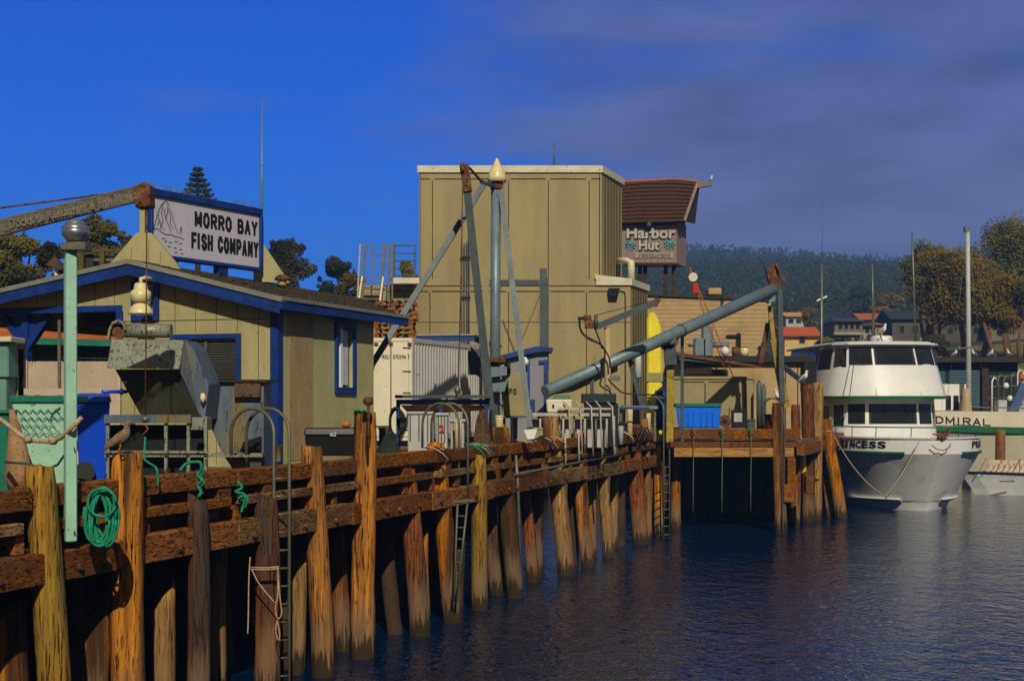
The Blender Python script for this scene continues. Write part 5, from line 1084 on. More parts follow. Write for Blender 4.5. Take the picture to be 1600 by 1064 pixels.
for px in (884, 905, 942, 962):
    yy = 741-32*(px-805)/170; MB().tube([A(px, yy, d0(px)-.3), A(px-1, 678, d0(px)-.25), A(px-8, 676, d0(px)-.2)], .022, 8).build('post', m_dw, t)
t = thing('white_scoop', 'small white tapered scoop hung on the rail under the right mast leg', 'scoop', tuple(A(828, 687, 29.8)))
mb = MB(); mb.prism([A(818, 672, 29.4), A(840, 670, 29.4), A(835, 686, 29.4), A(824, 687, 29.4)], (0, .2, 0)); mb.build('body', m_white, t, bevel=.01)

m_net = mat('dark net heap', C(40, 52, 44), .95, var=.5, scale=9, speck=.8, sscale=30, bump=1)
def heap(lb, cat_, px0, px1, y0, Y, m_, nm='net_heap'):
    mb = MB(); a, b = XP(px0, Y), XP(px1, Y); n = 14; h_ = ZP(y0, Y)-2.9; vs = []
    for i in range(n+1):
        for j in range(8):
            u = i/n; v = j/7; x = a+(b-a)*u; z = 2.9+h_*math.sin(math.pi*u)**.5*math.sin(math.pi*v)**.6*(1+random.uniform(-.18, .12)); vs.append((x, Y+v*.8, z))
    mb.add(vs, [(i*8+j, i*8+j+1, (i+1)*8+j+1, (i+1)*8+j) for i in range(n) for j in range(7)]); mb.build(nm, m_, None, label=lb, category=cat_)
heap('dark green net heap on the deck between the hooped ladder and the bench', 'net', 590, 622, 676, 29, m_net)
heap('rust brown net heap hanging round the right leg of the bench', 'net', 738, 768, 640, 30.4, mat('rust net', C(96, 66, 44), .95, var=.5, scale=9, speck=.8, sscale=30, bump=1))
heap('dark heap of hose and net right of the black crate', 'net', 958, 992, 660, 38.6, m_net)
heap('brown rope heap on the deck left of the blue tote', 'net', 1000, 1034, 662, 41.6, mat('brown rope heap', C(110, 84, 54), .95, var=.5, scale=9, speck=.8, sscale=30, bump=1))
for i, (px, y0, y1, w_, Y, m_, lb) in enumerate(((716, 662, 690, 12, 30.2, m_creaml, 'cream bucket below the hanging hook ball'), (780, 652, 690, 13, 32, m_creaml, 'cream drum at the mast foot'), (803, 655, 690, 12, 33, m_dgrey, 'grey drum below the beige machine tray'), (984, 642, 670, 10, 38.8, m_creaml, 'cream pail beside the low steel table'), (1012, 648, 680, 11, 41.5, m_creaml, 'cream pail right of the low steel table'), (970, 668, 690, 9, 37.6, m_bin_w, 'white pail in front of the low steel table'))):
    t = thing('bucket', lb, 'bucket', tuple(A(px, 690, Y)), 'buckets and drums on the deck')
    r_ = w_/2/F*Y; zt2 = ZP(y0, Y); x = XP(px, Y)
    MB().lathe([(r_*.88, 0), (r_*.95, zt2-2.96), (r_, zt2-2.94), (r_, zt2-2.90)], (x, Y, 2.9), 14).build('body', m_, t)
    MB().lathe([(r_*1.05, 0), (r_*1.05, .03), (r_*.9, .045)], (x, Y, zt2), 14).build('lid', m_, t)
for i, (px0, px1, y0, Y, m_, lb) in enumerate(((592, 606, 668, 33.5, m_dgrey, 'small grey box against the white container doors'), (752, 764, 660, 31.6, m_bin_w, 'pale upright box between the bench and the mast'), (1168, 1180, 655, 45.2, m_dgrey, 'dark grey box right of the black frame'), (1199, 1207, 647, 45.3, m_dk, 'small dark box above the orange red cone'), (833, 850, 668, 33.4, m_beige, 'beige box at the left end of the pipe rack'))):
    t = thing('box', lb, 'box', tuple(A((px0+px1)/2, 690, Y)), 'small boxes on the deck')
    p0, p1 = XP(px0, Y), XP(px1, Y); zt2 = ZP(y0, Y); MB().b2(p0, p1, Y, Y+.5, 2.9, zt2-.05).build('body', m_, t, bevel=.01); MB().b2(p0-.02, p1+.02, Y-.02, Y+.52, zt2-.05, zt2).build('lid', m_, t, bevel=.01)
for i in range(16):
    px = random.uniform(600, 1030); Y = d0(px)+.15; z = 3.17; P = []
    for k in range(9): a = k*.9; P.append(Vector((XP(px, Y)+.16*math.cos(a)*(1+k*.06), Y+.1*math.sin(a), z+.01*k+(0 if k < 6 else -.12*(k-5)))))
    MB().tube(P, .014, 5).build('rope_bit', random.choice((m_rope, m_rubber, m_grope)), None, label='short loose rope end coiled on the top rail timber', category='rope', group='rope ends on the rail')
# ------------------------------------------------------------------ buildings behind
bb = thing('brick_building', 'pale tan block wall building behind the tube boom', 'building', tuple(A(1100, 690, 58)))
m_brick = mat('painted block wall', C(176, 150, 104), .8, var=.12, scale=3, speck=.25, sscale=10, speckcol=C(120, 96, 60), bump=.1, tint2=C(156, 130, 88), t2=.4)
mb = MB(); mb.prism([A(1000, 690, 58), A(1000, 462, 58), A(1205, 470, 58), A(1203, 492, 58), A(1192, 530, 58), A(1180, 560, 58), A(1180, 690, 58)], (0, 8, 0)); mb.build('wall', m_brick, bb)
mb = MB(); mb.prism([A(1000, 462, 57.9), A(1000, 459, 57.9), A(1207, 467, 57.9), A(1207, 470, 57.9)], (0, 8.2, 0)); mb.build('coping', m_joint, bb)
mb = MB()
for k in range(14): 
    y = 470+k*6.6; fbox(mb, 1014, 1200-max(0, (y-492)*.33), y, y+.5, 57.985, .012)
mb.build('block_course', mat('mortar line', C(168, 143, 99), .9, bump=0), bb)
lb_ = thing('lower_building', 'low tan building with flat dark roof edge behind the pier head', 'building', tuple(A(1160, 690, 54)))
YL2 = 54.0
mb = MB(); fbox(mb, 1062, 1262, 566, 700, YL2, 3.8); mb.build('wall', m_brick, lb_)
mb = MB(); fbox(mb, 1060, 1275, 556, 565.5, YL2-.3, 4.1); mb.build('roof_edge', mat('dark roof edge', C(38, 40, 38), .8, var=.3), lb_)
mb = MB(); mb.prism([A(1062, 562, YL2-.9), A(1062, 557, YL2-.9), A(1146, 566, YL2-.9), A(1146, 571, YL2-.9)], (0, .5, 0)); mb.build('teal_gutter', mat('teal gutter', C(72, 110, 108), .5, var=.2), lb_)
mb = MB(); mb.prism([A(1058, 556, YL2-1), A(1058, 550, YL2-1), A(1190, 572, YL2-1), A(1190, 575, YL2-1)], (0, .3, 0)); mb.build('awning_beam', m_rust, lb_)
mb = MB(); fbox(mb, 1072, 1112, 575, 584, YL2-.25, .2); mb.build('wall_unit', m_contw, lb_)
mb = MB(); fbox(mb, 1118, 1136, 577, 590, YL2-.3, .25); mb.build('vent_hood', m_dgrey, lb_)
mb = MB(); fbox(mb, 1256, 1276, 566, 600, YL2-.4, .35); mb.build('opening_shade', m_dk, lb_)  # solid near-black block; the shade of an opening is its colour
for px in (1246, 1227):
    mb = MB(); fbox(mb, px, px+1.2, 568, 690, YL2-.03, .03); mb.build('wall_joint', m_joint, lb_)
MB().bar(A(1186, 543, 50), A(1255, 597, 48.5), .13, .16).build('pole', m_dgrey, None, label='dark sloping gangway rail from the lower roof down to the pile cluster', category='rail')
for nm, lbx, cat_, parts in (
    ('duct_fan', 'blue grey fan housing on the flat roof below the orange wires', 'fan', ((1085, 1104, 528, 549), (1076, 1086, 536, 541))),
    ('duct_stack', 'taller blue grey duct on the roof behind the fan', 'duct', ((1098, 1114, 509, 548), (1114, 1140, 533, 542))),
    ('roof_pump', 'black bent pipe on the flat roof by the rusty drums', 'pipe', ((1136, 1158, 523, 529), (1152, 1158, 520, 546)))):
    t = thing(nm, lbx, cat_, tuple(A((parts[0][0]+parts[0][1])/2, 556, 55.5)))
    for i, (a, b, c_, d_) in enumerate(parts):
        mb = MB(); fbox(mb, a, b, c_, 557 if i == 0 and nm != 'roof_pump' else d_, 55.4+i*.05, .5); mb.build(('housing', 'outlet')[i], m_bgrey if nm != 'roof_pump' else m_black, t, bevel=.05)
for px, m_, lbx in ((1150, m_rust, 'rusty drum on the flat roof, left of the yellowish one'), (1163, m_creaml, 'yellowish drum on the flat roof right of the rusty one')):
    t = thing('roof_drum', lbx, 'drum', tuple(A(px, 556, 55)))
    MB().lathe([(.15, 0), (.17, .15), (.15, .32)], A(px, 556, 55), 12).build('body', m_, t); MB().lathe([(.16, .32), (.15, .35)], A(px, 556, 55), 12).build('lid', m_rust, t)
ow = thing('orange_rigging', 'pair of thin orange lines with a pulley, a red flag and a white ball', 'rigging', tuple(A(1110, 620, 53)))
MB().tube([A(1078, 418, 53), A(1100, 490, 53), A(1142, 600, 53)], .022, 5).build('line', m_orange, ow)
MB().tube([A(1086, 440, 53.1), A(1108, 490, 53.1), A(1150, 600, 53.1)], .022, 5).build('line', m_orange, ow)
MB().tube([A(1083, 433, 52.9), A(1083, 433, 53.05)], .17, 12).build('pulley', m_contw, ow)
mb = MB(); mb.prism([A(1083, 444, 52.95), A(1090, 442, 52.95), A(1092, 458, 52.95), A(1083, 458, 52.95)], (0, .04, 0)); mb.build('flag', mat('red cloth', (.5, .015, .01), .8), ow)
MB().tube([A(1133, 541+i*4, 52.8) for i in range(5)], [.04, .14, .18, .14, .05], 10).build('ball', m_white, ow)
t = thing('crate', 'cream crate on the tan block building roof beside the sign tower', 'crate', tuple(A(1118, 460, 60)))
mb = MB(); fbox(mb, 1107, 1128, 450, 461, 60, .8); mb.build('body', m_brick, t, bevel=.05); mb = MB(); fbox(mb, 1129, 1131, 448, 475, 57.7, .1); mb.build('pole', m_joint, t)
# sign tower -----------------------------------------------------------
stw = thing('sign_tower', 'brown shingled sign tower with boat shaped roof and pink grey lettered box', 'sign tower', tuple(A(1024, 690, 75)))
Ys = 74.0; m_pink = mat('faded pink grey boards', C(138, 118, 108), .8, var=.2, scale=2, stretch=(3, 3, .5), speck=.5, sscale=9, speckcol=C(96, 70, 64))
for px in (1000, 1008, 1040, 1053):
    MB().bar(A(px, 690, Ys+.6), A(px, 405, Ys+.6), .2, .2, (0, 1, 0)).build('leg', m_dark, stw)
ca, cb_, cc_ = A(966, 412, Ys), A(1057, 412, Ys), A(1072, 412, Ys+1.6); zt_ = ZP(345, Ys)
mb = MB(); mb.prism([ca, cb_, Vector((XP(1072, Ys+1.9), Ys+1.9, ca.z)), Vector((ca.x+.6, Ys+1.9, ca.z))], (0, 0, zt_-ca.z)); mb.build('sign_box', m_pink, stw)
mb = MB(); fbox(mb, 970, 1058, 344, 352, Ys-.04, .04); fbox(mb, 984, 1056, 410.5, 414, Ys-.08, .1); mb.build('trim', m_dark, stw)
mb = MB(); fbox(mb, 992, 1052, 395, 403, Ys-.05, .05); mb.build('name_strip', mat('pale strip', C(158, 146, 132), .8, var=.1), stw)
m_let = mat('pale sign letters', C(176, 172, 160), .7, var=.15)
def st_text(b_, x0, x1, y0, y1, bold, sh=0):
    text('letter_outline', b_, A(x0+.8, y1+.8, Ys-.05), (1, 0, 0), (0, 0, 1), (x1-x0)/F*Ys, (y1-y0)/F*Ys, m_txt, stw, bold=bold+.04, shear=sh, ext=.02)  # larger dark letter behind the pale one, the sign's painted outline
    text('lettering', b_, A(x0, y1, Ys-.09), (1, 0, 0), (0, 0, 1), (x1-x0)/F*Ys, (y1-y0)/F*Ys, m_let, stw, bold=bold, shear=sh, ext=.02)
st_text('Harbor', 979, 1055, 355, 373, .03); st_text('Hut', 998, 1030, 375, 391, .03)
text('lettering', 'restaurant', A(998, 402, Ys-.06), (1, 0, 0), (0, 0, 1), 50/F*Ys, 6/F*Ys, m_txt, stw, bold=.0, shear=.2)
for px, py in ((985, 383), (1046, 382)):
    mb = MB()
    for k in range(9): a = k*2*math.pi/9; mb.bar(A(px, py, Ys-.06), A(px+9*math.cos(a), py+8*math.sin(a), Ys-.06), .05, .03, (0, 1, 0))
    mb.build('palm_rosette', mat('turquoise paint', C(40, 150, 150), .6), stw)
m_thatch = mat('brown shingle courses', C(70, 44, 22), .9, var=.4, scale=4, stretch=(3, 1, .6), speck=.6, sscale=7, speckcol=C(30, 18, 10), bump=.5)
ridge = [A(960, 286, Ys+1.2), A(1000, 282, Ys+1.2), A(1050, 281, Ys+1.2), A(1090, 284, Ys+1.0)]; eave = [A(960, 349, Ys-.4), A(1000, 347.5, Ys-.4), A(1040, 347, Ys-.4), A(1068, 345.5, Ys-.4)]
mb = MB()
nc = 11
for r_ in range(nc):
    for i in range(3):
        u0, u1 = r_/nc, (r_+1)/nc; o_ = Vector((0, -.10, 0))
        p = [eave[i].lerp(ridge[i], u0)+o_, eave[i+1].lerp(ridge[i+1], u0)+o_, eave[i+1].lerp(ridge[i+1], u1), eave[i].lerp(ridge[i], u1)]
        q = [v+Vector((0, .15, -.04)) for v in p]
        mb.add(p+q, [(0, 1, 2, 3), (7, 6, 5, 4), (0, 4, 5, 1), (3, 2, 6, 7), (1, 5, 6, 2), (0, 3, 7, 4)])
mb.build('roof', m_thatch, stw)
mb = MB(); bk = Vector((0, 3.0, 0)); mb.add([ridge[0], ridge[3], eave[3]+bk+Vector((.4, .2, 0)), eave[0]+bk], [(0, 1, 2, 3)]); mb.build('rear_roof', m_thatch, stw)
mb = MB(); mb.add([A(1090, 285, Ys+1), A(1068, 346, Ys-.35), A(1086, 350, Ys+1.6), A(1093, 292, Ys+1.2)], [(0, 1, 2, 3)]); mb.prism([A(1090, 286, Ys+.9), A(1080, 312, Ys+.2), A(1071, 340, Ys-.2), A(1085, 348, Ys+1.5), A(1090, 305, Ys+1.3)], (0, .1, 0)); mb.build('gable_end', m_joint, stw)
MB().bar(A(1089, 288, Ys+.9), A(1069, 346, Ys-.45), .14, .16, (0, 1, 0)).build('barge_board', m_pink, stw)
mb = MB(); mb.prism([A(1088, 284, Ys+.9), A(1113, 285.5, Ys+.6), A(1113, 290, Ys+.6), A(1090, 294, Ys+.9)], (0, .35, 0)); mb.build('ridge_prow', m_pink, stw)
g_ = [o for o in bpy.data.objects if o.get('label', '').startswith('small gull perched on the prow')][0]
g_.location = A(1110, 285.6, Ys+.8)
MB().bar(ridge[0]+Vector((0, 0, .03)), ridge[2]+Vector((0, 0, .03)), .16, .08).bar(ridge[2]+Vector((0, 0, .03)), ridge[3]+Vector((0, 0, .03)), .16, .08).build('ridge_cap', m_orange, stw)
MB().tube([A(1014, 347, Ys-.2), A(1014, 351, Ys-.35), A(1014, 355, Ys-.4)], [.12, .16, .13], 8).build('spot_lamp', m_dgrey, stw)
# building at the far left with orange roof boards
ob = thing('orange_roof_shed', 'dark teal boarded shed with an orange roof edge seen through the porch', 'shed', tuple(A(80, 690, 36)))
YO = 35.0
mb = MB(); fbox(mb, -220, 210, 533, 712, YO, 4); mb.build('wall', m_tealwall, ob)
mb = MB(); mb.prism([A(-220, 525, YO-.6), A(-220, 452, YO+2.2), A(212, 486, YO+2.2), A(212, 531, YO-.6)], (0, .12, -.06)); mb.build('roof', m_orange, ob)
mb = MB(); mb.prism([A(-220, 531, YO-.7), A(-220, 520, YO-.7), A(212, 532, YO-.7), A(212, 542, YO-.7)], (0, .08, 0)); mb.build('fascia', m_teal, ob)
mb = MB()
for k in range(26): fbox(mb, -40+k*9.5, -39+k*9.5, 540, 712, YO-.02, .02)
mb.build('board_joint', m_joint, ob)
mb = MB(); fbox(mb, 31, 45, 482, 494, YO-1.2, .5); mb.build('gable_box', m_creaml, ob)
mb = MB(); fbox(mb, 24, 27, 484, 500, YO-1, .3); mb.build('lamp', m_black, ob)
# roof clutter behind the house roof at the left
rd = thing('roof_deck', 'weathered timber roof deck with rail posts behind the left roof slope', 'deck', tuple(A(150, 440, 30)))
YR2 = 34.0
for px in (128, 160): MB().bar(A(px, 470, YR2), A(px, 394 if px == 128 else 391, YR2), .11, .11, (0, 1, 0)).build('post', mat('mossy post', C(84, 78, 30), .9, var=.3, speck=.4), rd)
mb = MB(); mb.bar(A(118, 392, YR2), A(190, 391, YR2), .05, .06); mb.build('rail', MATS['mossy post'], rd)
mb = MB(); mb.bar(A(145, 404, YR2+.2), A(190, 405, YR2+.2), .05, .12); mb.build('rail', m_galv, rd)
mb = MB(); fbox(mb, 100, 190, 425, 470, YR2+.1, 1); fbox(mb, 131, 146, 398, 440, YR2+.15, .8); mb.build('deck_box', mat('dark slate boards', C(40, 44, 40), .8, var=.3), rd)
mb = MB(); fbox(mb, 145, 158, 417, 430, YR2-.1, .2); mb.build('crate', m_pallet, rd)
cp = thing('cupola', 'small cupola with brown hipped roof left of the mint pole', 'cupola', tuple(A(86, 460, 36)))
mb = MB(); mb.add([A(70, 414, 35.6), A(96, 422, 35.2), A(104, 416, 36.6), A(76, 411, 36.8), A(86, 400, 36)], [(0, 1, 4), (1, 2, 4), (2, 3, 4), (3, 0, 4), (3, 2, 1, 0)]); mb.build('roof', mat('dull brown roof', C(78, 54, 44), .9, var=.2), cp)
mb = MB(); fbox(mb, 85, 90, 420, 470, 35.5, .1); mb.build('corner_post', m_cornice, cp); mb = MB(); fbox(mb, 90, 102, 418, 470, 35.7, .8); mb.build('body', m_dark, cp)
# dark boathouse behind the boats
bh = thing('boathouse', 'long dark flat roofed boathouse with a blue slatted shutter behind the boats', 'building', tuple(A(1480, 690, 91)))
YBH = 90.0
mb = MB(); fbox(mb, 1268, 1590, 566, 688, YBH, 8); mb.build('wall', mat('dark green black boards', C(22, 30, 28), .8, var=.3, scale=2, speck=.3), bh)
mb = MB(); fbox(mb, 1262, 1605, 558, 565.8, YBH-.8, 9); mb.build('roof', mat('dark roof felt', C(52, 48, 38), .9, var=.3), bh)
s_ = MB(); fbox(s_, 1482, 1531, 578, 636, YBH-.1, .095); s_ = s_.build('shutter', mat('slate blue shutter', C(40, 66, 76), .6, var=.2), bh)
mb = MB()
for k in range(14): fbox(mb, 1484, 1529, 579+k*4.1, 581.2+k*4.1, YBH-.16, .058)
mb.build('slat', mat('pale blue slat', C(74, 104, 112), .6, var=.15), s_)
mb = MB(); fbox(mb, 1466, 1477, 575, 636, YBH-.06, .055); mb.build('door', m_tealwall, bh)
mb = MB(); fbox(mb, 1535, 1545, 566, 690, YBH-.3, .3); mb.build('column', m_dark, bh)
for i, px in enumerate((1492, 1522, 1548, 1577)):
    gull(A(px, 558, YBH-.6), .5, (1, -1, 1, -1)[i], ('gull on the boathouse roof just left of the tall mast', 'gull on the boathouse roof just right of the tall mast', 'gull on the roof above the right edge of the blue shutter', 'gull nearest the right end of the boathouse roof')[i])
# ------------------------------------------------------------------ white passenger boat
m_hull = mat('grey white hull', C(236, 236, 230), .4, var=.08, scale=.8, speck=.12, sscale=8, speckcol=C(120, 116, 104), bump=.02, tint2=C(190, 190, 184), t2=.3)
m_green = mat('green stripe paint', C(18, 92, 48), .45, var=.2, scale=3)
m_teal2 = mat('teal rail paint', C(30, 120, 100), .45, var=.2)
pb = thing('passenger_boat', 'white two deck passenger boat with green stripes moored bow on beside the pier head', 'boat', (15.3, 58, 0))
PM = Matrix.Translation((15.35, 52.4, 0)) @ Matrix.Rotation(R(4.5), 4, 'Z')
def hullp(sd_, s_, z, off=0):      # sd_ +1 right side, -1 left; s_ metres aft of the stem; z height
    v = max(0, min(1, z/2.15)); k = 1.75-.5*v; Wd = 2.6+.36*v; v = v*.97
    w = Wd*(1-math.exp(-s_/k)) if z >= 0 else Wd*(1-math.exp(-s_/k))*(1+z*.6)
    if z < .35: w *= .93
    sheer = 0
    y = -1.5*v**1.1+s_
    return Vector((sd_*(w+off), y-off*.6, z))
SS = [0, .12, .3, .55, .85, 1.2, 1.6, 2.1, 2.7, 3.4, 4.3, 5.5, 7, 9, 12, 15]
def hullband(zs, off=0, s0=0, s1=99):
    mb = MB(PM); S_ = [s for s in SS if s0 <= s <= s1]
    for sd_ in (-1, 1):
        vs = [hullp(sd_, s, z, off) for z in zs for s in S_]; n = len(S_)
        mb.add(vs, [(j*n+i, j*n+i+1, (j+1)*n+i+1, (j+1)*n+i) for j in range(len(zs)-1) for i in range(n-1)], True)
    return mb
def band_solid(z0, z1, off, s0, s1):
    out = []
    mb = MB(PM); S_ = [s for s in SS if s0 <= s <= s1]; n = len(S_)
    for sd_ in (-1, 1):
        vs = [hullp(sd_, s, z, o) for (z, o) in ((z0, .0), (z0, off), (z1, off), (z1, .0)) for s in S_]
        mb.add(vs, [(j*n+i, j*n+i+1, ((j+1) % 4)*n+i+1, ((j+1) % 4)*n+i) for j in range(4) for i in range(n-1)])
    return mb
mb = hullband([-.6, 0, .34]); mb.build('bottom', m_hull, pb)
mb = hullband([.36, .8, 1.3, 1.8, 2.15]); mb.build('hull', m_hull, pb)
mb = hullband([2.15, 2.4, 2.72]); mb.build('bulwark', m_white, pb)
band_solid(.30, .40, .10, .5, 15).build('spray_rail', m_white, pb)
band_solid(2.12, 2.22, .06, .55, 15).build('rub_stripe', m_green, pb)
band_solid(2.70, 2.76, .05, 0, 15).build('cap_rail', m_white, pb)
mb = MB(PM); S_ = SS; pts = [hullp(-1, s, 2.3) for s in reversed(S_)]+[hullp(1, s, 2.3) for s in S_[1:]]; mb.add(pts, [tuple(range(len(pts)))]); mb.build('deck', m_white, pb)
mb = MB(PM); mb.add([hullp(-1, 15, z) for z in (0, 2.7)]+[hullp(1, 15, z) for z in (2.7, 0)], [(0, 1, 2, 3)]); mb.build('transom', m_white, pb)
def hull_text(body, sd_, sa, sb, z, h):
    n = len(body)
    for i, ch in enumerate(body):
        a = sa+(sb-sa)*i/n; b = sa+(sb-sa)*(i+.86)/n
        p, q = PM @ hullp(sd_, a, z, .012), PM @ hullp(sd_, b, z, .012); p2 = PM @ hullp(sd_, (a+b)/2, z+h, .012); mid = (p+q)/2
        text('lettering', ch, p, q-p, p2-mid, (q-p).length*(.5 if ch == 'I' else 1), h, m_txt, pb, bold=.03)
hull_text('PRINCESS', -1, 3.2, .95, 2.34, .26); hull_text('PRINCESS', 1, 1.0, 3.1, 2.34, .26)
def ring(mb, bot, top, z0, z1, sm=False):
    n = len(bot); mb.add([(x, y, z0) for x, y in bot]+[(x, y, z1) for x, y in top], [(i, (i+1) % n, n+(i+1) % n, n+i) for i in range(n)], sm)
    mb.add([(x, y, z1) for x, y in top], [tuple(range(n))]); mb.add([(x, y, z0) for x, y in bot], [tuple(range(n-1, -1, -1))])
def facet_window(bot, top, z0, z1, i, u0, u1, v0, v1, parent=pb, frame=True):
    def P(u, v, o=0):
        a = Vector((*bot[i], z0)).lerp(Vector((*bot[i+1], z0)), u); b = Vector((*top[i], z1)).lerp(Vector((*top[i+1], z1)), u); return a.lerp(b, v)
    nrm_ = (P(1, 0)-P(0, 0)).cross(P(0, 1)-P(0, 0)).normalized(); cen = Vector((0, 6, z0))
    if nrm_.dot(P(.5, .5)-cen) < 0: nrm_ = -nrm_
    q = [P(u0, v0), P(u1, v0), P(u1, v1), P(u0, v1)]
    if frame:
        c_ = sum(q, Vector())/4; q2 = [c_+(v-c_)*1.09 for v in q]
        mb = MB(PM); mb.prism([v-nrm_*.02 for v in q2], nrm_*.03); w_ = mb.build('window', m_rubber, parent)
        mb = MB(PM); mb.prism([v for v in q], nrm_*.022); mb.build('pane', m_glass, w_)
lo = [(-2.15, 10), (-2.15, 4.5), (-1.75, 3.75), (-.95, 3.4), (1.05, 3.4), (1.85, 3.75), (2.25, 4.5), (2.25, 10)]
lt_ = [(-2.1, 10), (-2.1, 4.6), (-1.7, 3.95), (-.9, 3.6), (1.0, 3.6), (1.75, 3.95), (2.15, 4.6), (2.15, 10)]
mb = MB(PM); ring(mb, lo, lt_, 2.3, 4.2, True); mb.build('lower_cabin', m_white, pb)
for a in ((2, .1, .8, .48, .86), (3, .04, .96, .48, .86), (4, .2, .9, .48, .86), (5, .15, .8, .42, .84), (0, .55, .75, .35, .8), (0, .80, .93, .35, .8), (1, .2, .8, .45, .84)): facet_window(lo, lt_, 2.3, 4.2, *a)
ub = [(-2.4, 11), (-2.4, 4.2), (-1.85, 3.25), (-.8, 2.8), (1.0, 2.8), (2.0, 3.25), (2.5, 4.2), (2.5, 11)]
ut = [(-1.95, 11), (-1.95, 4.7), (-1.6, 4.0), (-.72, 3.7), (.92, 3.7), (1.75, 4.0), (2.1, 4.7), (2.1, 11)]
mb = MB(PM); ring(mb, ub, ut, 4.28, 6.32, True); mb.build('upper_cabin', m_white, pb)
hb = [(x*1.012, y-.03) for x, y in ub]
mb = MB(PM); ring(mb, [(x*1.0, y-.02) for x, y in ub], hb, 4.17, 4.29); mb.build('deck_stripe', m_green, pb)
for a in ((2, .06, .9, .62, .95), (3, .05, .95, .62, .95), (4, .1, .94, .62, .95), (1, .15, .85, .58, .93), (5, .15, .85, .62, .93), (0, .72, .97, .55, .93), (0, .45, .68, .55, .93)): facet_window(ub, ut, 4.28, 6.32, *a)
mb = MB(PM); rr = [(-2.12, 11.2), (-2.12, 4.5), (-1.7, 3.75), (-.78, 3.42), (.98, 3.42), (1.85, 3.75), (2.27, 4.5), (2.27, 11.2)]; ring(mb, rr, rr, 6.33, 6.40); ring(mb, [(x*.97, y+.05) for x, y in rr], [(x*.9, y+.25) for x, y in rr], 6.401, 6.47); mb.build('roof', m_white, pb)
mb = MB(PM)
for sd_ in (-1, 1): mb.tube([hullp(sd_, s, 2.72)+Vector((0, -.1+s*.02, .40)) for s in (0.02, .3, .6, 1, 1.5, 2.1, 2.8, 3.6, 4.6, 6)], .028, 6)
mb.build('handrail', m_teal2, pb)
for sd_ in (-1, 1):
    for s in (.45, 1.3, 2.3, 3.4, 4.6):
        MB(PM).tube([hullp(sd_, s, 2.72), hullp(sd_, s, 2.72)+Vector((0, -.1+s*.02, .40))], .018, 6).build('stanchion', m_dgrey, pb)
MB(PM).lathe([(.42, 6.47), (.44, 6.52), (.44, 6.68), (.36, 6.74), (.05, 6.75)], (.1, 5.0, 0), 18).build('radome', m_white, pb)
for (px, y1, yy) in ((1365, 412, 8), (1431, 362, 9)):
    b_ = PM @ Vector((0, yy, 6.4)); b_.x = XP(px, b_.y); top = A(px-(2 if px < 1400 else 6), y1, b_.y)
    MB().tube([b_, b_.lerp(top, .55), top], [.06, .05, .035], 7).build('antenna', m_galv, pb)
MB(PM).tube([(-.1, 4.3, 6.45), (-.15, 4.4, 6.75)], .03, 6).build('light_stub', m_galv, pb)
an_ = MB(PM); bp = hullp(1, 0, 2.72)
an_.prism([bp+Vector(v) for v in ((-.1, -.12, .05), (.12, -.15, .0), (.36, -.12, .18), (.38, -.1, .42), (.22, -.1, .22), (.0, -.1, .18))], (0, .12, 0)); an_.bar(bp+Vector((-.28, -.05, .17)), bp+Vector((.1, -.1, .10)), .07, .05)
an_.build('anchor', m_rust, pb)
MB(PM).tube([bp+Vector((-.32, -.08, -.22)), bp+Vector((-.15, -.16, -.38)), bp+Vector((.1, -.18, -.42)), bp+Vector((.32, -.15, -.30)), bp+Vector((.38, -.1, -.18))], .018, 6).build('anchor_fluke', m_rust, pb)
mb = MB(PM)
for x_ in (-.35, .5): mb.bar((x_, 3.44, 4.02), (x_+.18, 3.40, 3.55), .02, .02)
for x_ in (-.3, .55): mb.bar((x_, 3.60, 6.2), (x_+.2, 3.50, 5.75), .02, .02)
mb.build('wipers', m_black, pb)
for x_ in (-1.3, 1.5): MB(PM).lathe([(.05, 0), (.08, .05), (.08, .14), (.04, .18)], (x_, 4.4, 6.47), 8).build('deck_light', m_galv, pb)
mb = MB(PM)
for x_ in (-1.75, -.87, .97, 1.9): mb.bar((x_*.99, 3.0+abs(x_)*.35 if abs(x_) > 1.2 else 2.80, 4.32), (x_*.9, 3.98 if abs(x_) > 1.2 else 3.52, 5.5), .012, .012)
mb.build('panel_seam', m_galv, pb)
for sd_, s_ in ((-1, 3.9), (-1, 6.5)):
    p_ = PM @ hullp(sd_, s_, 1.6, .16); MB().tube([p_+Vector((0, 0, dz)) for dz in (.42, .38, .2, -.2, -.38, -.42)], [.04, .12, .15, .15, .12, .04], 12).tube([p_+Vector((0, 0, .42)), p_+Vector((0, .05, 1.15))], .012, 5).build('fender', m_bin_w, pb)
mb = MB(PM); mb.tube([(-.9, 4.4, 6.47), (-.9, 4.4, 6.9)], .02, 5); mb.tube([(-1.05, 4.4, 6.9), (-.75, 4.4, 6.9)], .03, 6); mb.build('horn', m_galv, pb)
mb = MB(PM)
for k_ in range(9): mb.tube([(-2.0+k_*.5, 4.6, 6.47), (-2.0+k_*.5, 4.6, 6.62)], .012, 4)
mb.tube([(-2.0, 4.6, 6.62), (2.0, 4.6, 6.62)], .012, 4); mb.build('roof_rail', m_galv, pb)
gull(PM @ Vector((.15, 5.0, 6.75)), .48, 1, 'white gull standing on the round radar dome of the passenger boat')
ml_ = thing('mooring_line', 'tan mooring line sagging from the raking pile to the bow of the white boat', 'rope', tuple(A(1380, 775, 51)))
MB().tube(sag(A(1298, 672, 49.2), A(1384, 775, 50.2), .35, 8)+sag(A(1384, 775, 50.2), A(1436, 690, 50.9), .12, 8)[1:], .022, 6).build('line', m_rope, ml_)
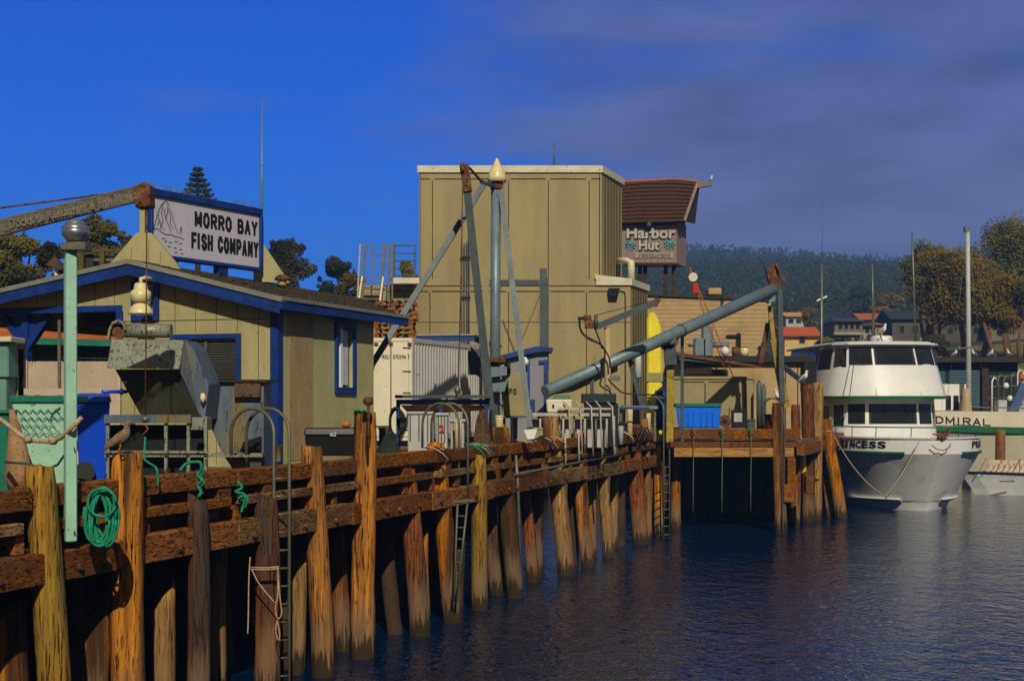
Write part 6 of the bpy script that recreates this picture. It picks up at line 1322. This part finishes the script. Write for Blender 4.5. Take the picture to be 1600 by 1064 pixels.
MB().tube([A(1293+8*math.cos(a*.52), 672+2*math.sin(a*.52), 49.15-.25*math.sin(a*.52)) for a in range(13)], .025, 6).build('pile_wrap', m_rope, ml_)
MB().tube([A(1337, 545, 55.5), A(1328, 615, 54.4), A(1316, 668, 53)], .016, 5).build('dark_line', m_rubber, ml_)
# ------------------------------------------------------------------ second fishing boat behind, small boat, masts
m_crm = mat('cream hull', C(206, 198, 170), .5, var=.12, scale=1, speck=.2, sscale=8, speckcol=C(120, 104, 76))
fbt = thing('fishing_boat', 'cream fishing boat with green stripe and lettered bow, partly hidden by the white boat', 'boat', tuple(A(1600, 760, 69)))
YA = 67.0
def side(x0, x1, y0a, y0b, y1a, y1b, dd, m_, nm, Y=YA):
    mb = MB(); mb.prism([A(x0, y1a, Y), A(x0, y0a, Y), A(x1, y0b, Y), A(x1, y1b, Y)], (0, dd, 0)); return mb.build(nm, m_, fbt)
mb = MB(); mb.hexa([A(1440, 768, YA+1), A(1800, 775, YA+.3), A(1800, 775, YA+4.5), A(1440, 768, YA+3), A(1385, 672, YA), A(1800, 682, YA-.4), A(1800, 682, YA+5), A(1385, 672, YA+3)]); mb.build('hull', m_crm, fbt)
side(1382, 1800, 663, 672, 672, 682, 4.4, m_green, 'stripe', YA-.3)
side(1384, 1800, 641, 646, 663, 672, 4.2, m_crm, 'bulwark', YA-.22)
block_text('ADMIRAL', A(1446, 661, YA-.225), (1, 0, -.05), (0, 0, 1), 101/F*YA, 12/F*YA, m_txt, fbt, th=.2)
mb = MB(); fbox(mb, 1400, 1515, 600, 641, YA+1.5, 2.5); mb.build('cabin', m_white, fbt)
for px in (1478, 1490, 1502):
    mb = MB(); fbox(mb, px, px+8, 618, 640, YA+1.46, .05); mb.build('window', m_glass, fbt)
for px in (1550, 1560, 1568, 1580, 1590, 1598):
    h_ = random.randint(570, 590); MB().tube([A(px, 645, YA+1), A(px, h_+6, YA+1), A(px+3, h_, YA+1), A(px+8, h_+2, YA+1.2), A(px+9, h_+12, YA+1.2)], .04, 6).build('hoop_frame', m_white if px % 4 else m_galv, fbt)
mb = MB()
for y in (588, 604, 622): mb.bar(A(1545, y, YA+1.1), A(1640, y-3, YA+1.1), .05, .05)
mb.bar(A(1520, 636, YA-.1), A(1720, 640, YA-.1), .05, .06); mb.build('deck_rails', m_galv, fbt)
mb = MB(); mb.bar(A(1600, 600, YA+.6), A(1580, 648, YA+.6), .4, .3, (0, 1, 0)); mb.build('blue_boom', mat('blue grey boom', C(66, 84, 120), .5), fbt)
mb = MB(); fbox(mb, 1560, 1574, 625, 645, YA+.8, .6); fbox(mb, 1562, 1640, 634, 648, YA+1.4, .6); mb.build('deck_box', m_bin_w, fbt, bevel=.03)
for i, (px, py) in enumerate(((1572, 598), (1590, 604), (1578, 618), (1597, 585))):
    MB().tube([A(px, py, YA+.9), A(px, py+5, YA+.9), A(px, py+9, YA+.9)], [.08, .16, .08], 8).build('buoy', (m_white, m_rust, m_white, m_orange)[i], fbt)
mm = MB().tube([A(1514, 690, YA+.8), A(1513, 500, YA+.8), A(1512, 362, YA+.8)], [.13, .12, .10], 10).build('mast', m_bin_w, fbt)
mb = MB(); fbox(mb, 1508, 1517, 354, 362, YA+.7, .25); mb.build('mast_head', m_galv, fbt)
mb = MB(); mb.bar(A(1496, 545, YA+.7), A(1527, 541, YA+.7), .07, .07); mb.tube([A(1498, 548, YA+.6), A(1498, 541, YA+.6)], .1, 6); mb.build('cross_arm', m_galv, fbt)
for x1, y1 in ((1478, 640), (1540, 636)): MB().tube([A(1512, 362, YA+.8), A(x1, y1, YA+.9)], .008, 4).build('stay', m_galv, fbt)
MB().lathe([(.22, -.2), (.3, 0), (.22, .9), (.16, 1.3)], A(1510, 650, YA+.5), 10).build('mast_boot', m_bpost, fbt)
t = thing('pole_mast', 'slender grey mast rising behind the pile cluster with a small spreader', 'mast', tuple(A(1283, 640, 70)))
MB().tube([A(1283, 690, 70), A(1284, 412, 70)], [.1, .07], 8).build('pole', m_galv, t); MB().tube([A(1284, 412, 70), A(1286, 310, 70)], .012, 4).build('whip', m_galv, t); MB().bar(A(1276, 470, 70), A(1292, 463, 70), .08, .08).build('spreader', m_white, t)
MB().tube([A(1282, 530, 70), A(1283, 515, 70)], .02, 4).build('fitting', m_galv, t)
pile(1563, 672, 1563, 15, 'lone brown pile standing in front of the cream fishing boat', m_pile_g, Y=64.5, group='piles beyond the white boat')
sb = thing('small_boat', 'low white open boat with ropes on deck at the right edge', 'boat', tuple(A(1570, 770, 61)))
YSB = 60.5
mb = MB(); n = 12; rows = []
for zf in (0, .35, .7, 1.0):
    for k in range(n+1):
        u = k/n; x = XP(1513+ (1-zf)*28, YSB)+u*6.5; w = 1.15*min(1, (u*2.2)**.6 if u > 0 else 0)*(.62+.38*zf); rows.append((x, YSB+1.2-w, -.1+zf*1.15-.12*u*zf))
for zf in (1.0, .7, .35, 0):
    for k in range(n+1):
        u = k/n; x = XP(1513+(1-zf)*28, YSB)+u*6.5; w = 1.15*min(1, (u*2.2)**.6 if u > 0 else 0)*(.62+.38*zf); rows.append((x, YSB+1.2+w, -.1+zf*1.15-.12*u*zf))
mb.add(rows, [(j*(n+1)+k, j*(n+1)+k+1, (j+1)*(n+1)+k+1, (j+1)*(n+1)+k) for j in range(7) for k in range(n)], False); mb.build('hull', m_white, sb)
mb = MB()
for k in range(n):
    u0, u1 = k/n, (k+1)/n; f_ = lambda u: (XP(1513, YSB)+u*6.5, YSB+1.2-1.17*min(1, (u*2.2)**.6 if u > 0 else 0), 1.02-.12*u)
    mb.bar(f_(u0), f_(u1), .04, .06)
mb.build('rub_rail', m_black, sb)
mb = MB(); mb.hexa([A(1535, 737, YSB+.5), A(1700, 742, YSB+.4), A(1700, 742, YSB+2), A(1535, 737, YSB+1.8), A(1545, 718, YSB+.8), A(1700, 722, YSB+.7), A(1700, 722, YSB+1.8), A(1545, 718, YSB+1.6)]); mb.build('deck_cover', m_latt, sb, bevel=.05)
mb = MB()
for k in range(9): mb.tube([A(1530+k*9, 736, YSB+.4), A(1540+k*9, 716+k % 3*4, YSB+.7), A(1548+k*8, 730, YSB+.4)], .022, 5)
mb.build('deck_ropes', m_rope, sb)
mb = MB()
for k in range(8): fbox(mb, 1562+k*3, 1564+k*3, 750.5, 753, YSB+.0, .012)
mb.build('worn_marks', m_txt, sb)
# ------------------------------------------------------------------ town on the slope
def house_at(px0, px1, yb, ye, yr, Y, wall, roof, label, hip=False, wins=(), door=None, depth=7, group='houses on the hillside', side_ridge=True):
    h_ = thing('hillside_house', label, 'house', tuple(A((px0+px1)/2, yb, Y)), group)
    zb = ZP(yb, Y)-6; a, b = XP(px0, Y), XP(px1, Y); ze_, zr = ZP(ye, Y), ZP(yr, Y)
    MB().b2(a, b, Y, Y+depth, zb, ze_).build('wall', wall, h_)
    o_ = (b-a)*.06; mb = MB(); i_ = (b-a)*(.18 if hip else 0)
    mb.add([(a-o_, Y-.5, ze_-.1), (b+o_, Y-.5, ze_-.1), (b+o_, Y+depth+.5, ze_-.1), (a-o_, Y+depth+.5, ze_-.1), (a-o_+i_, Y+depth/2, zr), (b+o_-i_, Y+depth/2, zr)], [(3, 2, 1, 0), (0, 1, 5, 4), (2, 3, 4, 5), (1, 2, 5), (3, 0, 4)]); mb.build('roof', roof, h_)
    for w in wins:
        mb = MB(); fbox(mb, w[0], w[1], w[2], w[3], Y-.08, .078); q = mb.build('window', m_galv, h_); mb = MB(); fbox(mb, w[0]+.8, w[1]-.8, w[2]+.8, w[3]-.8, Y-.1, .018); mb.build('pane', m_glass, q)
    return h_
def wm_(n, c_): return mat(n, C(*c_), .8, var=.15, scale=.6, speck=.15, sscale=3, bump=0)
r_red = wm_('red tile roof', (186, 84, 20)); r_slate = wm_('slate roof', (54, 56, 66)); r_or = wm_('orange tile roof', (166, 92, 30)); r_dk = wm_('dark shingle roof', (44, 48, 52))
w_cream = wm_('cream stucco', (206, 172, 100)); w_gr = wm_('grey green siding', (112, 106, 84)); w_pale = wm_('pale siding', (150, 150, 128)); w_brn = wm_('brown siding', (84, 74, 58)); w_yel = wm_('yellow stucco', (200, 150, 60)); r_brn = wm_('brown roof', (86, 54, 34)); w_wh = wm_('white siding', (178, 176, 166))
house_at(1226, 1282, 541, 524, 508, 140, w_cream, r_red, 'cream house with a bright red tiled roof right of the crane column', wins=((1249, 1258, 526, 536),))
hh = house_at(1304, 1348, 541, 501, 492, 142, w_gr, r_slate, 'two storey grey green house with a band of four windows', hip=True, wins=((1310, 1317, 504, 514), (1319, 1326, 504, 514), (1328, 1335, 504, 514), (1337, 1344, 504, 514), (1313, 1320, 526, 540)))
mb = MB(); fbox(mb, 1303, 1350, 519, 523, 140.5, 1.6); mb.build('balcony', w_pale, hh)
mb = MB(); fbox(mb, 1308, 1320, 526, 541, 141.9, .1); mb.build('door', wm_('mint door', (110, 150, 120)), hh)
house_at(1349, 1362, 541, 508, 500, 144, w_pale, r_slate, 'narrow pale house squeezed beside the two storey house', wins=((1352, 1359, 512, 520),))
house_at(1345, 1400, 512, 499, 487, 190, w_brn, r_or, 'brown house with a wide orange roof up the slope', hip=False)
house_at(1368, 1379, 541, 506, 501, 150, w_yel, r_or, 'narrow yellow house between two masts', wins=((1370, 1377, 514, 522),))
house_at(1228, 1256, 508, 494, 486, 220, w_wh, w_yel, 'pale house with yellowish roof above the red roofed one', wins=((1232, 1240, 498, 505), (1244, 1252, 498, 505)))
house_at(1394, 1460, 541, 498, 482, 160, w_brn, r_dk, 'wide dark roofed house under the big trees', wins=((1405, 1414, 508, 520), (1425, 1436, 508, 520)))
house_at(1462, 1540, 541, 500, 484, 158, w_brn, r_dk, 'dark shingled house behind the tree trunks', wins=((1480, 1490, 512, 522), (1520, 1530, 512, 522)))
house_at(1545, 1630, 541, 506, 488, 156, w_gr, r_dk, 'grey house at the far right behind the trunks', wins=((1560, 1570, 514, 524),))
house_at(1258, 1290, 480, 470, 464, 320, w_wh, r_red, 'white house with a reddish roof high on the slope', wins=((1264, 1270, 472, 478),))
house_at(1225, 1240, 476, 464, 459, 300, w_wh, r_slate, 'small white house high on the slope by the crane column', wins=((1229, 1235, 466, 472),))
house_at(1298, 1340, 462, 456, 452, 420, w_brn, r_brn, 'distant house with a long pinkish brown roof', hip=True)
house_at(1375, 1396, 478, 470, 464, 330, w_pale, r_slate, 'small pale house in the trees below the fog')
house_at(1236, 1262, 490, 482, 477, 260, w_pale, r_brn, 'pale house with a brown roof above the yellowish roofed one')
# ------------------------------------------------------------------ trees
def leafmat(n, c_, t2c): return mat(n, C(*c_), .85, var=.5, scale=.35, speck=0, bump=0, tint2=C(*t2c), t2=.5, t2scale=.25, spec=.1)
lf_ol = leafmat('olive foliage', (112, 104, 30), (66, 70, 26)); lf_dk = leafmat('dark foliage', (48, 50, 28), (74, 66, 26)); lf_rs = leafmat('golden olive foliage', (116, 96, 24), (72, 68, 22)); lf_gn = leafmat('grey green foliage', (52, 62, 36), (38, 42, 26))
m_bark = mat('brown bark', C(112, 78, 50), .9, var=.4, scale=3, stretch=(3, 3, .5), speck=.5, bump=.3); m_barkd = mat('dark bark', C(60, 48, 34), .9, var=.4, scale=3, stretch=(3, 3, .5), speck=.5)
def tree(label, pxc, yt, yb, hw, Y, leaf, bark=None, lobes=9, n=2600, ls=None, flat=.55, trunk_y=None, kind='broadleaf_tree', group='trees behind the buildings', stems=1):
    base = A(pxc, trunk_y or yb+20, Y+hw/F*Y*.4); t = thing(kind, label, 'tree', tuple(base), group)
    Rx = hw/F*Y; H_ = (yb-yt)/F*Y; cz = ZP((yt+yb)/2, Y); cx = XP(pxc, Y); ls = ls or max(.08, Rx*.042); n = int(n*2.8) if n < 6000 else int(n*1.5)
    L_ = []
    for k in range(lobes):
        a = random.uniform(0, 6.283); r_ = random.uniform(.15, .72); zz = random.uniform(-.36, .40)
        sc_ = 1-abs(zz)*.7
        L_.append((cx+Rx*r_*math.cos(a)*sc_, base.y+Rx*r_*math.sin(a)*sc_*.8, cz+H_*zz, Rx*random.uniform(.20, .40), H_*random.uniform(.09, .17)*(flat/.55)))
    for k in range(lobes):       # small outlying sprays that break the outline
        a = random.uniform(0, 3.1416); q_ = random.uniform(.8, 1.0); L_.append((cx+Rx*math.cos(a)*q_, base.y+random.uniform(-.3, .3)*Rx, cz+H_*(-.12+.56*math.sin(a)*q_), Rx*random.uniform(.08, .17), H_*random.uniform(.04, .09)))
    L_.append((cx, base.y, cz+H_*.30, Rx*.4, H_*.15))
    wts = [l[3]*l[3]*l[4] for l in L_]; wts = [w_**.85 for w_ in wts]; picks = random.choices(range(len(L_)), wts, k=n)
    vs = []; fs = []
    for i in range(n):
        lx, ly, lz, rr_, rh = L_[picks[i]]
        th = random.uniform(0, 6.283); ph = math.acos(random.uniform(-1, 1)); q = random.uniform(.45, 1.12)
        p = Vector((lx+rr_*q*math.sin(ph)*math.cos(th), ly+rr_*q*math.sin(ph)*math.sin(th), lz+rh*q*math.cos(ph)))
        u = Vector((random.gauss(0, 1), random.gauss(0, 1), random.gauss(0, 1))).normalized(); v = u.orthogonal().normalized(); s1 = ls*random.uniform(.5, 1.3)
        b = len(vs); vs += [p+u*s1, p+v*s1*.8, p-u*s1*.7, p-v*s1*.8]; fs.append((b, b+1, b+2, b+3))
    mb = MB(); mb.add(vs, fs); mb.build('crown', leaf, t)
    mb = MB(); tr = max(.14, Rx*.06)
    for s_ in range(stems):
        bx = base+Vector(((s_-(stems-1)/2)*Rx*.35, 0, -1)); fork = Vector((cx+(s_-(stems-1)/2)*Rx*.6, base.y, cz-H_*.30))
        mb.tube([bx, bx.lerp(fork, .5)+Vector((random.uniform(-.3, .3), 0, 0)), fork], [tr*1.3, tr, tr*.8], 8)
        for (lx, ly, lz, rr_, rh) in L_[s_:lobes:stems][:6]:
            m1 = fork.lerp(Vector((lx, ly, lz)), .5)+Vector((random.uniform(-.4, .4), 0, .1)); mb.tube([fork, m1, Vector((lx, ly, lz))], [tr*.6, tr*.4, tr*.15], 6)
    mb.build('trunk', bark or m_barkd, t)
    return t
# left group
tree('dark olive tree at the far left above the orange roof', 20, 360, 470, 62, 70, lf_ol, lobes=14, n=4200)
tree('low olive tree left of the mint pole', 72, 374, 480, 38, 64, lf_dk, lobes=10, n=2800)
tree('round olive tree behind the mint pole cap', 146, 336, 450, 52, 72, lf_ol, lobes=13, n=4200)
tree('small dark tree between the crane boom and the roof sign', 196, 366, 440, 20, 76, lf_dk, n=1600)
tree('rounded dark tree just right of the roof sign', 444, 368, 470, 44, 84, lf_dk, lobes=14, n=4200)
tree('bushy dark tree left of the metal stair', 528, 402, 490, 34, 90, lf_gn, lobes=12, n=3200)
tree('rust tinted bush at the foot of the metal stair', 548, 425, 480, 26, 86, lf_rs, lobes=8, n=1800)
tree('dark bush showing through the roof landing rail', 632, 404, 470, 22, 92, lf_ol, lobes=8, n=1500)
# Norfolk pine
pt = thing('norfolk_pine', 'tall tiered conifer standing above the roof sign', 'tree', tuple(A(309, 480, 110)), 'trees behind the buildings')
Yn = 110.0; vs = []; fs = []; top = A(309, 261, Yn); basez = ZP(480, Yn)
tiers = 10
for k in range(tiers):
    u = k/(tiers-1); z = top.z-.2-u*(top.z-ZP(338, Yn)); rr_ = (.25+1.0*min(1, u*1.5))*1.15*(1-.25*max(0, u-.7))
    nb_ = 9
    for j in range(nb_):
        a = 2*math.pi*j/nb_+k*.7; 
        for q in range(26):
            d_ = rr_*q/25; p = Vector((top.x+math.cos(a)*d_+random.gauss(0, .05), Yn+math.sin(a)*d_+random.gauss(0, .05), z+.12*d_**2+random.gauss(0, .05)))
            uu = Vector((random.gauss(0, 1), random.gauss(0, 1), random.gauss(0, 1))).normalized(); v = uu.orthogonal().normalized(); s1 = .12
            b = len(vs); vs += [p+uu*s1, p+v*s1, p-uu*s1, p-v*s1]; fs.append((b, b+1, b+2, b+3))
mb = MB(); mb.add(vs, fs); mb.build('crown', lf_gn, pt); MB().tube([Vector((top.x, Yn, basez-2)), Vector((top.x, Yn, ZP(340, Yn))), top], [.3, .16, .03], 8).build('trunk', m_barkd, pt)
# right group: big spreading cypresses with bare trunks
GR = 'big trees on the bank at the right'
tree('tallest dark cypress at the right edge of the picture', 1590, 346, 505, 78, 130, lf_ol, m_bark, lobes=30, n=17000, trunk_y=545, group=GR, stems=2, ls=.13, flat=.8)
tree('wide spreading golden tree behind the tall white mast', 1508, 382, 512, 78, 124, lf_rs, m_bark, lobes=34, n=17000, trunk_y=545, group=GR, stems=3, ls=.13, flat=.8)
tree('left hand spreading tree beside the leaning antenna', 1456, 376, 486, 48, 132, lf_ol, m_bark, lobes=24, n=10000, trunk_y=540, group=GR, stems=2, ls=.13, flat=.75)
tree('golden lower tree at the right edge below the cypress', 1575, 425, 520, 52, 118, lf_rs, m_bark, lobes=22, n=10000, trunk_y=550, group=GR, stems=3, ls=.12, flat=.8)
tree('rust brown tree on the slope behind the two storey house', 1392, 455, 500, 26, 230, lf_rs, n=2000, trunk_y=510, group='trees on the town slope', ls=.3)
tree('dark tree above the orange roofed house', 1350, 448, 496, 24, 240, lf_gn, n=1800, trunk_y=505, group='trees on the town slope', ls=.3)
tree('brown tree between the red roof and the grey house', 1268, 480, 512, 16, 210, lf_rs, n=1300, trunk_y=520, group='trees on the town slope', ls=.25)
tree('grey green tree behind the crane column top', 1240, 440, 470, 22, 350, lf_gn, n=1500, trunk_y=480, group='trees on the town slope', ls=.4)
tree('dark round tree right of the high reddish roof', 1315, 462, 496, 20, 300, lf_dk, n=1500, trunk_y=505, group='trees on the town slope', ls=.35)
tree('olive bush on the bank below the grey house', 1290, 526, 556, 18, 128, lf_ol, n=1300, trunk_y=560, group='bushes on the bank', ls=.14)
tree('green bush on the bank by the boat roof', 1465, 520, 552, 20, 122, lf_dk, n=1300, trunk_y=556, group='bushes on the bank', ls=.14)
# far wood: one mass of distant tree tops
vs = []; fs = []
for i in range(9000):
    Y = 240*(870/240)**random.random(); X = random.uniform(-.12, .45)*Y; z = ground(X, Y)
    hT = random.uniform(2.5, 6)*(1 if Y < 500 else 1.5); wT = hT*random.uniform(.4, .7)
    for q in range(14):
        p = Vector((X+random.gauss(0, wT*.45), Y+random.gauss(0, wT*.4), z+hT*random.uniform(.15, 1.0)))
        u = Vector((random.gauss(0, 1), random.gauss(0, .5), random.gauss(0, 1))).normalized(); v = u.orthogonal().normalized(); s1 = Y*.0011*random.uniform(.5, 1.5)
        b = len(vs); vs += [p+u*s1, p+v*s1*.8, p-u*s1, p-v*s1*.8]; fs.append((b, b+1, b+2, b+3))
mb = MB(); mb.add(vs, fs); mb.build('distant_wood', lf_gn, None, kind='stuff', label='dark distant woodland on the hill fading into fog', category='woodland')
# ------------------------------------------------------------------ fog on the hill
def volmat(n, col_, dens, g=0):
    m = bpy.data.materials.new(n); m.use_nodes = True; t = m.node_tree; t.nodes.clear(); o = t.nodes.new('ShaderNodeOutputMaterial'); v = t.nodes.new('ShaderNodeVolumePrincipled')
    v.inputs['Color'].default_value = (*col_, 1); v.inputs['Density'].default_value = dens; v.inputs['Anisotropy'].default_value = g; t.links.new(v.outputs[0], o.inputs['Volume']); return m
mb = MB(); mb.b2(-1200, 1500, -140, 960, -3, 112)
mb.build('haze', volmat('haze air', (.20, .40, .82), HAZE), None, kind='stuff', label='thin bluish sea haze filling the air over the harbour', category='haze')
